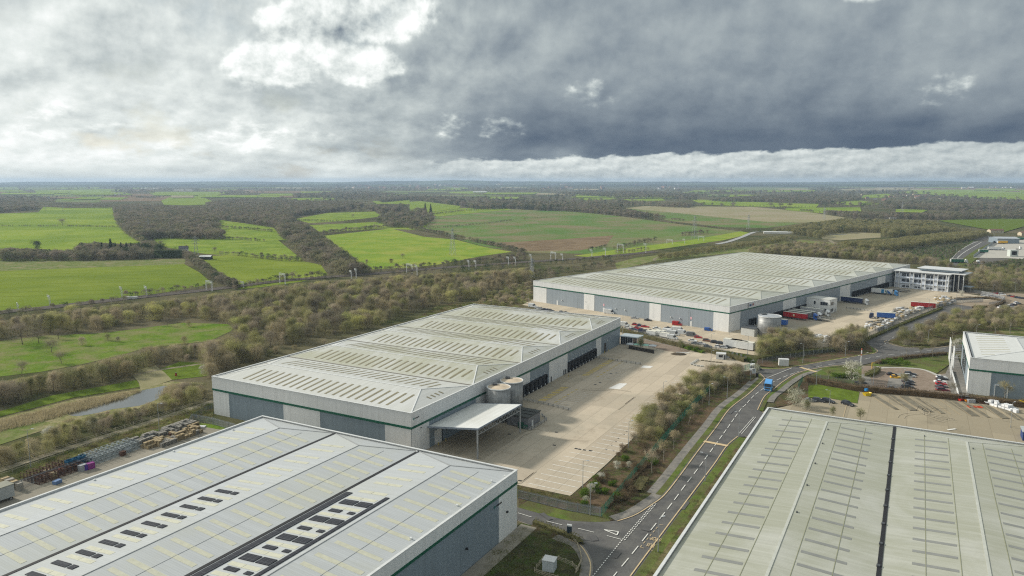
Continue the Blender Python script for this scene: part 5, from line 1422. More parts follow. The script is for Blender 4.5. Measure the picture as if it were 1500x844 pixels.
# ---------------------------------------------------------------- far woods and hedgerows
FARWOODS = [  # polygon, spacing m, heights, conifer share
    ([(-400, 380), (0, 378), (0, 364), (110, 366), (118, 357), (150, 356), (205, 361), (228, 368), (226, 380), (120, 382), (0, 383), (-400, 398)], 7, (6, 11), .12),
    ([(150, 371), (225, 368), (232, 360), (208, 356), (170, 358)], 7, (9, 14), .8),
    ([(166, 303), (200, 299), (300, 304), (322, 322), (316, 330), (255, 331), (325, 336), (325, 351), (236, 350), (206, 353), (188, 343), (176, 331)], 9, (10, 14), .02),
    ([(300, 297), (340, 291), (410, 293), (530, 296), (532, 303), (500, 309), (432, 317), (424, 322), (452, 331), (470, 345), (507, 371), (530, 388), (565, 396), (520, 405), (488, 402), (472, 386), (448, 381), (430, 366), (420, 352), (400, 334), (322, 322)], 9, (8, 13), .03),
    ([(-300, 290), (0, 285), (56, 296), (54, 307), (0, 312), (-300, 320)], 11, (9, 13), .1),
    ([(525, 303), (560, 299), (592, 300), (600, 308), (560, 312), (540, 308)], 9, (8, 13), .2),
    ([(555, 316), (620, 312), (640, 318), (620, 334), (575, 334), (548, 326)], 10, (5, 11), .1),
    ([(545, 290), (640, 287), (680, 292), (680, 303), (640, 298), (600, 293), (560, 297)], 12, (9, 15), .25),
    ([(665, 303), (690, 300), (715, 296), (760, 294), (820, 297), (830, 310), (790, 309), (750, 306), (700, 307)], 12, (9, 15), .35),
    ([(822, 300), (870, 296), (893, 300), (915, 305), (950, 313), (960, 320), (915, 318), (870, 313), (830, 310)], 10, (8, 13), .08),
    ([(965, 300), (1000, 296), (1020, 300), (1010, 305), (960, 303), (910, 303)], 11, (8, 12), .05),
    ([(620, 394), (700, 386), (745, 376), (770, 374), (785, 380), (740, 386), (690, 393)], 8, (4, 8), .02),
    ([(958, 381), (965, 373), (1020, 363), (1100, 353), (1150, 344), (1168, 346), (1170, 352), (1100, 362), (1040, 371), (985, 379)], 6, (4, 6.5), .0),
    ([(1095, 372), (1160, 356), (1215, 356), (1240, 366), (1300, 376), (1340, 382), (1200, 378)], 7, (4, 7), 0),
    ([(1219, 357), (1250, 352), (1300, 350), (1380, 341), (1440, 337), (1455, 343), (1425, 352), (1350, 362), (1290, 370), (1240, 365)], 7, (7, 10), 0),
    ([(1128, 342), (1135, 335), (1180, 327), (1240, 320), (1300, 321), (1370, 324), (1378, 330), (1450, 340), (1380, 341), (1300, 349), (1292, 342), (1250, 341), (1220, 343), (1200, 350), (1160, 343)], 9, (7, 12), .08),
    ([(1195, 312), (1210, 308), (1310, 312), (1360, 312), (1520, 304), (1700, 305), (1700, 320), (1500, 321), (1380, 323), (1250, 320), (1232, 317)], 11, (8, 12), .05),
    ([(1290, 300), (1310, 297), (1370, 297), (1420, 294), (1520, 296), (1800, 300), (1800, 306), (1500, 306), (1400, 309), (1300, 306)], 12, (8, 12), .05),
    ([(1020, 294), (1080, 288), (1150, 284), (1200, 282), (1260, 287), (1260, 294), (1205, 299), (1150, 297), (1060, 296)], 18, (9, 14), .12),
    ([(785, 283), (860, 280), (960, 280), (1020, 284), (1020, 294), (970, 291), (905, 291), (850, 287)], 24, (9, 14), .2),
    ([(430, 283), (530, 280), (600, 284), (560, 288), (545, 291), (490, 291), (430, 290)], 24, (9, 14), .2),
]
fp = []; r6 = random.Random(21)
for poly, sp, hh, con in FARWOODS:
    for q in fill(poly, sp, len(fp) + 1):
        h = r6.uniform(*hh)
        if not inside(pix(*q, h*.85), poly):
            h *= .6
            if not inside(pix(*q, h*.85), poly): continue
        if in_building(q, 3): continue
        fp.append((q[0], q[1], 0, h, (r6.choice((5, 6)) if r6.random() < con else (r6.choice((7, 8, 9)) if pix(*q)[0] > 900 and pix(*q)[1] > 328 else r6.randrange(5)))))
HEDGES = [  # hedgerows away from the yards: pixel line, spacing, heights
    ([(0, 331.5), (20, 331.5)], 3.5, (2, 3)), ([(28, 331.5), (45, 331.5)], 3.5, (2, 3)), ([(57, 332), (85, 331.5)], 3.5, (2, 3.2)), ([(100, 331.5), (173, 333)], 3.2, (2, 3)),
    ([(72, 303), (105, 304.5)], 9, (4, 6)), ([(105, 304), (165, 306)], 7, (2.5, 4)), ([(76, 299), (168, 303)], 6, (4, 5.5)),
    ([(268, 375), (285, 386), (300, 397), (318, 413), (350, 424)], 4, (5, 7.5)), ([(272, 374), (310, 400), (340, 420)], 5, (4, 6)),
    ([(188, 343), (205, 353), (222, 366)], 6, (6, 9)), ([(325, 373), (345, 374), (365, 377), (400, 378), (440, 382)], 9, (3.5, 6)), ([(374, 378), (400, 381), (445, 384)], 5, (3, 4.5)),
    ([(317, 334), (360, 336), (400, 340)], 6, (3, 5)), ([(325, 350), (360, 352), (388, 354)], 6, (3, 4.5)),
    ([(432, 323), (480, 325), (535, 324), (560, 320)], 6, (3, 4)), ([(462, 345), (500, 340), (550, 335), (575, 333)], 5, (4, 7)),
    ([(600, 335), (640, 343), (667, 350), (680, 352)], 5, (4, 7)), ([(690, 354), (720, 360), (745, 366), (770, 373)], 5, (4, 7)), ([(620, 336), (660, 333), (720, 327), (750, 323)], 6, (2, 3.5)),
    ([(770, 321), (800, 319)], 8, (2, 4)), ([(900, 365), (925, 360), (960, 352)], 7, (3, 6)), ([(1000, 346), (1035, 342)], 8, (5, 7)), ([(862, 368), (890, 362)], 8, (3, 5)),
    ([(915, 318), (960, 324), (1010, 330), (1060, 336), (1125, 341)], 6, (2, 3.5)), ([(910, 313), (940, 317), (975, 321)], 7, (6, 9)), ([(985, 322), (1003, 324)], 7, (4, 5)),
    ([(630, 315), (680, 309), (740, 307)], 8, (3, 5)), ([(1002, 301), (1100, 303), (1250, 304)], 10, (2.5, 5)), ([(1172, 309), (1192, 311)], 8, (4, 7)),
    ([(420, 410), (450, 409), (490, 407)], 5, (4, 7)), ([(180, 437), (230, 430), (275, 425), (310, 421)], 5, (3, 5.5)), ([(345, 424), (400, 413), (420, 409)], 5, (3, 5.5)),
    ([(500, 401), (560, 398), (640, 391)], 5, (3.5, 6.5)), ([(650, 390), (700, 386), (770, 380)], 5, (4, 8)), ([(575, 405), (700, 397), (780, 389)], 6, (3, 6)),
    ([(780, 388), (830, 386), (880, 381), (920, 378)], 6, (2.5, 5)), ([(785, 402), (840, 397), (900, 388)], 5, (3, 6)), ([(790, 409), (820, 404)], 5, (3, 6)), ([(905, 372), (950, 366)], 7, (3, 5)),
    ([(-60, 474), (0, 466), (60, 458)], 5, (3, 6)), ([(60, 457), (190, 441)], 7, (3, 5)), ([(135, 452), (142, 451)], 4, (5, 6)),
    ([(-400, 300), (-100, 296), (70, 295)], 14, (5, 10)), ([(200, 290), (230, 291)], 10, (7, 10)), ([(60, 289), (150, 288), (240, 290)], 16, (6, 10)),
    ([(1185, 362), (1215, 372), (1245, 375)], 6, (3, 5)), ([(1150, 352), (1165, 360), (1200, 366)], 7, (4, 7)),
    ([(1400, 396), (1440, 390), (1480, 388), (1560, 392)], 6, (3, 5)),
]
for line, sp, hh in HEDGES:
    for q in resample([g(*p) for p in line], sp):
        h = r6.uniform(*hh); fp.append((q[0] + r6.uniform(-1, 1), q[1] + r6.uniform(-1, 1), 0, h, 6 if r6.random() < .12 else r6.randrange(5)))
scatter('woodland', fp, FARC, 10)
# dark rows of saplings
pl_ = []
for poly in ([(1240, 366), (1300, 361), (1380, 351), (1424, 353), (1392, 381), (1330, 379), (1255, 374)], [(1440, 386), (1500, 380), (1600, 384), (1600, 402), (1430, 402)]):
    for q in fill(poly, 3.6, 4): pl_.append((q[0], q[1], 0, r6.uniform(1, 2.2), r6.choice((0, 1, 2, 6))))
scatter('sapling_planting', pl_, FARC, 10)
# the wooded plain running out to the horizon
import mathutils
far = []
r7 = random.Random(33)
yy = 1250.0
while yy < 11500:
    stepx = yy/95.0; stepy = yy/38.0
    xlim = yy*.95
    x = -xlim
    while x < xlim:
        px, py = x + r7.uniform(-.4, .4)*stepx, yy + r7.uniform(-.45, .45)*stepy
        n = mathutils.noise.fractal(Vector((px/900 + 3.1, py/1500 + 1.7, 0)), 1.0, 2.0, 3)
        thr = .06 if yy < 3000 else -.03 - (yy-3000)/30000
        x += stepx
        if py < 2300 and (r7.random() < .3 or py < 1500 and px > -200): continue
        if n < thr: continue
        if any(inside((px, py), P) for P in FIELDS) or in_building((px, py)): continue
        far.append((px, py, 0, r7.uniform(8, 15)*(1 + (yy > 4000)*.35), r7.choice((5, 6)) if r7.random() < .13 else r7.randrange(5)))
    yy += stepy
scatter('woodland', far, FARC, 10)
# low wooded hills closing the view
HILL = blend('wooded_hills', [(.035, .042, .034), (.055, .065, .034), (.03, .036, .032), (.08, .10, .045)], (500, 260, 900), fine=(30, .25))
def hill(name, y0, amp, seed, yspan=2600, lift=12):
    mb = MB(); nx, ny = 220, 9; V = []; 
    for j in range(ny):
        t = j/(ny-1); prof = math.sin(math.pi*t)
        for i in range(nx):
            x = -12500 + 25000*i/(nx-1)
            h = prof*(lift + amp*(.5 + .5*mathutils.noise.fractal(Vector((x/2600, seed, 0)), 1.0, 2.0, 5))) + prof*5*mathutils.noise.noise(Vector((x/120, seed*3, t*6)))
            V.append((x, y0 + yspan*t, max(-1, h)))
    F = [(j*nx+i, j*nx+i+1, (j+1)*nx+i+1, (j+1)*nx+i) for j in range(ny-1) for i in range(nx-1)]
    return tag(mb.add(V, F).build(name, HILL, smooth=True), kind='structure')
hill('hills', 8200, 34, 2.3, lift=6); hill('hills', 11400, 62, 7.9, lift=22)

# single trees that stand alone in the fields and meadow
def solo(sp, px, py, h, label, name='bare_tree', cat='tree', group=None, **k):
    x, y = g(px, py); return plant(sp, x, y, h, label, cat, group, name, rs=rs0, **k)
solo('oak', 92, 331, 15, 'lone spreading bare oak on the hedge line of the bright green field')
solo('oak', 54, 365, 13, 'dark round evergreen tree above the left tree line') if False else solo('yew', 54, 367, 12, 'dark round evergreen tree standing out of the tree line below the bright field', 'evergreen_tree')
for i, (px, py, h, lab) in enumerate(((245, 478, 5.5, 'small round bare tree with a shadow in the meadow, nearest the railway side'), (277, 479, 4, 'tiny bare tree right of the small round one in the meadow'), (158, 499, 4, 'stunted russet bush tree alone in the middle of the meadow'),
        (173, 501, 3, 'smaller stunted bush beside the russet one in the meadow'), (121, 506, 5, 'thin pale bare tree in the meadow left of the stunted bushes'), (76, 517, 7.5, 'grey bare tree with dark trunk on the left side of the meadow'),
        (33, 505, 13, 'large grey spreading bare tree at the left edge of the meadow'), (57, 503, 8, 'mid-size grey bare tree just right of the largest one at the meadow edge'), (86, 497, 6, 'bare tree on the upper edge of the meadow near the thicket'),
        (270, 504, 4.5, 'shrubby bare tree on the right side of the meadow'), (90, 533, 6, 'thin bare tree on the lower edge of the meadow'), (32, 548, 6, 'bare dark tree on the lower left edge of the meadow'))):
    solo('oak' if h > 5 else 'round', px, py, h, lab)
for i, (px, py, h, lab) in enumerate(((349, 487, 8.5, 'pale green rounded tree standing at the right tip of the meadow'), (138, 472, 9, 'yellow-green domed tree right of a darker thicket below the railway'), (158, 480, 8, 'yellow-green domed tree nearest the meadow corner'),
        (190, 474, 9, 'olive domed tree between two yellow-green ones under the railway'), (226, 470, 10, 'broad yellow-green domed tree below the railway gantry'), (105, 463, 7, 'pale green domed tree left of the row below the railway'), (75, 480, 8, 'green-topped domed tree in the thicket left of the meadow'))):
    solo('willow', px, py, h, lab, 'budding_tree')
for i, (px, py, h, lab) in enumerate(((623, 313, 26, 'tall dark conifer, left of the pair standing in the fields'), (631, 313, 24, 'tall dark conifer, right of the pair standing in the fields'))):
    solo('conifer', px, py, h, lab, 'conifer_tree')
solo('oak', 590, 379, 6, 'small lone bare tree in the yellow-green pasture'); solo('russet_shrub', 574, 385, 4, 'dark red bush at the lower edge of the yellow-green pasture', 'bush', 'bush')
solo('shrub', 537, 385, 3.5, 'lone green-brown bush at the lower left of the pasture', 'bush', 'bush'); solo('oak', 517, 319, 9, 'bare tree on the boundary between two small pastures'); solo('oak', 615, 331, 12, 'bare tree beside the two dark conifers')
solo('oak', 315, 371, 8, 'bare tree near the barn in the green field'); solo('oak', 236, 362, 9, 'pale bare tree behind the tall clipped hedge')
for i, px in enumerate((150, 163, 170, 178, 186, 193, 213, 236)): solo('conifer' if i < 6 else 'yew', px, 374, 14 + (i == 1)*4, 'dark evergreen tree in the clump left of the clipped hedge', 'evergreen_tree', 'tree', 'dark evergreens by the clipped hedge')
solo('oak', 498, 470 + 12, 10, 'large dark spreading bare tree behind the far left corner of the middle warehouse'); solo('oak', 545, 462, 11, 'broad dark bare tree standing behind the middle warehouse roof'); solo('oak', 600, 449, 11, 'dark bare oak rising behind the middle warehouse near its far end')
# street trees beside the main road and roundabout
for i, (px, py, h) in enumerate(((955, 694, 7), (973, 677, 6.6), (987, 659, 6.5), (1008, 624, 6), (1016, 613, 5.8), (1030, 594, 5.8), (1046, 579, 5.6), (1060, 568, 5.6), (1080, 560, 5.4))):
    solo('street', px, py, h, 'slender young street tree, %snearest the side junction in the roadside row' % ORD[i], 'street_tree', 'street tree', 'young street trees beside the main road')
for i, (px, py, h, lab) in enumerate(((1328, 525, 9, 'bare spreading street tree on the verge between road and brick car park'), (1347, 522, 5, 'small bare street tree just right of the spreading one on the verge'), (1366, 524, 9, 'pale-trunked bare street tree on the verge nearest the green bushes'),
        (1395, 500, 9, 'bare pale-trunked tree on the road island above the right-hand warehouse corner'), (1458, 492, 10, 'tall bare tree behind the right-hand warehouse roof'), (1480, 490, 11, 'tallest bare tree behind the right-hand warehouse roof'),
        (1327, 576, 8, 'thin bare tree in the hedge between the two car parks'), (1395, 584, 6, 'thin bare sapling in the hedge near the path end'), (1472, 591, 8.5, 'bare tree in the hedge in front of the grey warehouse wall'), (1262, 574, 6, 'thin bare sapling at the left end of the hedge by the lawn'),
        (1200, 515, 8, 'tall bare roadside tree left of the junction'), (1240, 508, 8, 'bare tree on the verge by the fence corner'), (1213, 558, 5, 'small bare tree on the verge above the hedge'))):
    solo('street', px, py, h, lab, 'street_tree', 'street tree')
for i, (px, py, h, lab) in enumerate(((1165, 594, 6.5, 'large white blossom shrub at the road bend by the green mesh panel'), (1180, 600, 4.5, 'smaller white blossom shrub beside the larger one, near the parked cars'), (1247, 556, 8, 'white blossom tree by the car park entrance'), (1107, 546, 4, 'pale blossom shrub by the yard gate'),
        (1401, 510, 5, 'pale blossom shrub at the far corner of the right-hand warehouse'), (905, 687, 2.4, 'low white blossom bush in the roadside planting, upper one'), (882, 705, 2.6, 'low white blossom bush beside the corner lamp'), (864, 722, 2.6, 'low white blossom bush above the palisade fence'), (859, 739, 2.2, 'white blossom bush against the palisade fence'), (922, 686, 2, 'small white bush right of the upper blossom bush'),
        (296, 548, 4, 'white blossom bush at the edge of the mown square'), (137, 630, 4, 'pale blossom bush in the thicket by the pallet yard'), (70, 642, 4, 'pale blossom bush at the lower left thicket edge'), (647, 0, 0, ''), (1408, 434, 4.5, 'round white blossom tree beside the office car park fence'))):
    if h: solo('blossom', px, py, h, lab, 'blossom_shrub', 'shrub')
for (px, py, h, lab) in ((938, 513, 7, 'leafy young tree by the glass shelter in the yard'), (985 + 11, 514, 5.5, 'leafy young tree beside the kerbed mound'), (1220, 611, 4, 'leafy small tree behind the mossy roof, left one'), (1260, 616, 4.5, 'leafy small tree behind the mossy roof, right one'), (1182, 602, 4, 'leafy small tree left of the parked cars')):
    solo('leafy', px, py, h, lab, 'young_tree')
gs = [(1295, 533), (1303, 531), (1312, 533), (1320, 531), (1328, 535), (1316, 536), (1305, 535), (1222, 553), (1230, 554), (1238, 554), (1247, 552), (1252, 555), (1000, 510), (1010, 513), (1020, 515), (1068, 521), (1078, 523), (1088, 526), (1095, 530)]
for i, p in enumerate(gs): solo('green_shrub', *p, 2.2, 'fresh green low shrub in a planted bed near the yard entrances and car park', 'green_shrub', 'shrub', 'fresh green shrubs')
r8 = random.Random(4)
bedp = [g(*p) for p in ((838, 727), (890, 684), (925, 648), (950, 660), (970, 690), (940, 735), (905, 752), (860, 745))]
for i in range(34):
    while True:
        q = (r8.uniform(15, 60), r8.uniform(165, 215))
        if inside(q, bedp): break
    plant('russet_shrub' if r8.random() < .7 else 'green_shrub', q[0], q[1], r8.uniform(1.2, 2.8), 'low tangled shrub in the mulched bed behind the palisade fence', 'shrub', 'shrubs in the corner bed', 'shrub', rs=r8)

# ground cover: tussocks and reeds
def tuft_variants(name, mat, n=90, h=1.0, sprd=.5, w=.05):
    c = bpy.data.collections.new(name)
    for i in range(3):
        rs = np.random.RandomState(300+i); P = np.stack([rs.normal(size=n)*sprd, rs.normal(size=n)*sprd, np.zeros(n)], 1); D = rs.normal(size=(n, 3))*.35 + np.array([0, 0, 1]); D /= np.linalg.norm(D, axis=1, keepdims=True)
        me = np_mesh('tuft', [(tris(P, D, rs.uniform(.5, 1, n)*h, rs.uniform(w*.5, w, n), rs), tri_faces(n), 0)], [mat]); c.objects.link(bpy.data.objects.new(f'{name}{i}', me))
    return c
REED = foliage('reed_stems', [(.42, .36, .22), (.37, .32, .19), (.50, .44, .29)]); TUF = foliage('grass_tufts', [(.20, .22, .07), (.28, .25, .12), (.15, .19, .045), (.15, .13, .075)])
cR, cT = tuft_variants('reed', REED, 120, 1.0, .7, .10), tuft_variants('tuft', TUF, 110, 1.0, .6, .12)
pts = []
for poly in ([(-60, 632), (0, 612), (107, 585), (150, 577), (205, 568), (207, 573), (160, 590), (110, 603), (60, 618), (0, 632), (-60, 650)], [(238, 575), (246, 562), (270, 558), (290, 562), (262, 578), (236, 588)], [(60, 625), (110, 608), (118, 612), (90, 622)]):
    for q in fill(poly, 1.5, 8): 
        hh = r7.uniform(1.0, 1.8)
        if inside(pix(*q, hh), poly): pts.append((*q, 0, hh, r7.randrange(3)))
scatter('reeds', pts, cR, 3)
pts = []
for poly, sp, hh in (([(-40, 735), (0, 704), (120, 654), (290, 596), (311, 590), (312, 622), (276, 617), (110, 673), (0, 712)], 2.2, (.5, 1.3)), ([(765, 773), (836, 794), (848, 803), (850, 842), (700, 850), (715, 815)], 1.1, (.35, .9)), ([(760, 715), (838, 730), (880, 750), (760, 728)], 1.3, (.4, 1)),
                     ([(890, 684), (925, 648), (977, 597), (1045, 551), (1090, 550), (1100, 551), (1082, 567), (1040, 600), (990, 652), (958, 692), (925, 726), (900, 744), (882, 745)], 2.4, (.3, .9)),
                     ([(930, 850), (985, 772), (1034, 708), (1052, 684), (1068, 660), (1080, 655), (1055, 700), (960, 844)], 2.3, (.3, .9)), ([(1135, 596), (1143, 582), (1172, 563), (1182, 560), (1182, 580)], 1.8, (.3, .7)), ([(790, 410), (785, 440), (700, 455), (600, 470), (640, 450), (700, 442)], 3, (.4, 1))):
    for q in fill(poly, sp, 8):
        if not in_building(q, .3): pts.append((*q, 0, r7.uniform(*hh), r7.randrange(3)))
scatter('ground_cover', pts, cT, 3)

# ---------------------------------------------------------------- hedges (one thing each)
def hedge(pts, w, h, label, mat=TW_H, dens=26, name='hedge', jag=.12, world=False, close=False):
    P = pts if world else [g(*p) for p in pts]
    if len(P) > 2: P = catmull(P, 5)
    L = sum(math.dist(a, b) for a, b in zip(P, P[1:])); n = int(L*dens); rs = np.random.RandomState(int(L*10) % 9999)
    cum = [0]
    for a, b in zip(P, P[1:]): cum.append(cum[-1] + math.dist(a, b))
    t = rs.random(n)*L; i = np.clip(np.searchsorted(cum, t) - 1, 0, len(P)-2)
    Pa = np.array(P); a = Pa[i]; b = Pa[i+1]; f = ((t - np.array(cum)[i])/(np.array(cum)[i+1] - np.array(cum)[i] + 1e-9))[:, None]
    c = a + (b-a)*f; d = (b-a)/np.linalg.norm(b-a, axis=1, keepdims=True); nrm = np.stack([d[:, 1], -d[:, 0]], 1)
    u = rs.random(n); on_top = u < .42; hv = h*(1 + jag*np.sin(t*.7) + jag*.5*rs.normal(size=n))
    side = np.where(rs.random(n) < .5, 1., -1.); off = np.where(on_top, rs.uniform(-1, 1, n), side*(.85 + .15*rs.random(n)))*w/2
    z = np.where(on_top, hv*.96, hv*rs.random(n)**.8)
    Q = np.concatenate([c + nrm*off[:, None], z[:, None]], 1)
    D = np.concatenate([nrm*(off/(w/2))[:, None]*.8, np.where(on_top, 1, .25)[:, None]], 1) + rs.normal(size=(n, 3))*.55; D /= np.linalg.norm(D, axis=1, keepdims=True)
    V = tris(Q, D, rs.uniform(.25, .6, n), rs.uniform(.12, .28, n), rs)
    # solid dark heart
    mb = MB(); A, B = offset(P, w*.36), offset(P, -w*.36)
    for k in range(len(P)-1):
        mb.quad((*A[k], h*.82), (*A[k+1], h*.82), (*B[k+1], h*.82), (*B[k], h*.82)); mb.quad((*A[k], 0), (*A[k+1], 0), (*A[k+1], h*.82), (*A[k], h*.82)); mb.quad((*B[k+1], 0), (*B[k], 0), (*B[k], h*.82), (*B[k+1], h*.82))
    me = np_mesh(name, [(V, tri_faces(n), 0), (np.array(mb.v), np.array(mb.f), 0)], [mat])
    o = bpy.data.objects.new(name, me); COL.objects.link(o); return tag(o, label, 'hedge')
hedge([(905, 485), (935, 493), (985, 506), (1040, 517), (1068, 524), (1092, 531)], 3.2, 2.2, 'brown hedge between the staff car park and the brick court', TW_H)
hedge([(1004, 511), (1020, 515), (1030, 518)], 2.5, 1.2, 'bright green clipped hedge along the brown car park hedge', TW_G, name='low_hedge')
hedge([(1180, 559), (1225, 567), (1262, 573.5), (1330, 579), (1400, 586), (1500, 597), (1560, 603)], 3.0, 2.4, 'long clipped brown hedge between the brick car park and the hatched yard', TW_R, dens=46)
hedge([(1284, 534), (1300, 530), (1325, 526), (1355, 523), (1385, 520)], 2.2, 1.6, 'low brown hedge along the road verge above the brick car park', TW_R)
hedge([(1268, 500), (1290, 490), (1325, 475), (1360, 461), (1380, 453)], 1.6, 1.3, 'low dark hedge at the foot of the fence beside the side road', TW_H)
hedge([(1112, 527), (1145, 522), (1185, 517), (1225, 514), (1262, 508)], 4, 1.8, 'dark low hedge on the verge below the fence of the big tank yard', TW_H)
hedge([(1310, 503), (1330, 506), (1360, 507), (1392, 503), (1410, 500)], 3.5, 1.5, 'dark low hedge along the near side of the road island', TW_H)
hedge([(1285, 544), (1280, 549), (1270, 553)], 3, 2.0, 'short dark hedge by the car park entrance', TW_H)
hedge([(227, 378), (266, 377.5)], 7, 9.5, 'tall dark clipped evergreen hedge beside the white cottage', TW_E, dens=90)
hedge([(888, 746), (905, 727), (930, 700), (950, 680), (968, 661)], 1.4, .9, 'low russet hedge on the road side of the green mesh fence', TW_R, name='low_hedge')
hedge([(932, 722), (938, 712), (944, 703)], 3.5, 1.2, 'olive rounded low hedge between the mesh fence and the footpath', TW_H, name='low_hedge')
hedge([(782, 768.5), (800, 775), (822, 784), (845, 794), (851, 800)], 1.6, 1.2, 'dark green low hedge along the side road kerb near the totem sign', TW_H, name='low_hedge')
hedge([(1398, 440), (1440, 438), (1462, 441), (1470, 444), (1455, 450), (1425, 452)], 2, 1.6, 'grey-brown hedge curving round the office car park fence', TW_R)
# ---------------------------------------------------------------- fences
PAL = plain('galvanised_fence', (.30, .32, .34), .5, .2); GRNF = plain('green_mesh', (.03, .22, .15), .6); WOOD = plain('timber_rail', (.42, .37, .27), .85, var=.3)
def mesh_mat(name, c, sp, wire):
    m, nt, b = new_mat(name); co = nt.new('ShaderNodeTexCoord').outputs['Object']; x, y, z = nt.sep(co)
    b.inputs['Base Color'].default_value = (*c, 1); b.inputs['Alpha'].default_value = 1.0
    u = nt.m('ADD', x, nt.m('MULTIPLY', y, .37))
    fr = nt.m('FRACT', nt.m('DIVIDE', u, sp)); nt.put(b.inputs['Alpha'], nt.m('LESS_THAN', fr, wire)); return m
MESHG = mesh_mat('green_wire_mesh', (.03, .25, .17), .12, .55); MESHP = mesh_mat('palisade_pales', (.27, .285, .30), .155, .52); MESHD = mesh_mat('dark_wire_mesh', (.10, .115, .12), .12, .45)
def fence(pts, h, label, mesh, post, step=3.0, pw=.08, name='fence', world=False, rails=()):
    P = pts if world else [g(*p) for p in pts]
    r = empty(name, (0, 0, 0), 0, label, 'fence'); mb = MB()
    for a, b in zip(P, P[1:]): mb.quad((*a, .05), (*b, .05), (*b, h), (*a, h))
    if mesh: mb.build('fence_panel', mesh, r)
    Q = resample(P, step)
    Q = Q[:95]
    for q in Q: MB().box(q[0]-pw/2, q[0]+pw/2, q[1]-pw/2, q[1]+pw/2, 0, h+.08).build('post', post, r)
    if rails:
        for z in rails:
            mb = MB()
            for a, b in zip(P, P[1:]): mb.beam((*a, z), (*b, z), .06, .09)
            mb.build('rail', post, r)
    return r
fence([(881, 758), (900, 735), (925, 704), (951, 673), (976, 643), (1000, 614.5), (1022, 590), (1045, 568), (1066, 550), (1100, 541)], 2.6, 'green wire mesh fence between the yard trees and the main road', MESHG, GRNF, 3)
fence([(759, 731), (800, 741), (836, 750), (881, 758)], 2.6, 'grey steel palisade fence along the side road corner', MESHP, PAL, 2.75, rails=(.4, 2.2))
fence([(-40, 742), (0, 727), (70, 702), (107, 690), (187, 659), (240, 640), (277, 627)], 2.6, 'dark steel fence behind the stored pallets at the left', MESHD, PAL, 3, rails=(.4, 2.2))
fence([(277, 627), (281, 617), (310, 622), (345, 632)], 2.6, 'short grey palisade fence turning towards the middle warehouse', MESHP, PAL, 2.75, rails=(.4, 2.2))
fence([(281, 617), (296, 608), (312, 600)], 2.4, 'wire fence running back from the yard corner beside the warehouse', MESHD, PAL, 3)
fence([(1110, 534), (1150, 527), (1200, 519), (1240, 513), (1263, 506), (1268, 497)], 2.4, 'dark wire fence below the trees of the big tank yard', MESHD, PAL, 3)
fence([(1268, 497), (1300, 482), (1340, 465), (1377, 449.5), (1401, 443.5), (1440, 443)], 3.0, 'grey palisade fence along the timber stacks and side road', MESHP, PAL, 3, rails=(.4, 2.5))
fence([(1395, 425), (1420, 428), (1455, 435), (1472, 440), (1466, 446), (1448, 449)], 2.6, 'grey palisade fence round the office car park bend', MESHP, PAL, 3, rails=(.4, 2.2))
fence([(1426, 377.5), (1462, 352)], 3.2, 'pale solid panel fence on the left side of the lorry depot', plain('pale_panels', (.42, .45, .46), .6), PAL, 6)
fence([(-20, 693), (0, 686), (100, 654), (203, 621), (300, 589)], 1.2, 'timber post fence on the upper side of the gravel track', None, WOOD, 3.2, .16, rails=(.5, 1.0))
fence([(-20, 705), (0, 697), (100, 663), (203, 629), (300, 597)], 1.2, 'timber post fence on the lower side of the gravel track', None, WOOD, 3.6, .14, rails=(.5, 1.0))
fence([(838, 793), (845, 800), (850, 812), (852, 824), (846, 838), (843, 842)], 1.2, 'curved timber rail fence beside the corner footpath', None, WOOD, 1.8, .14, rails=(.35, .7, 1.05))
fence([(786, 835), (796, 822), (818, 822), (838, 830), (846, 838)], 1.2, 'timber rail fence behind the pale utility cabinet', None, WOOD, 1.8, .14, rails=(.3, .65, 1.0))
fence([(783, 840), (800, 846), (818, 851)], 1.2, 'timber rail fence in front of the pale utility cabinet', None, WOOD, 1.8, .14, rails=(.3, .65, 1.0))
fence([(906, 483), (935, 491), (985, 503.5), (1040, 514.5), (1068, 521), (1095, 530)], 2.4, 'dark wire fence along the brown hedge of the staff car park', MESHD, PAL, 3)
fence([(1335, 572), (1262, 566), (1225, 560), (1182, 553)], 2.0, 'dark wire fence behind the long clipped hedge', MESHD, PAL, 3)

# ---------------------------------------------------------------- vehicles
def paint(c, rough=.3): return plain('paint_%02d%02d%02d' % tuple(int(v*99) for v in c), c, rough, var=.04, spec=.5)
COLS = {'white': (.70, .71, .71), 'silver': (.42, .43, .44), 'grey': (.16, .17, .18), 'black': (.02, .021, .024), 'dark': (.045, .05, .058), 'red': (.42, .02, .025), 'navy': (.02, .035, .10), 'blue': (.03, .11, .38),
        'yellow': (.75, .42, .02), 'brown': (.22, .10, .06), 'maroon': (.16, .02, .03), 'sky': (.10, .33, .68), 'green': (.01, .12, .07)}
TYRE = plain('tyre', (.02, .02, .02), .85); RIM = plain('wheel_rim', (.35, .35, .36), .4, .5); LAMP = plain('headlamp', (.7, .7, .66), .2); TAILL = plain('tail_lamp', (.35, .01, .01), .3)
PROT = {}
def wheel(par, x, y, r, w):
    t = MB().tube((x - w/2, y, r), (x + w/2, y, r), r, n=14).build('wheel', TYRE, par)
    MB().tube((x - w/2 - .012, y, r), (x + w/2 + .012, y, r), r*.58, n=10).build('rim', RIM, t)
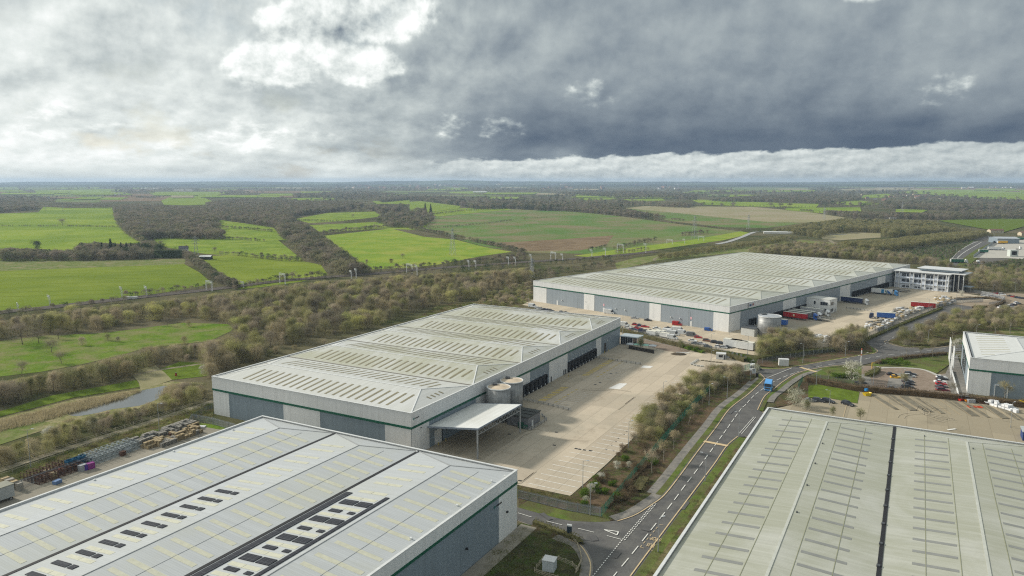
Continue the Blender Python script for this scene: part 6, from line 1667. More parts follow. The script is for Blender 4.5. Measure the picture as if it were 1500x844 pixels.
def car_proto(kind, col):
    """car pointing along +y, base at origin"""
    r = empty(kind, (0, 0, 0), 0, None, None)
    m = paint(COLS[col])
    if kind in ('car', 'hatchback', 'estate_car'):
        L, Wd, H = {'car': (4.5, 1.8, 1.42), 'hatchback': (4.0, 1.75, 1.48), 'estate_car': (4.7, 1.85, 1.6)}[kind]; h = L/2
        prof = [(-h, .32), (-h, .78), (-h+.12, .90), (h-1.25, .93), (h-.2, .76), (h, .6), (h, .32), (h-.3, .22), (-h+.3, .22)]
        MB().side(prof, -Wd/2, Wd/2, taper=.07, zt=.6).build('body', m, r)
        rear = {'car': .75, 'hatchback': .25, 'estate_car': .15}[kind]
        cab = [(-h+rear, .89), (-h+rear+(.7 if kind == 'car' else .35), H-.07), (-h+1.5, H-.0), (h-2.3, H-.02), (h-1.3, .90)]
        MB().side(cab, -Wd/2+.08, Wd/2-.08, taper=.2, zt=1.0).build('glazing', GLS, r)
        rf = [(-h+rear+(.62 if kind == 'car' else .35), H-.05), (-h+1.5, H+.02), (h-2.3, H+.01), (h-2.15, H-.07)]
        MB().side(rf, -Wd/2+.24, Wd/2-.24).build('roof', m, r)
        mb = MB()
        for y in (-h+rear+.9, -.15): 
            for s_ in (-1, 1): mb.beam((s_*(Wd/2-.09), y-.05, .92), (s_*(Wd/2-.27), y, H-.05), .05, .09)
        mb.build('door_pillar', m, r)
        wy, wr, fy = h - .8, .32, .62
    else:
        L, Wd, H = {'van': (5.4, 2.0, 2.4), 'small_van': (4.4, 1.8, 1.85), 'large_van': (6.6, 2.15, 2.75)}[kind]; h = L/2
        prof = [(-h, .35), (-h, H-.1), (-h+.1, H), (h-2.0, H), (h-1.75, H-.06), (h-.95, 1.28), (h-.12, 1.02), (h, .8), (h, .35), (h-.4, .25), (-h+.3, .25)]
        MB().side(prof, -Wd/2, Wd/2, taper=.1, zt=1.1).build('body', m, r)
        zt = H-.14; mb = MB(); mb.add([(-Wd/2+.14, h-.93, 1.31), (Wd/2-.14, h-.93, 1.31), (Wd/2-.2, h-1.73, zt-.0), (-Wd/2+.2, h-1.73, zt)], [(0, 1, 2, 3)]); 
        mb.v = [(a, b+.03, c+.02) for a, b, c in mb.v]; mb.build('windscreen', GLS, r)
        for s_ in (-1, 1): MB().box(min(s_*(Wd/2-.08), s_*(Wd/2+.005)), max(s_*(Wd/2-.08), s_*(Wd/2+.005)), h-2.0, h-1.15, 1.2, 1.2+(H-1.2)*.55).build('side_window', GLS, r)
        wy, wr, fy = h - .95, .34, .62
    for sx in (-1, 1):
        for sy in (-1, 1): wheel(r, sx*(Wd/2-.11), sy*wy, wr, .22)
        MB().box(sx*(Wd/2-.28)-.16, sx*(Wd/2-.28)+.16, h-.09, h+.012, fy, fy+.14).build('headlight', LAMP, r)
        MB().box(sx*(Wd/2-.22)-.12, sx*(Wd/2-.22)+.12, -h-.012, -h+.06, .7, .85).build('tail_light', TAILL, r)
    return r
def park(kind, col, px, py, ang, label, group, cat=None):
    """ang = heading in degrees clockwise from straight ahead of the camera"""
    x, y = g(px, py, .7); key = (kind, col)
    cat = cat or ('van' if 'van' in kind else 'car')
    if key not in PROT:
        r = car_proto(kind, col); PROT[key] = r; r.location = (x, y, 0); r.rotation_euler = (0, 0, -R(ang)); tag(r, label, cat, group)
    else:
        r = dup(PROT[key], (x, y, 0), -R(ang), label, group)
    r['category'] = cat
    return r
NICE = {'car': 'saloon car', 'hatchback': 'hatchback', 'estate_car': 'estate car', 'van': 'van', 'small_van': 'small van', 'large_van': 'panel van'}
def lot(items, ang, where, group):
    seen = {}
    tot = {}
    for k, c, px, py, *a in items: tot[(k, c)] = tot.get((k, c), 0) + 1
    for k, c, px, py, *a in sorted(items, key=lambda t: t[2]):
        n = seen.get((k, c), 0); seen[(k, c)] = n + 1
        cc = {'dark': 'charcoal', 'sky': 'light blue'}.get(c, c)
        if tot[(k, c)] == 1: lab = f'only {cc} {NICE[k]} {where}'
        else: lab = f'{ORD[n]}{cc} {NICE[k]} from the left {where}' if n else f'leftmost {cc} {NICE[k]} {where}'
        park(k, c, px, py, (a[0] if a else ang) + random.uniform(-3, 3), lab, group)
H_, E_, C_, V_, S_, L_ = 'hatchback', 'estate_car', 'car', 'van', 'small_van', 'large_van'
lot([(V_, 'white', 915, 476), (H_, 'white', 920, 479), (H_, 'red', 931, 475), (H_, 'navy', 938, 476.5), (C_, 'red', 945, 478), (H_, 'red', 934, 480), (C_, 'navy', 928, 482), (H_, 'white', 920, 484), (E_, 'red', 924.5, 486), (C_, 'silver', 931, 488),
     (E_, 'navy', 941, 483.5), (E_, 'grey', 947, 485), (C_, 'black', 953.5, 484.5), (E_, 'dark', 940, 488), (C_, 'white', 962, 480.5, 110), (C_, 'silver', 947, 490.5), (H_, 'dark', 954.5, 489),
     (C_, 'dark', 979, 480.5, 110), (L_, 'white', 979.5, 487), (L_, 'white', 986, 489.5), (L_, 'white', 993.5, 484.5), (V_, 'white', 1000, 488), (V_, 'white', 985, 495),
     (V_, 'grey', 1013.5, 491), (H_, 'red', 1023, 493.5), (C_, 'white', 1014.5, 498.5), (E_, 'brown', 1036.5, 498.5), (C_, 'grey', 1019, 502.5), (C_, 'silver', 1027, 503),
     (E_, 'black', 1048, 501), (E_, 'dark', 1056, 502.5), (E_, 'black', 1064.5, 503.5), (H_, 'white', 1053, 507.5), (H_, 'silver', 1059.5, 508.5), (C_, 'dark', 1066, 508), (H_, 'dark', 1037, 507), (C_, 'maroon', 1078.7, 501.5)], 118, 'in the crowded staff car park', 'cars in the staff car park')
lot([(V_, 'white', 780, 448.5), (H_, 'white', 788, 451), (H_, 'silver', 793, 452), (C_, 'dark', 798, 453), (H_, 'navy', 803, 454), (H_, 'dark', 807, 454.5), (H_, 'grey', 823, 457), (C_, 'dark', 829, 458)], 120, 'beyond the far roof edge of the middle warehouse', 'cars beyond the middle warehouse')
park(L_, 'white', 892.6, 458, 118, 'long white van parked alone against the front of the largest warehouse', 'vehicles along the front wall'); park(C_, 'silver', 930, 465.5, 118, 'silver saloon parked alone near the front wall of the largest warehouse', 'vehicles along the front wall')
park(C_, 'black', 949.5, 468.5, 118, 'black saloon parked alone near the front wall of the largest warehouse', 'vehicles along the front wall'); park(V_, 'red', 992, 475, 118, 'red van parked alone against the front of the largest warehouse', 'vehicles along the front wall')
park(S_, 'blue', 1038, 483, 118, 'small bright blue van near the corner of the largest warehouse', 'vehicles along the front wall')
lot([(H_, 'black', 1306.8, 548), (H_, 'yellow', 1312, 552), (E_, 'dark', 1333.6, 547.5), (E_, 'silver', 1332, 550.5), (C_, 'dark', 1330, 558), (H_, 'black', 1332, 562), (E_, 'black', 1330, 566.5), (C_, 'grey', 1306.8, 568)], 102, 'in the middle rows of the brick car park', 'cars in the brick car park')
lot([(H_, 'white', 1379.3, 552.3), (C_, 'black', 1380.3, 554.5), (C_, 'white', 1377.5, 558.5), (H_, 'red', 1378.7, 561.7), (C_, 'dark', 1379.5, 565.8), (E_, 'maroon', 1381, 570.5)], 100, 'in the right-hand column of the brick car park', 'cars in the brick car park')
park(C_, 'black', 1261, 560, 105, 'black saloon alone at the left edge of the brick car park', 'cars in the brick car park')
lot([(H_, 'grey', 1186.5, 586, 95), (E_, 'dark', 1199, 586, 125), (E_, 'black', 1213, 587, 135), (E_, 'black', 1242, 591, 150)], 130, 'below the lawn behind the mossy roof', 'cars below the lawn')
lot([(C_, 'silver', 1442, 432.5), (C_, 'white', 1447.5, 433), (C_, 'silver', 1453, 433.5), (C_, 'silver', 1458, 434.5), (C_, 'grey', 1464, 435.5), (C_, 'red', 1461, 429.5), (E_, 'white', 1468, 431), (C_, 'dark', 1480.5, 433.5), (C_, 'red', 1486, 434.5), (C_, 'black', 1490.4, 435.5), (C_, 'navy', 1494.5, 436.2), (C_, 'dark', 1499, 437)], 125, 'in the back rows of the office car park', 'cars in the office car park')
lot([(C_, 'white', 1466, 449.7), (E_, 'red', 1473.3, 451.5), (E_, 'white', 1479.5, 448.5), (E_, 'dark', 1484.5, 446.5), (E_, 'white', 1489.5, 443.5), (C_, 'black', 1493.6, 445.5)], 70, 'in the front row of the office car park', 'cars in the office car park')
park(V_, 'white', 1102, 540, 200, 'white van waiting at the yard gate with its nose to the road', None); park(H_, 'dark', 1108.5, 539.5, 100, 'dark hatchback beside the white van at the yard gate', None); park(H_, 'silver', 1064.5, 522.5, 100, 'silver car behind the white gate kiosk', None)

def frame_chassis(r, y0, y1, z=1.0, w=.8):
    mb = MB(); mb.box(-w/2-.1, -w/2+.05, y0, y1, z-.14, z+.12); mb.box(w/2-.05, w/2+.1, y0, y1, z-.14, z+.12)
    for i in range(4):
        y = y0 + .3 + (y1-y0-.6)*i/3; mb.box(-w/2+.051, w/2-.051, y-.06, y+.06, z-.08, z+.06)
    mb.build('chassis', DGRY, r)
def tractor_parts(r, m, y=0.0, roof=True):
    """cab over, facing +y, front bumper at y"""
    cab = [(y-2.3, 1.05), (y-2.3, 3.1), (y-2.15, 3.3), (y-.75, 3.3), (y-.22, 2.75), (y-.1, 2.0), (y-.02, 1.5), (y, .45), (y-.35, .32), (y-1.4, .32), (y-1.5, 1.05)]
    MB().side(cab, -1.23, 1.23, taper=.07, zt=2.6).build('cab', m, r)
    mb = MB(); mb.add([(-1.12, y-.01, 1.72), (1.12, y-.01, 1.72), (1.05, y-.19, 2.78), (-1.05, y-.19, 2.78)], [(0, 1, 2, 3)]); mb.build('windscreen', GLS, r)
    for s_ in (-1, 1):
        MB().box(min(s_*1.20, s_*1.245), max(s_*1.20, s_*1.245), y-1.25, y-.35, 1.95, 2.6).build('side_window', GLS, r)
        MB().box(s_*1.42-.08, s_*1.42+.08, y-.35, y-.25, 1.9, 2.6).build('mirror', BLK, r)
        MB().box(s_*.95-.2, s_*.95+.2, y-.02, y+.03, .6, .82).build('headlight', LAMP, r)
    if roof: MB().side([(y-2.2, 3.303), (y-2.2, 4.0), (y-1.5, 3.85), (y-.85, 3.303)], -1.1, 1.1).build('roof_fairing', m, r)
    MB().box(-.85, .85, y+.003, y+.05, .95, 1.45).build('grille', DGRY, r)
    frame_chassis(r, y-5.9, y-1.5)
    MB().box(-1.2, -.6, y-3.6, y-2.45, .5, 1.05).build('fuel_tank', RIM, r)
    for yy in (y-1.35, y-4.9):
        for s_ in (-1, 1): wheel(r, s_*1.05, yy, .5, .34 if yy == y-1.35 else .5)
    MB().box(-.5, .5, y-5.2, y-4.3, 1.13, 1.25).build('fifth_wheel', BLK, r)
def trailer_parts(r, m, y0, y1, top=None, side_band=None, h=4.0, box=True, deck=True):
    if box:
        mb = MB(); mb.box(-1.27, 1.27, y0, y1, 1.25, h); mb.build('trailer_body', m, r)
        mb = MB(); mb.box(-1.3, 1.3, y0-.02, y1+.02, h+.003, h+.07); mb.build('trailer_roof', top or plain('trailer_roof_pale', (.55, .55, .48), .6), r)
        MB().box(-1.2, 1.2, y0-.04, y0-.003, 1.3, h-.05).build('rear_door', plain('trailer_door', (.5, .51, .5), .5), r)
    else: MB().box(-1.25, 1.25, y0, y1, 1.25, 1.42).build('flat_deck', plain('deck_boards', (.30, .28, .24), .8), r)
    frame_chassis(r, y0+.1, y1-.4)
    L = y1 - y0
    for k in range(3):
        for s_ in (-1, 1): wheel(r, s_*1.05, y0 + 2.0 + 1.35*k, .5, .38)
    for s_ in (-1, 1):
        MB().box(s_*1.22-.03, s_*1.22+.03, y0+6.0, y1-3.6, .5, 1.1).build('side_guard', DGRY, r)
        MB().box(s_*.8-.06, s_*.8+.06, y1-2.9, y1-2.75, .02, 1.0).build('landing_leg', DGRY, r)
def rig(name, label, cat, x, y, ang, cabcol=None, trcol=None, L=13.6, group=None, flat=False, roof=True, mats=None, h=4.0):
    r = empty(name, (x, y, 0), -R(ang), label, cat, group)
    if trcol is not None or flat: trailer_parts(r, mats or paint(COLS[trcol], .45) if not flat else None, -L, 0, box=not flat, h=h)
    if cabcol: tractor_parts(r, paint(COLS[cabcol]), (4.0 if (trcol is not None or flat) else 3.0), roof)
    return r
tx, ty = g(1127, 571)
rig('tractor_unit', 'bright blue lorry tractor unit driving without a trailer on the main road', 'lorry', tx, ty, 212, 'sky').scale = (1.12, 1.12, 1.12)
n3 = 90 + A3
def dock(s, out=1.0): x, y = w_of(O3, A3, s, out); return x, y
def rig3(name, label, cat, s, end, **k): x, y = w_of(O3, A3, s, end); return rig(name, label, cat, x, y, n3, **k)
rig3('trailer', 'blue box trailer with a cream roof docked nearest the single water tank', 'trailer', 36.5, 14.8, trcol='blue')
a_ = rig3('trailer', 'red curtain-sided trailer with a pale round emblem docked near the transport office', 'trailer', 61.5, 14.8, trcol='red')
mb = MB(); mb.tube((1.275, -7.2, 2.75), (1.30, -7.2, 2.75), .55, n=16); mb.box(1.275, 1.30, -7.6, -6.8, 1.9, 2.1); mb.build('emblem', plain('emblem_cream', (.7, .62, .45), .5), a_)
MB().box(1.275, 1.295, -8.4, -6.0, 2.18, 2.3).build('emblem_ribbon', plain('emblem_gold', (.45, .28, .06), .5), a_)
rig3('articulated_lorry', 'lorry with a grey roofed trailer and blue cab docked behind the red trailer', 'lorry', 67, 14.8, trcol='grey', cabcol='blue')
rig3('articulated_lorry', 'lorry with white cab and dark trailer docked second behind the red trailer', 'lorry', 72.5, 14.8, trcol='grey', cabcol='white')
rig3('articulated_lorry', 'lorry with white cab and pale trailer docked beside the transport office', 'lorry', 84, 14.8, trcol='silver', cabcol='white')
rig3('articulated_lorry', 'navy curtain-sided lorry with a white cab docked beyond the transport office', 'lorry', 143, 15.5, trcol='navy', cabcol='white')
a_ = rig3('articulated_lorry', 'white lorry with blue and green swoosh panels docked furthest along the largest warehouse', 'lorry', 197, 15.5, trcol='white', cabcol='sky')
for k, (y0, y1, c) in enumerate(((-6.8, -5.0, (.02, .20, .42)), (-4.6, -3.4, (.02, .16, .13)), (-3.4, -.8, (.03, .12, .32)))):
    mb = MB(); x = 1.275
    q = [(x, y0, 3.9), (x, y1, 3.9 if k == 0 else 3.2 - k*.4), (x, y1 + .6*(k > 0), 1.3), (x, y0 + .9*(k > 0), 1.3)]
    mb.add(q + [(x + .02, b, c_) for _, b, c_ in q], [(3, 2, 1, 0), (4, 5, 6, 7), (0, 1, 5, 4), (1, 2, 6, 5), (2, 3, 7, 6), (3, 0, 4, 7)]); mb.build('side_graphic', plain(f'swoosh_{k}', c, .5), a_)
for k, (s, lab) in enumerate(((218, 'empty flatbed trailer parked left of the pair by the office block'), (224, 'empty flatbed trailer parked nearest the office block'))):
    rig3('flatbed_trailer', lab, 'trailer', s, 19, flat=True, L=12)
for k, (px, py, lab) in enumerate(((1195, 470, 'empty skeletal trailer parked in front of the transport office'),)):
    x, y = g(px, py); rig('flatbed_trailer', lab, 'trailer', x + 6, y - 4, n3, flat=True, L=12)
x, y = g(1370, 453.5); rig('trailer', 'red curtain-sided trailer parked alone between the timber stacks', 'trailer', x, y, 118, trcol='red')
x, y = g(1284, 467); rig('rigid_lorry', 'bright blue lorry parked between the two timber stacks', 'lorry', x, y, 292, trcol='blue', cabcol='navy', L=9.5, roof=False)
# lorries in the far depot
for px, py, ang, kw, lab in ((1466, 367, 100, dict(trcol='white', cabcol='white'), 'white lorry parked across the depot yard'), (1447, 371, 105, dict(trcol='green', L=9), 'green trailer beside the depot fence'), (1492, 366, 100, dict(cabcol='white'), 'white tractor unit alone on the depot concrete'),
        (1411, 385.5, 95, dict(trcol='green', cabcol='white', L=12), 'green and white lorry on the depot approach road'), (1431, 387, 190, dict(cabcol='white'), 'white tractor unit turning at the depot entrance'), (1475, 357.5, 85, dict(trcol='yellow', L=13), 'yellow box trailer beside the depot shed'), (1503, 352, 110, dict(trcol='green', cabcol='white'), 'green lorry behind the depot shed'),
        (1432, 348, 80, dict(trcol='white', L=8), 'white trailer in the lay-by beyond the plantation'), (1448, 343.5, 80, dict(trcol='white', L=10), 'white trailer at the road bend beyond the plantation')):
    x, y = g(px, py); rig('depot_lorry', lab, 'lorry', x, y, ang, **kw)
# white container boxes at the end of the staff car park
for i, (px, py) in enumerate(((1073, 509), (1083, 510.5), (1092, 512.5), (954, 492), (961, 491.5), (967.5, 491), (974, 495))):
    x, y = g(px, py); r = empty('box_trailer', (x, y, 0), -R(130), '%s white box body in the staff car park, %sfrom the left' % ('large' if i < 3 else 'small', ORD[i if i < 3 else i-3] if (i not in (0, 3)) else 'first '), 'box trailer', 'white box trailers')
    s = 1.0 if i < 3 else .62
    MB().box(-1.25*s - .2, 1.25*s + .2, -4.2*s, 4.2*s, .6, 3.6*s + .4).build('body', WMET, r)
    MB().box(-1.25*s - .23, 1.25*s + .23, -4.22*s, 4.22*s, 3.6*s + .403, 3.6*s + .5).build('roof', plain('box_roof', (.66, .64, .55), .6), r)
    MB().box(-1.1*s, 1.1*s, -4.2*s - .03, -4.2*s - .003, .7, 3.4*s + .3).build('door', LMET, r)
    for sx in (-1, 1):
        for sy in (-1, 1): wheel(r, sx*1.1*s, sy*2.6*s, .35, .2)

# ---------------------------------------------------------------- stored goods
PALW = plain('pallet_wood', (.44, .35, .21), .85, var=.35, scale=3); PALG = plain('pallet_wood_grey', (.33, .31, .27), .85, var=.35, scale=3)
RUST = plain('rusty_steel', (.11, .055, .035), .8, var=.4, scale=3); BLUEC = plain('blue_plastic', (.02, .13, .24), .5, var=.2); WRAP = plain('white_wrap', (.74, .75, .76), .35, var=.1, scale=2); GALV = MATS['galvanised_steel']
def pallet_mb(mb, x, y, z, a=0.0, mi=0, w=1.2, d=1.0):
    ca, sa = math.cos(a), math.sin(a)
    def bx(x0, x1, y0, y1, z0, z1):
        v = [(px*ca - py*sa + x, px*sa + py*ca + y, pz + z) for pz in (z0, z1) for px, py in ((x0, y0), (x1, y0), (x1, y1), (x0, y1))]
        mb.add(v, [(4, 5, 6, 7), (0, 1, 5, 4), (1, 2, 6, 5), (2, 3, 7, 6), (3, 0, 4, 7), (3, 2, 1, 0)], mi)
    for k in range(5): bx(-w/2, w/2, -d/2 + k*d/5 + .01, -d/2 + (k+1)*d/5 - .05, .115, .14)
    for k in (-1, 0, 1): bx(k*(w/2-.06)-.05, k*(w/2-.06)+.05, -d/2, d/2, 0, .112)
def pallet_stack_proto(n, mat, seed):
    rs = random.Random(seed); mb = MB()
    for k in range(n): pallet_mb(mb, rs.uniform(-.05, .05), rs.uniform(-.05, .05), k*.145, rs.uniform(-.06, .06))
    return mb.build('pallet_stack', mat)
protos = [pallet_stack_proto(14, PALW, 1), pallet_stack_proto(10, PALG, 2), pallet_stack_proto(16, PALG, 3), pallet_stack_proto(8, PALW, 4)]
used = set()
def put_stack(i, x, y, a, label, group):
    if i not in used:
        used.add(i); r = protos[i]; r.location = (x, y, 0); r.rotation_euler = (0, 0, a); tag(r, label, 'pallet stack', group); return r
    r = dup(protos[i], (x, y, 0), a, label, group); r['category'] = 'pallet stack'; return r
rp = random.Random(8)
fa = math.atan2(g(277, 627)[1] - g(70, 702)[1], g(277, 627)[0] - g(70, 702)[0])
def along(px, py, u, v):
    x, y = g(px, py); return x + u*math.cos(fa) + v*math.sin(fa), y + u*math.sin(fa) - v*math.cos(fa)
for i in range(15):
    for j in range(9):
        if (i < 2 and j > 6) or (i > 12 and j > 4) or (i + j > 20): continue
        x, y = along(196, 653, i*1.42 + rp.uniform(-.1, .1), -.6 + j*1.22 + rp.uniform(-.08, .08))
        q = rp.choice((0, 0, 3, 3, 1)) if j > 3 else rp.choice((2, 2, 1))
        put_stack(q, x, y, fa + rp.uniform(-.05, .05), {0: 'tall stack of yellowish wooden pallets in the block by the near warehouse', 3: 'short stack of yellowish wooden pallets in the block by the near warehouse', 1: 'mid-height stack of grey wooden pallets in the block by the near warehouse', 2: 'tallest kind of grey wooden pallet stack near the yard fence'}[q], 'pallet stacks in the left storage yard: ' + {0: 'tall yellow', 3: 'short yellow', 1: 'grey', 2: 'tall grey'}[q])
# wire cages (galvanised) and rusty stillages
def cage_proto(name, mat, w=1.5, d=1.2, h=2.4, bars=5):
    r = empty(name, (0, 0, 0)); mb = MB()
    for sx in (-1, 1):
        for sy in (-1, 1): mb.beam((sx*w/2, sy*d/2, 0), (sx*w/2, sy*d/2, h), .09, .09)
    mb.build('upright', mat, r)
    for z in (.15, h*.5, h):
        mb = MB()
        for sy in (-1, 1): mb.beam((-w/2, sy*d/2, z), (w/2, sy*d/2, z), .07, .07)
        for sx in (-1, 1): mb.beam((sx*w/2, -d/2, z), (sx*w/2, d/2, z), .07, .07)
        mb.build('rail', mat, r)
    mb = MB()
    for k in range(bars): mb.beam((-w/2 + w*(k+.5)/bars, -d/2, .2), (-w/2 + w*(k+.5)/bars, -d/2, h*.5), .04, .04); mb.beam((-w/2 + w*(k+.5)/bars, -d/2, .18), (-w/2 + w*(k+.5)/bars, d/2, .18), .1, .04)
    mb.build('base_grid', mat, r); return r
cg = cage_proto('wire_cage', plain('cage_zinc', (.42, .47, .48), .45, .3)); rk = cage_proto('rusty_stillage', RUST, 1.6, 1.3, 2.1)
n_ = 0
for i in range(9):
    for j in range(4):
        x, y = along(125, 678, i*1.75, -1.2 + j*1.7); lab = 'galvanised wire cage in the rows between the blue crates and the pallets'
        if n_ == 0: cg.location = (x, y, 0); cg.rotation_euler = (0, 0, fa); tag(cg, lab, 'wire cage', 'galvanised wire cages')
        else: dup(cg, (x, y, 0), fa + rp.uniform(-.05, .05), lab)['category'] = 'wire cage'
        n_ += 1
n_ = 0
for i in range(7):
    for j in range(5):
        x, y = along(42, 704, i*1.75, -1.4 + j*1.7); lab = 'rusty steel stillage in the brown block at the left'
        if n_ == 0: rk.location = (x, y, 0); rk.rotation_euler = (0, 0, fa); tag(rk, lab, 'stillage', 'rusty stillages')
        else: dup(rk, (x, y, 0), fa + rp.uniform(-.04, .04), lab)['category'] = 'stillage'
        n_ += 1
def crate(x, y, a, mat, label, w=1.6, d=1.2, h=1.3, z=0, name='crate', cat='crate', group=None, open_=True, rib=True):
    r = empty(name, (x, y, z), a, label, cat, group); mb = MB(); t = .06
    mb.box(-w/2, w/2, -d/2, -d/2+t, .1, h); mb.box(-w/2, w/2, d/2-t, d/2, .1, h); mb.box(-w/2, -w/2+t, -d/2+t+.001, d/2-t-.001, .1, h); mb.box(w/2-t, w/2, -d/2+t+.001, d/2-t-.001, .1, h); mb.box(-w/2+t, w/2-t, -d/2+t, d/2-t, .1, .2 if open_ else h*.96)
    mb.build('body', mat, r)
    if rib:
        mb = MB()
        for k in range(4): xx = -w/2 + w*(k+.5)/4; mb.box(xx-.04, xx+.04, -d/2-.03, -d/2-.003, .1, h-.1); mb.box(xx-.04, xx+.04, d/2+.003, d/2+.03, .1, h-.1)
        mb.build('rib', mat, r)
    mb = MB()
    for sx in (-1, 0, 1): mb.box(sx*(w/2-.1)-.07, sx*(w/2-.1)+.07, -d/2+.05, d/2-.05, 0, .098)
    mb.build('skid', mat, r); return r
for i in range(4):
    for z in (0, 1.35):
        if i == 3 and z: continue
        x, y = along(98, 686, i*1.9, 1.2); crate(x, y, fa, BLUEC, ('blue plastic crate, %sfrom the left, %s of its stack' % (ORD[i], 'top' if z else 'bottom')) if i < 3 else 'low blue plastic crate at the right end of the blue row', 1.7, 1.5, 1.3, z, 'plastic_crate')
for i, (px, py, m, lab) in enumerate(((128, 688, plain('purple_wrap', (.10, .05, .30), .4), 'purple wrapped bale by the blue crates'), (133, 687, plain('magenta_wrap', (.25, .04, .22), .4), 'magenta wrapped bale by the blue crates'), (121, 690, GALV, 'grey metal bin between the blue crates and the purple bale'), (88, 692, plain('red_box', (.25, .05, .04), .6), 'red-brown steel box beside the rusty stillages'),
        (70, 695, PALW, 'pale wooden crate behind the rusty stillages'), (78, 700, PALW, 'wooden crate in front of the red box'), (84, 709, plain('blue_drum_rack', (.12, .2, .36), .5), 'pale blue rack at the right end of the rusty stillages'),
        (8, 711, PALW, 'cream topped crate stack at the far left, first'), (15, 713, PALG, 'cream topped crate stack at the far left, second'), (22, 716, PALW, 'cream topped crate stack at the far left, third'), (29, 719, PALG, 'cream topped crate stack at the far left, fourth nearest the rusty block'),
        (176, 660, WRAP, 'white wrapped load at the left end of the pallet block'), (188, 662, GALV, 'grey wrapped machine beside the pallet block'), (180, 668, RUST, 'dark metal frame in front of the pallet block'),
        (243, 640, PALG, 'low pallet pile by the lamp post'), (252, 642, RUST, 'dark red scrap bin right of the lamp post'), (264, 638, PALG, 'grey crate beside the open skips'), (270, 636, WRAP, 'white bag beside the open skips'))):
    x, y = g(px, py); crate(x, y, fa + rp.uniform(-.2, .2), m, lab, rp.uniform(1.3, 2.0), rp.uniform(1.1, 1.5), rp.uniform(1.0, 1.9) if px > 30 else 2.2, open_=False)
def skip(px, py, a, mat, label, s=1.0, inner=None):
    x, y = g(px, py); r = empty('skip', (x, y, 0), a, label, 'skip'); mb = MB()
    lo_, hi_ = [(-1.1, -.8), (1.1, -.8), (1.1, .8), (-1.1, .8)], [(-1.8, -.9), (1.8, -.9), (1.8, .9), (-1.8, .9)]
    v = [(a*s, b*s, .15) for a, b in lo_] + [(a*s, b*s, 1.35*s) for a, b in hi_] + [(a*s*.95, b*s*.92, 1.35*s) for a, b in hi_] + [(a*s*.93, b*s*.9, .3) for a, b in lo_]
    f = [(0, 1, 5, 4), (1, 2, 6, 5), (2, 3, 7, 6), (3, 0, 4, 7), (3, 2, 1, 0), (4, 5, 9, 8), (5, 6, 10, 9), (6, 7, 11, 10), (7, 4, 8, 11), (8, 9, 13, 12), (9, 10, 14, 13), (10, 11, 15, 14), (11, 8, 12, 15), (12, 13, 14, 15)]
    mb.add(v, f).build('body', mat, r)
    for sx in (-1, 1): MB().tube((sx*1.2*s, -.95*s, .8*s), (sx*1.2*s, .95*s, .8*s), .08, n=8).build('lifting_lug', DGRY, r)
    return r
skip(277, 630, fa, plain('skip_black', (.05, .045, .05), .6), 'dark open skip with a rusty inside at the far end of the storage yard'); skip(284, 629, fa + .3, RUST, 'rusty open skip beside the dark one'); 
x, y = g(292, 626); crate(x, y, -R(A1)+.4, WRAP, 'long white flat panel lying by the rusty skip', 4.2, 1.2, .5, open_=False)
skip(1270, 580, 0.3, plain('yellow_paint', (.75, .55, .02), .4), 'yellow grit skip with a blue bag by the hatched bays', .9); x, y = g(1268.5, 577.5); crate(x, y, .4, plain('blue_bag', (.02, .2, .5), .5), 'blue bag standing on the yellow grit skip', 1.0, .9, .9, 1.25, 'bag', 'bag', open_=False, rib=False)
skip(1507, 596, .2, MATS['yellow_paint'], 'large yellow skip cut by the right edge', 1.7)
_a = math.atan2(g(1480, 600.5)[1] - g(1452, 592)[1], g(1480, 600.5)[0] - g(1452, 592)[0])
for i in range(8):
    for j in range(3):
        for z in (0, 1):
            if (z and (rp.random() < .25 or j == 0)) or (i == 0 and j == 0): continue
            x, y = g(1453, 591); u_, v_ = i*1.28 + rp.uniform(-.1, .1), -j*1.3 + rp.uniform(-.1, .1); x, y = x + u_*math.cos(_a) - v_*math.sin(_a)*1, y + u_*math.sin(_a) + v_*math.cos(_a); crate(x, y, _a + rp.uniform(-.15, .15), WRAP, 'white wrapped bale in the double row by the hedge, ' + ('upper' if z else 'lower'), rp.uniform(1.0, 1.25), 1.15, rp.uniform(.85, 1.0), z*1.02, 'wrapped_bale', 'bale', 'white wrapped bales, ' + ('upper' if z else 'lower'), False, False)
for i, (px, py) in enumerate(((1447, 589), (1484, 603), (1488, 605))): x, y = g(px, py); crate(x, y, .3, WRAP, ['white bale standing apart left of the long row', 'white bale right of the lamp post, upper', 'white bale right of the lamp post, lower'][i], 1.3, 1.3, 1.2, 0, 'wrapped_bale', 'bale', None, False, False)
x, y = g(1428, 597); crate(x, y, -.12, plain('red_sheet', (.45, .06, .02), .5), 'flat red-orange steel tray on the yard', 4.6, 2.2, .35, 0, 'steel_tray', 'tray')
x, y = g(1422, 590.5); crate(x, y, -.1, GALV, 'grey machine behind the red tray', 2.4, 1.5, 1.4, open_=False); x, y = g(1441, 592.5); crate(x, y, -.4, RUST, 'dark low frame between the red tray and the white bales', 3, 1.3, .8)
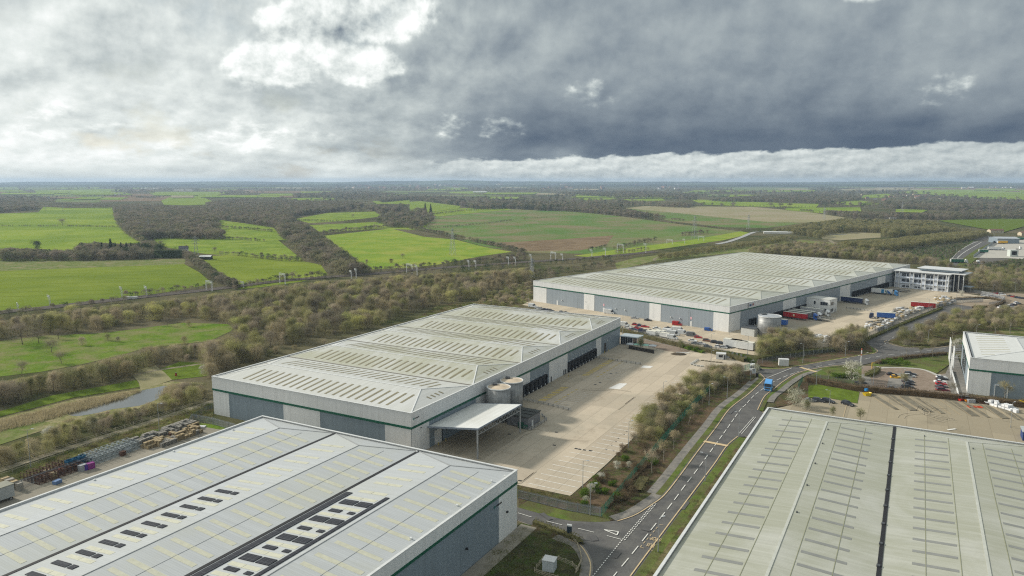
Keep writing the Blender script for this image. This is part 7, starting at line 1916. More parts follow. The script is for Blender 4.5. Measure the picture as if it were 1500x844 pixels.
for i, (px, py, c, lab) in enumerate(((1408, 588, (.40, .03, .02), 'small red forklift, left of the pair by the hedge'), (1415, 589, (.7, .25, .02), 'small orange forklift, right of the pair by the hedge'))):
    x, y = g(px, py); r = empty('forklift', (x, y, 0), -1.2 + i, lab, 'forklift'); m = plain('fl%d' % i, c, .4)
    MB().box(-.55, .55, -1.1, .6, .35, 1.0).build('body', m, r)
    mb = MB()
    for sx in (-.5, .5):
        mb.beam((sx, -.7, 1), (sx, -.6, 2.1), .07, .07); mb.beam((sx, .5, 1), (sx, .3, 2.1), .07, .07)
    mb.box(-.55, .55, -.7, .4, 2.1, 2.16); mb.build('cage', DGRY, r)
    mb = MB(); mb.beam((-.3, .75, .1), (-.3, .75, 2.4), .1, .1); mb.beam((.3, .75, .1), (.3, .75, 2.4), .1, .1); mb.build('mast', DGRY, r)
    for sx in (-.25, .25): MB().box(sx-.06, sx+.06, .8, 1.9, .1, .16).build('fork', DGRY, r)
    for sx in (-.5, .5):
        for sy in (-.8, .4): wheel(r, sx, sy, .3, .2)
# timber / sheet stacks along the big yard fence
k_ = 0
def load(px, py, a, h, mat, label, group, w=2.4, d=1.2):
    x, y = g(px, py); r = empty('timber_pack', (x, y, 0), a, label, 'timber pack', group)
    n = max(2, int(h/.45))
    for i in range(n):
        mb = MB(); mb.box(-w/2 + rp.uniform(0, .12), w/2 - rp.uniform(0, .12), -d/2, d/2, .1 + i*h/n, .1 + (i+1)*h/n - .09); mb.build('bundle', mat, r)
    mb = MB(); mb.box(-w/2+.2, -w/2+.4, -d/2, d/2, 0, .098); mb.box(w/2-.4, w/2-.2, -d/2, d/2, 0, .098); mb.build('bearer', PALW, r)
ca_, sa_ = math.cos(R(29)), math.sin(R(29))
for poly, wh, mats_, hh in (([(1303, 461), (1315, 453), (1357, 452), (1340, 460), (1315, 470), (1300, 467)], 'stack beyond the blue lorry', (PALW, PALG, PALG, WRAP), (1.0, 2.2)), ([(1267, 475), (1290, 471), (1312, 470), (1306, 477), (1286, 486), (1268, 481)], 'stack nearest the fence bend', (PALG, WRAP, PALW, PALG), (1.0, 2.4)),
                      ([(1368, 438), (1384, 436), (1403, 441), (1392, 446), (1371, 451), (1374, 444)], 'stack right of the red trailer', (PALW, PALG, PALW, WRAP), (1.0, 2.0)), ([(1180, 494), (1200, 492), (1222, 497), (1219, 503), (1195, 503)], 'pale heap by the big tank yard trees', (WRAP, PALG, LMET), (.6, 1.4))):
    P = [g(*p) for p in poly]; cx, cy_ = sum(p[0] for p in P)/len(P), sum(p[1] for p in P)/len(P)
    for i in range(-14, 15):
        for j in range(-14, 15):
            u, v = i*2.75, j*1.75; q = (cx + u*ca_ - v*sa_, cy_ + u*sa_ + v*ca_)
            if not inside(q, P) or rp.random() < .12: continue
            load(*pix(*q), R(29) + rp.uniform(-.08, .08), rp.uniform(*hh), rp.choice(mats_), 'strapped pack of boards and sheets in the ' + wh, 'packs in the ' + wh)
# far left container
x, y = g(3, 738); r = empty('shipping_container', (x, y, 0), -R(A1), 'grey box trailer end cut by the left edge, beside the storage yard', 'container')
MB().box(-3.6, .2, -3, 3, 1.0, 4.1).build('body', plain('container_grey', (.36, .38, .38), .5, dirt=(.2, .2, .17)), r); MB().box(-3.7, .3, -3.1, 3.1, 4.103, 4.25).build('roof', plain('container_roof', (.24, .24, .19), .8), r)
for sy in (-2.2, 2.2):
    for sx in (-3.2, -.2): wheel(r, sx, sy, .48, .3)
# ---------------------------------------------------------------- lamp posts, signs, rail, houses
GALVL = plain('lamp_steel', (.36, .38, .39), .45, .3)
def lamp(px, py, h, label, arm=1.0, ang=0, two=False, mat=None):
    x, y = g(px, py); r = empty('street_lamp', (x, y, 0), R(ang), label, 'lamp post')
    mb = MB(); mb.tube((0, 0, 0), (0, 0, h*.25), .13, .11, n=8); mb.tube((0, 0, h*.25), (0, 0, h), .08, .055, n=8); mb.build('pole', mat or GALVL, r)
    for s_ in ((1, -1) if two else (1,)):
        if arm: MB().tube((0, 0, h-.05), (s_*arm, 0, h+.12), .04, n=6).build('arm', mat or GALVL, r)
        MB().box(min(s_*arm, s_*(arm+.7)), max(s_*arm, s_*(arm+.7)), -.15, .15, h+.06, h+.2).build('lamp_head', plain('lamp_head', (.5, .52, .53), .4), r)
    return r
LP = [((853.5, 722), 8.6, 'yard floodlight post standing on the parking bays nearest the corner'), ((920.5, 657), 8.4, 'yard floodlight post at the middle of the bay row'), ((971, 592), 8.2, 'yard floodlight post near the top of the bay row'), ((864.5, 756), 8.2, 'lamp post rising behind the palisade corner'),
      ((964, 824 - 14), 8, 'road lamp by the bus stop marking'), ((1033, 706), 8, 'road lamp on the right kerb above the bus stop'), ((1082, 640), 8, 'road lamp by the tan road strip'), ((1038.5, 600 - 5), 8, 'road lamp on the left verge, middle of the hedge'), ((1065, 584), 8, 'road lamp on the left verge below the gate'), ((1099, 557), 8, 'road lamp on the verge at the gate nose'),
      ((1041, 514), 8.2, 'tall lamp in the middle yard near the kiosk'), ((1041, 541), 8, 'lamp post in front of the kiosk yard'), ((1095, 520), 9, 'lamp post left of the tall hedge row at the gate'), ((1176, 533), 9, 'road lamp left of the junction verge'), ((1195.5, 565), 9, 'lamp post on the footpath by the green panel'), ((1215, 594), 5.5, 'short lamp post beside the parked cars below the lawn'),
      ((1238, 523), 7, 'lamp post on the verge near the fence corner'), ((1270, 497), 8, 'lamp post at the junction by the fence end'), ((1279, 565), 7.5, 'lamp post in the brick car park, left'), ((1319, 570), 7.5, 'lamp post between the two rows of the brick car park'), ((1359, 506), 7.5, 'lamp post on the road island'), ((1429, 502), 9, 'lamp post above the right-hand warehouse roof'), ((1480, 627), 8.5, 'tall lamp post at the right side of the hatched yard'),
      ((1300, 487), 6, 'lamp post on the fence side of the branch road'), ((1325, 472), 8, 'lamp post between the timber stacks and the branch road'), ((1360, 457), 8, 'lamp post next to the red trailer stacks'), ((1400, 446), 7, 'lamp post at the far bend of the branch road'), ((1428, 459), 7, 'lamp post by the blossom tree on the branch road'), ((1408, 457), 6, 'short lamp post by the branch road hedge'), ((1418, 425), 9, 'lamp post right of the office entrance'), ((1421, 430), 7, 'second lamp post right of the office entrance'), ((1487, 428), 7, 'lamp post at the back of the office car park'),
      ((1454, 430), 6, 'lamp post in the middle of the office car park'), ((1391, 431), 5, 'small lamp at the office fence'), ((846, 447 + 6), 7, 'lamp post beyond the middle warehouse roof'), ((774, 448), 7, 'lamp post beside the white van beyond the middle warehouse'), ((912, 490), 10, 'white lamp pole at the far corner of the middle warehouse'), ((984 + 24, 478), 9, 'lamp post on the apron near the red van'), ((1068, 491), 8.5, 'lamp post near the corner of the largest warehouse'), ((1151, 492 + 4), 5, 'short lamp post beside the single water tank'),
      ((234, 641), 11, 'tall grey lamp post standing among the stored pallets'), ((45, 685), 11, 'tall grey lamp post at the left by the track'), ((1317, 443), 8, 'lamp post beside the flatbed trailers')]
for (p, h, lab) in LP: lamp(*p, h, lab, arm=.9, ang=rs0.choice((0, 160, 30)))
for p, lab in (((1293, 374), 'thin road lamp beside the sapling planting, nearest the office'), ((1366, 380), 'thin road lamp on the edge of the sapling planting'), ((1385, 378), 'thin road lamp at the start of the spur road'), ((1400, 377), 'thin road lamp on the spur road bend'), ((1435, 364), 'thin road lamp beside the spur road, middle'), ((1447, 357), 'thin road lamp beside the spur road, far end'), ((1456, 354), 'thin lamp at the depot corner'), ((1468, 343), 'thin lamp near the pale barn'), ((1444, 385), 'thin lamp at the depot entrance')):
    lamp(*p, 10, lab, arm=1, ang=rs0.uniform(0, 360))

# gate kiosk, cabinets, totem, bollards, cycle shelter
x, y = g(1056, 526); r = empty('gate_kiosk', (x, y, 0), -R(20), 'white gatehouse kiosk with dark windows in the middle yard', 'kiosk')
MB().box(-2, 2, -1.5, 1.5, .15, 2.6).build('wall', WMET, r); MB().box(-2.15, 2.15, -1.65, 1.65, 2.603, 2.8).build('roof', LMET, r)
for (a, b, c, d) in ((-.9, .9, -1.56, -1.503), ): MB().box(a, b, c, d, 1.1, 2.2).build('window', GLS, r)
MB().box(2.003, 2.05, -.8, .6, 1.0, 2.2).build('window', GLS, r); MB().box(1.3, 1.9, -1.56, -1.503, .2, 2.2).build('door', DGRY, r)
def cabinet(px, py, a, w, d, h, mat, label, name='utility_cabinet', doors=2):
    x, y = g(px, py); r = empty(name, (x, y, 0), a, label, 'cabinet')
    MB().box(-w/2, w/2, -d/2, d/2, .12, h).build('body', mat, r); MB().box(-w/2-.1, w/2+.1, -d/2-.1, d/2+.1, h+.003, h+.12).build('roof', LMET, r); MB().box(-w/2-.15, w/2+.15, -d/2-.15, d/2+.15, 0, .118).build('plinth', plain('plinth', (.3, .29, .26), .9), r)
    for k in range(doors): MB().box(-w/2+.08 + k*(w-.1)/doors, -w/2 + (k+1)*(w-.1)/doors, -d/2-.03, -d/2-.003, .2, h-.12).build('door', mat, r)
    return r
cabinet(805, 836, -R(A1)+.15, 2.5, 2.2, 2.6, plain('cabinet_pale', (.47, .51, .53), .45, dirt=(.35, .38, .3)), 'pale grey utility cabinet inside a timber rail fence, bottom centre')
cabinet(1147.5, 536, -.2, 4.0, 2.2, 3.0, plain('cabinet_white', (.62, .62, .60), .5), 'white utility cabinet beside the main road under the hedge', doors=3)
x, y = g(834, 787); r = empty('totem_sign', (x, y, 0), -.3, 'slim dark totem sign with a pale top at the side road corner', 'sign')
MB().box(-.55, .55, -.12, .12, 0, 2.6).build('panel', plain('totem_dark', (.03, .05, .07), .3), r); MB().side([(-.12, 2.603), (.12, 2.603), (.12, 3.1), (-.12, 2.9)], -.55, .55).build('cap', LMET, r)
x, y = g(1104, 552); r = empty('direction_sign', (x, y, 0), .2, 'white direction sign board on posts at the yard gate', 'sign')
MB().box(-.9, .9, -.05, .05, 1.4, 3.4).build('panel', WMET, r); 
for sx in (-.8, .8): MB().box(sx-.05, sx+.05, .053, .15, 0, 3.3).build('post', GALV, r)
for z in (3.0, 2.5, 2.0): MB().box(-.7, .5, -.07, -.053, z, z+.16).build('lettering', MATS['black_lettering'], r)
x, y = g(1109, 552.5); r = empty('waste_bin', (x, y, 0), 0, 'black litter bin beside the direction sign at the yard gate', 'bin')
MB().box(-.4, .4, -.4, .4, 0, 1.6).build('body', BLK, r); MB().box(-.45, .45, -.45, .45, 1.603, 1.75).build('lid', DGRY, r)
x, y = g(1261, 534); r = empty('marker_post', (x, y, 0), 0, 'tall red and white banded post at the car park entrance', 'post')
for k in range(9): MB().box(-.16, .16, -.16, .16, k*.8, k*.8 + .798).build('band', plain('post_red', (.45, .12, .08), .5) if k in (5, 8) else LMET, r)
x, y = g(1277, 541); r = empty('height_barrier', (x, y, 0), .1, 'yellow height barrier post at the brick car park entrance', 'barrier')
MB().box(-.12, .12, -.12, .12, 0, 3).build('post', plain('barrier_yellow', (.55, .36, .04), .5), r); MB().box(.123, 1.0, -.1, .1, 2.7, 2.95).build('arm', MATS['barrier_yellow'], r)
x, y = g(1172, 566); r = empty('screen_panel', (x, y, 0), R(62), 'tall green mesh panel standing in the bed above the lawn', 'fence panel')
MB().quad((-7, 0, .1), (7, 0, .1), (7, 0, 2.9), (-7, 0, 2.9)).build('mesh', MESHG, r)
for k in range(6): MB().box(-7 + 2.8*k - .05, -7 + 2.8*k + .05, -.05, .05, 0, 3).build('post', GRNF, r)
def blocks(pts, label, mat, name='kerb_wall', h=.7, w=.6, cat='low wall', step=1.6):
    r = empty(name, (0, 0, 0), 0, label, cat)
    for a in resample(catmull([g(*p) for p in pts], 4), step): MB().box(a[0]-.7, a[0]+.7, a[1]-w/2, a[1]+w/2, 0, h).build('block', mat, r)
    return r
blocks([(1013, 534), (1020, 530), (1022, 528)], 'short run of pale concrete blocks left of the kiosk', plain('pale_block', (.5, .49, .45), .8)); blocks([(1014, 535), (1022, 537), (1031, 538)], 'pale concrete kerb blocks in front of the kiosk', MATS['pale_block'])
blocks([(1029, 529), (1045, 531), (1060, 532)], 'low brown planter edge behind the kerb blocks', plain('brown_block', (.2, .17, .11), .9), h=.5)
def guard(pts, label, mat=None, hh=(.55, 1.0)):
    r = empty('barrier_rail', (0, 0, 0), 0, label, 'barrier'); P = [g(*p) for p in pts]
    for z in hh:
        mb = MB()
        for a, b in zip(P, P[1:]): mb.beam((*a, z), (*b, z), .1, .14)
        mb.build('rail', mat or GALV, r)
    for q in resample(P, 2.2): MB().box(q[0]-.09, q[0]+.09, q[1]-.09, q[1]+.09, 0, 1.1).build('post', DGRY, r)
    return r
guard([(743, 622), (776.5, 632), (801, 617), (792.6, 609)], 'crash barrier rail wrapped round the pump house'); guard([(766, 587), (800, 594), (836.8, 603)], 'crash barrier rail between the two groups of dock shelters, nearer the tanks')
guard([(872, 525), (905, 530), (939, 535)], 'crash barrier rail beyond the second group of dock shelters')
guard([(1201, 466), (1214, 468), (1224, 469)], 'short barrier beside the transport office'); guard([(1240, 452), (1262, 455), (1280, 457)], 'barrier beside the navy lorry')
for i, (px, py) in enumerate(((642, 653), (653, 647), (885.5, 518), (891, 515), (833, 553), (1480, 645 - 20))):
    x, y = g(px, py); r = empty('bollard', (x, y, 0), 0, ['yellow bollard left of the door under the canopy', 'yellow bollard right of the door under the canopy', 'yellow bollard left of the glazed door near the far corner', 'yellow bollard right of the glazed door near the far corner', 'yellow bollard by the end of the first dock group', 'yellow base block of the right yard lamp'][i], 'bollard')
    MB().tube((0, 0, 0), (0, 0, 1.1), .13, n=10).build('post', plain('bollard_yellow', (.62, .47, .1), .5), r); MB().tube((0, 0, .75), (0, 0, .9), .135, n=10).build('band', BLK, r)
x, y = g(893, 518.5)
r = empty('glass_lobby', w_of(O2, A1, 171, .2), -R(A1), 'glass entrance lobby with a flat pale canopy at the far corner of the middle warehouse', 'entrance lobby')
MB().box(0, 6, 0, 6, 0, 4.0).build('glazing', GLS, r); MB().box(-.4, 9.5, -.6, 7, 4.003, 4.35).build('canopy', plain('lobby_canopy', (.40, .45, .48), .5), r)
for xx in (6.05, 9.0):
    for yy in (.2, 6): MB().box(xx, xx+.3, yy, yy+.3, 0, 4.0).build('column', WMET, r)
for k in range(5): MB().box(1.2*k, 1.2*k+.1, -.06, -.003, 0, 4).build('mullion', LMET, r)
x, y = g(939, 512); r = empty('cycle_shelter', (x, y, 0), -R(20), 'glass and pale green pyramid topped shelter in the yard court', 'shelter')
for k in range(4):
    mb = MB(); x0 = -7 + 3.6*k; c = (x0+1.7, 0, 2.9); q = [(x0, -1.7, 2.3), (x0+3.4, -1.7, 2.3), (x0+3.4, 1.7, 2.3), (x0, 1.7, 2.3)]
    mb.add(q + [c], [(0, 1, 4), (1, 2, 4), (2, 3, 4), (3, 0, 4), (3, 2, 1, 0)]); mb.build('roof', plain('shelter_green', (.25, .50, .40), .3) if k in (1, 2) else plain('shelter_glass', (.45, .48, .50), .25), r)
    for a, b in ((x0+.1, -1.6), (x0+.1, 1.6)): MB().box(a-.05, a+.05, b-.05, b+.05, 0, 2.29).build('post', GALV, r)
x, y = g(921, 511.5); x2, y2 = g(958, 518.5); r = empty('dark_screen', (0, 0, 0), 0, 'long dark boarded screen in front of the glass shelter', 'screen')
MB().beam((x, y, .9), (x2, y2, .9), .25, 1.8).build('boarding', plain('dark_board', (.045, .04, .035), .8), r)
x, y = g(994, 519.5); r = empty('kerbed_mound', (x, y, 0), -.2, 'dark oval earth mound edged with a white kerb in the middle yard', 'mound')
mb = MB(); n = 24; v = [(3.9*math.cos(i*2*math.pi/n), 2.6*math.sin(i*2*math.pi/n), .05) for i in range(n)] + [(2.4*math.cos(i*2*math.pi/n), 1.5*math.sin(i*2*math.pi/n), .7) for i in range(n)]
mb.add(v, [(i, (i+1) % n, (i+1) % n + n, i + n) for i in range(n)] + [tuple(range(n, 2*n))]).build('earth', plain('earth_dark', (.07, .055, .035), .95), r); MB().box(-1, 5, 2.7, 3.4, .02, .4).build('kerb', WMET, r)
# left yard shed at right edge (blue container) and small office cabins
x, y = g(1496, 650 - 8); r = empty('blue_shed', (x, y, 0), -R(A1), 'dark blue flat-roofed shed cut by the right edge of the hatched yard', 'shed')
MB().box(0, 7, -3, 3, 0, 2.9).build('wall', plain('shed_blue', (.02, .05, .17), .5), r); MB().box(-.2, 7.2, -3.2, 3.2, 2.903, 3.1).build('roof', plain('shed_roof', (.42, .45, .45), .5), r)
ROOM = w_of(O3, A3, 7, 9.2)
r = empty('plant_cabin', w_of(O3, A3, 0.5, 7.5), -R(A3), 'off-white plant cabin between the largest warehouse corner and its water tank', 'cabin')
MB().box(0, 7.5, -1.5, 7.5, 0, 4.0).build('wall', plain('cabin_offwhite', (.55, .56, .54), .5, dirt=(.4, .4, .35)), r); MB().box(-.15, 7.65, -1.65, 7.65, 4.003, 4.2).build('roof', DGRY, r)
x, y = g(1095, 491); r = empty('green_tank', (x, y, 0), -R(A3), 'dark green box tank at the foot of the single water tank', 'tank'); MB().box(-2, 2, -1, 1, .2, 2.0).build('body', MATS['bin_green'], r); MB().box(-2.05, 2.05, -1.05, 1.05, 2.003, 2.2).build('lid', GRNF, r)
# small white cars' roofs behind the mossy roof edge
# ---------------------------------------------------------------- railway gantries and pylons
def gantry(px, py, h, label, span=9, ang=None, leg=1):
    x, y = g(px, py); i = min(range(len(RP)-1), key=lambda k: math.dist(RP[k], (x, y))); d = math.atan2(RP[i+1][1]-RP[i][1], RP[i+1][0]-RP[i][0])
    r = empty('rail_gantry', (x, y, 0), d, label, 'rail gantry'); M = plain('gantry_steel', (.56, .58, .58), .45)
    for s_ in ((0, span) if leg == 2 else (0,)):
        mb = MB()
        for e in (-.35, .35): mb.beam((e, s_, 0), (e, s_, h), .16, .16)
        for k in range(int(h/1.2)): mb.beam((-.35, s_, k*1.2), (.35, s_, (k+1)*1.2), .1, .1)
        mb.build('mast', M, r)
    mb = MB(); L = span if leg == 2 else 4.2
    for z in (h-.1, h-1.1): mb.beam((0, 0, z), (0, L, z), .22, .2)
    for k in range(int(L/1.2)): mb.beam((0, k*1.2, h-1.1), (0, k*1.2+1.2, h-.1), .12, .12)
    mb.build('boom', M, r)
    for yy in ((2.4, 6.6) if leg == 2 else (2.6,)):
        mb = MB(); mb.beam((0, yy, h-1.2), (0, yy, h-2.6), .14, .14); mb.beam((0, yy-.8, h-2.4), (1.2, yy+.4, h-1.6), .1, .1); mb.build('cantilever', M, r)
    return r
GN = [((27, 461), 7, 1), ((73.5, 448.5), 7, 1), ((179, 438.5), 8.5, 1), ((215, 434), 7, 1), ((311, 427), 7.5, 2), ((357, 422), 5, 1), ((418, 417), 8.5, 2), ((515, 411), 8, 1), ((522, 408), 8, 1), ((604, 402.5), 9, 2), ((611, 405), 9.5, 1), ((687, 395), 8.5, 1), ((697, 394.5), 8, 1), ((745, 389.5), 8.5, 1), ((755, 389), 8, 1), ((778, 386), 9, 1),
      ((814, 382), 8.5, 2), ((824, 383), 7.5, 1), ((867, 378), 9, 1), ((887, 376), 9, 1), ((913, 371), 10, 2), ((946, 371), 11, 1), ((985, 358), 6, 2), ((1003, 357), 6, 1), ((1031, 354), 7, 2)]
for i, (p, h, lg) in enumerate(GN): gantry(*p, h, '%s railway gantry, %sfrom the left along the line' % ('two-legged' if lg == 2 else 'single-mast', ORD[sum(1 for q in GN[:i] if q[2] == lg)]), leg=lg)
x, y = g(193, 438); r = empty('trackside_cabin', (x, y, 0), .3, 'small white trackside cabin on the railway at the left', 'cabin'); MB().box(-3.5, 3.5, -.8, .8, .2, 1.5).build('wall', WMET, r); MB().box(-3.7, 3.7, -1, 1, 1.503, 1.7).build('roof', LMET, r)
PY = plain('pylon_steel', (.34, .36, .37), .5, .2)
def pylon(px, py, h, label):
    x, y = g(px, py); r = empty('pylon', (x, y, 0), .5, label, 'pylon'); mb = MB(); b = h*.1
    def w(z): return b*(1 - z/h*.86)
    lv = [0, h*.22, h*.4, h*.55, h*.68, h*.78, h*.88, h]
    for z0, z1 in zip(lv, lv[1:]):
        a, c = w(z0), w(z1); q0 = [(-a, -a), (a, -a), (a, a), (-a, a)]; q1 = [(-c, -c), (c, -c), (c, c), (-c, c)]
        for i in range(4): mb.beam((*q0[i], z0), (*q1[i], z1), .17, .17); mb.beam((*q0[i], z0), (*q1[(i+1) % 4], z1), .09, .09); mb.beam((*q0[(i+1) % 4], z0), (*q1[i], z1), .09, .09)
    mb.build('tower', PY, r)
    for z, L in ((h*.68, h*.13), (h*.80, h*.16), (h*.92, h*.11)):
        mb = MB()
        for s_ in (-1, 1): mb.beam((0, 0, z), (s_*L, 0, z-.2), .2, .2); mb.beam((0, 0, z+1.0), (s_*L, 0, z-.2), .14, .14); mb.beam((s_*L, 0, z-.2), (s_*L, 0, z-1.6), .12, .12)
        mb.build('crossarm', PY, r)
for p, h, lab in (((288, 380), 24, 'steel pylon left of the barn in the green field'), ((218, 343), 24, 'steel pylon in front of the brown wood'), ((663, 374), 29, 'steel pylon standing in the yellow-green pasture'), ((1017, 349), 31, 'steel pylon on the edge of the young crop field'), ((1096, 336), 24, 'distant pylon at the right end of the crop field'), ((1207, 322), 26, 'distant pylon beside the pale stubble field'), ((1321, 314), 30, 'distant pylon beyond the wooded ground at the right'), ((67, 309), 16, 'thin pole on the far edge of the bright field, left'), ((92, 310), 16, 'thin pole on the far edge of the bright field, right'), ((779, 408), 17, 'slim steel mast rising from the scrub beside the railway'), ((778, 404), 0, '')):
    if h: pylon(*p, h, lab)
# ---------------------------------------------------------------- houses and farm buildings
RT = plain('roof_tiles', (.20, .11, .075), .8, var=.25, scale=.5); RS = plain('roof_slate', (.12, .12, .125), .7); WW = plain('render_white', (.68, .66, .60), .8); WB = plain('house_brick', (.33, .20, .14), .85); WC = plain('house_cream', (.58, .50, .36), .8); PALR = plain('pale_sheet_roof', (.60, .61, .60), .5)
def house(x, y, a, w, d, h, wall, roof, label, name='house', cat='house', group=None, pitch=.42, win=True, chim=True):
    r = empty(name, (x, y, 0), a, label, cat, group)
    mb = MB(); mb.box(-w/2, w/2, -d/2, d/2, 0, h); rh = d*pitch
    mb.add([(-w/2, -d/2, h), (-w/2, d/2, h), (-w/2, 0, h+rh), (w/2, -d/2, h), (w/2, d/2, h), (w/2, 0, h+rh)], [(0, 2, 1), (3, 4, 5)]); mb.build('wall', wall, r)
    mb = MB(); e = .35
    for s_ in (-1, 1):
        q = [(-w/2-e, s_*(d/2+e), h-e*.6), (w/2+e, s_*(d/2+e), h-e*.6), (w/2+e, 0, h+rh+.08), (-w/2-e, 0, h+rh+.08)]
        mb.add(q + [(a_, b_, c_+.18) for a_, b_, c_ in q], [(0, 1, 2, 3) if s_ < 0 else (3, 2, 1, 0), (4, 5, 6, 7) if s_ < 0 else (7, 6, 5, 4), (0, 1, 5, 4), (3, 2, 6, 7), (0, 3, 7, 4), (1, 2, 6, 5)])
    o = mb.build('roof', roof, r)
    if chim: MB().box(w*.3-.4, w*.3+.4, -.4, .4, h+rh*.6, h+rh+1.2).build('chimney', WB, o)
    if win:
        for k in range(3):
            for z in ([1.0, 3.6] if h > 4.5 else [1.0]): MB().box(-w/2 + w*(k+.5)/3 - .6, -w/2 + w*(k+.5)/3 + .6, -d/2-.05, -d/2-.003, z, z+1.2).build('window', GLS, r)
    return r
def hp(px, py, *a, **k): x, y = g(px, py); return house(x, y, *a, **k)
hp(269.5, 372.5, .3, 9, 7, 6, WW, RS, 'white cottage behind the end of the tall clipped hedge'); hp(302, 380, .1, 11, 7, 3, plain('barn_black', (.04, .04, .04), .8), PALR, 'low open black barn with a pale roof in the green field', 'barn', 'barn', pitch=.15, win=False, chim=False)
hp(672, 301, .4, 16, 10, 9, WB, RT, 'pink-brown brick country house among trees'); hp(718, 302.5, .1, 26, 11, 7, WC, RS, 'long cream country house with a grey roof on the field edge'); hp(728, 304, -.2, 12, 7, 5, WC, RS, 'small cream outbuilding right of the long cream house'); hp(742, 305, .2, 10, 8, 5, WW, PALR, 'white outbuilding furthest right of the cream house'); hp(798, 303.5, .1, 22, 10, 6, WC, RT, 'cream and red roofed house in trees, left of two'); hp(812, 304.5, .4, 14, 10, 6, WC, RT, 'cream gabled house in trees, right of two'); hp(1007, 303, 0, 8, 6, 4, WW, PALR, 'tiny white hut beyond the crop field') 
hp(703, 282.5, 0, 85, 25, 7, WW, PALR, 'long white farm shed in front of the distant woods', 'farm_shed', 'shed', pitch=.12, chim=False)
hp(1458, 348 - 7, .1, 22, 8, 4, WC, RT, 'cream walled barn beside the sports field', 'barn', 'barn', pitch=.2, chim=False); hp(1498, 345, .1, 10, 8, 4, WC, RT, 'cream building end at the right edge beyond the depot', 'barn', 'barn', pitch=.2, chim=False)
hp(1308, 321, -.1, 14, 5, 3.5, WW, PALR, 'white lorry-sized shed in the trees at right', 'shed', 'shed', pitch=.05, win=False, chim=False); hp(1299, 320, 0, 7, 5, 3, plain('shed_dull_blue', (.2, .27, .33), .6), PALR, 'small blue shed left of the white one in the trees', 'shed', 'shed', pitch=.05, win=False, chim=False)
hp(1142, 342.5, -.25, 46, 7, 2.6, WW, PALR, 'long low white shed beside the concrete road', 'low_shed', 'shed', pitch=.1, win=False, chim=False)
hp(1219, 295, 0, 14, 8, 5, WW, PALR, 'small white barn at the left end of the village', 'barn', 'barn', chim=False); hp(1237, 295, 0, 18, 9, 5, WW, PALR, 'second small white barn beside the village', 'barn', 'barn', chim=False)
hp(1411, 276.5, .1, 34, 16, 8, WC, PALR, 'cream farmhouse left of the large pale farm roof', 'farmhouse'); hp(1422, 276.5, -.2, 46, 22, 9, plain('farm_brown', (.3, .2, .13), .8), PALR, 'large pale roofed farm building on the far green field', 'farm_shed', 'shed', chim=False); hp(1276, 272.5, 0, 40, 25, 14, WC, RT, 'lone tall cream farm building on the far field')
for i, px in enumerate((1452, 1460, 1470, 1474, 1482)): hp(px, 275.5, .1*i, 30, 14, 7, WW if i > 1 else WB, PALR, 'pale distant farm building at the far right, %sfrom the left' % ORD[i], 'farm_shed', 'shed', chim=False)
rv = random.Random(6)
for i in range(44):   # village right of centre
    t = rv.random(); px = 1290 + t*92; py = 291.5 - 3.5*math.sin(t*3) + rv.uniform(-2.5, 3.5)
    if i > 30: px, py = rv.uniform(1195, 1290), rv.uniform(283.5, 294)
    x, y = g(px, py); house(x, y, rv.uniform(0, 3.1), rv.uniform(9, 16), rv.uniform(7, 9), rv.uniform(4, 5.5), rv.choice((WB, WC, WW, WC)), rv.choice((RT, RT, RS)), 'small village house with a tiled roof among the trees right of centre', group='village houses', win=False)
for i in range(92):   # far town along the horizon
    px = rv.gauss(590, 70) if i < 58 else rv.uniform(780, 1000); py = rv.uniform(270.5, 277.5)
    x, y = g(px, py); s = (y/3600); house(x, y, rv.uniform(0, 3.1), rv.uniform(12, 26)*s, rv.uniform(8, 11)*s, rv.uniform(4.5, 7)*s, rv.choice((WB, WC, WW, WB)), rv.choice((RT, RS, RT, RS)), 'tiny distant house of the town on the horizon', group='distant town houses', win=False, chim=False)
hp(609, 273, 0, 32, 30, 34, WC, RS, 'pale square tower block standing above the distant town', 'tower_block', 'tower block', pitch=.02, chim=False, win=False)
hp(690, 272, 0, 18, 14, 6, WW, RS, 'white gabled house beyond the woods left of centre', win=False); hp(1006, 268.5, 0, 420, 60, 12, PALR, PALR, 'very long pale distribution shed on the horizon', 'distant_warehouse', 'warehouse', pitch=.03, win=False, chim=False); hp(1171, 271.3, 0, 60, 25, 16, WW, PALR, 'white distant building on the far ridge', 'distant_building', 'building', win=False, chim=False)
for i, (px, w_) in enumerate(((215, 90), (228, 60), (268, 120), (280, 60))): hp(px, 277.5 if i < 2 else 280.5, .05, w_, 25, 9, rv.choice((WC, WW)), PALR, 'pale farm shed on the far fields, %sfrom the left' % ORD[i], 'farm_shed', 'shed', pitch=.1, win=False, chim=False)
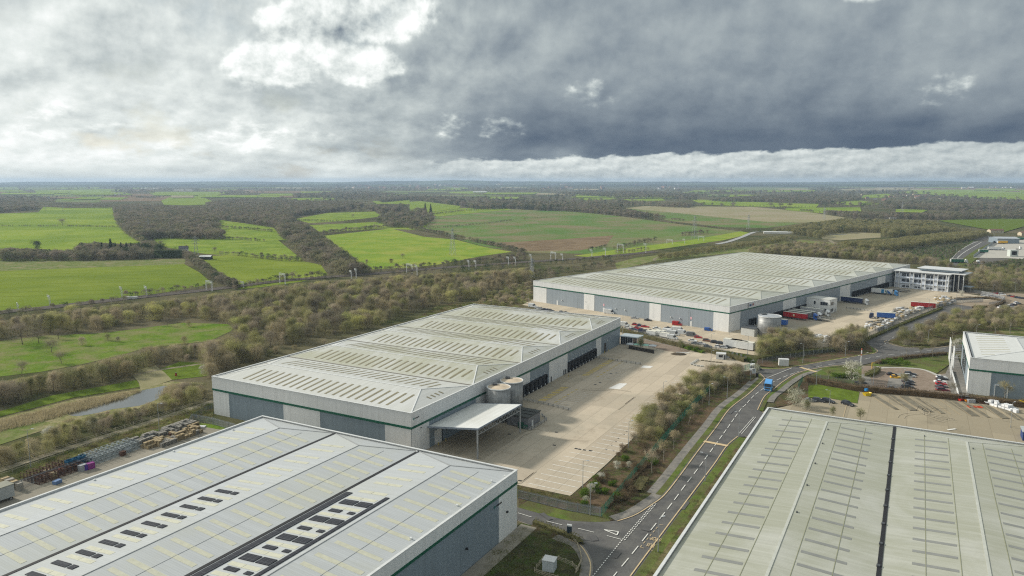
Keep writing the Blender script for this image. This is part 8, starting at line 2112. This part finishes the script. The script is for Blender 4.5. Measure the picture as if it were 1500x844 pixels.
for i, (px, py) in enumerate(((60, 291), (70, 291.5), (168, 287), (175, 286), (182, 285), (130, 276), (20, 277))): hp(px, py, rv.uniform(0, 3), 16, 9, 5, rv.choice((WC, WW, WB)), rv.choice((RS, PALR)), 'far farmhouse on the left fields, %sfrom the left' % ORD[[6, 1, 2, 4, 5, 3, 0].index([0, 1, 2, 3, 4, 5, 6][i]) if False else i], 'farmhouse', group='far farmhouses', win=False)
# depot shed
hp(1470, 356, -.12, 26, 22, 6.5, GCLAD, plain('depot_roof', (.40, .43, .46), .5), 'grey roofed depot shed above the lorry yard', 'depot_shed', 'shed', pitch=.06, win=False, chim=False)
x, y = g(1483, 376); r = empty('depot_cabin', (x, y, 0), -.1, 'pale square cabin with a dark doorway in the lorry depot', 'cabin'); MB().box(-4, 4, -3, 3, 0, 7).build('wall', plain('cabin_greenish', (.52, .56, .52), .5), r); MB().box(-4.1, 4.1, -3.1, 3.1, 7.003, 7.2).build('roof', LMET, r); MB().box(-2.5, 2.5, -3.08, -3.003, 2, 6).build('doorway', BLK, r)
for i, (px, py) in enumerate(((1433, 325), (1457, 324), (1480, 322), (1407, 323))):
    x, y = g(px, py); r = empty('goal_post', (x, y, 0), .1, 'white goal frame on the far sports field, %sfrom the left' % ORD[(1, 2, 3, 0)[i]], 'goal'); mb = MB(); mb.beam((-3.6, 0, 0), (-3.6, 0, 2.4), .2, .2); mb.beam((3.6, 0, 0), (3.6, 0, 2.4), .2, .2); mb.beam((-3.6, 0, 2.4), (3.6, 0, 2.4), .2, .2); mb.build('frame', WMET, r)
x, y = g(258, 551); r = empty('red_marker', (x, y, 0), 0, 'small red litter bin on the mown square', 'bin'); MB().tube((0, 0, 0), (0, 0, 1.3), .4, n=10).build('body', plain('bin_red', (.35, .05, .02), .5), r); MB().tube((0, 0, 1.303), (0, 0, 1.4), .45, n=10).build('lid', DGRY, r)
x0, y0 = g(1394, 545); x1, y1 = g(1404, 581); r = empty('retaining_wall', (0, 0, 0), 0, 'low white retaining wall between the brick car park and the grey warehouse', 'wall'); MB().beam((x0, y0, .5), (x1, y1, .5), .35, 1.0).build('wall', WMET, r)
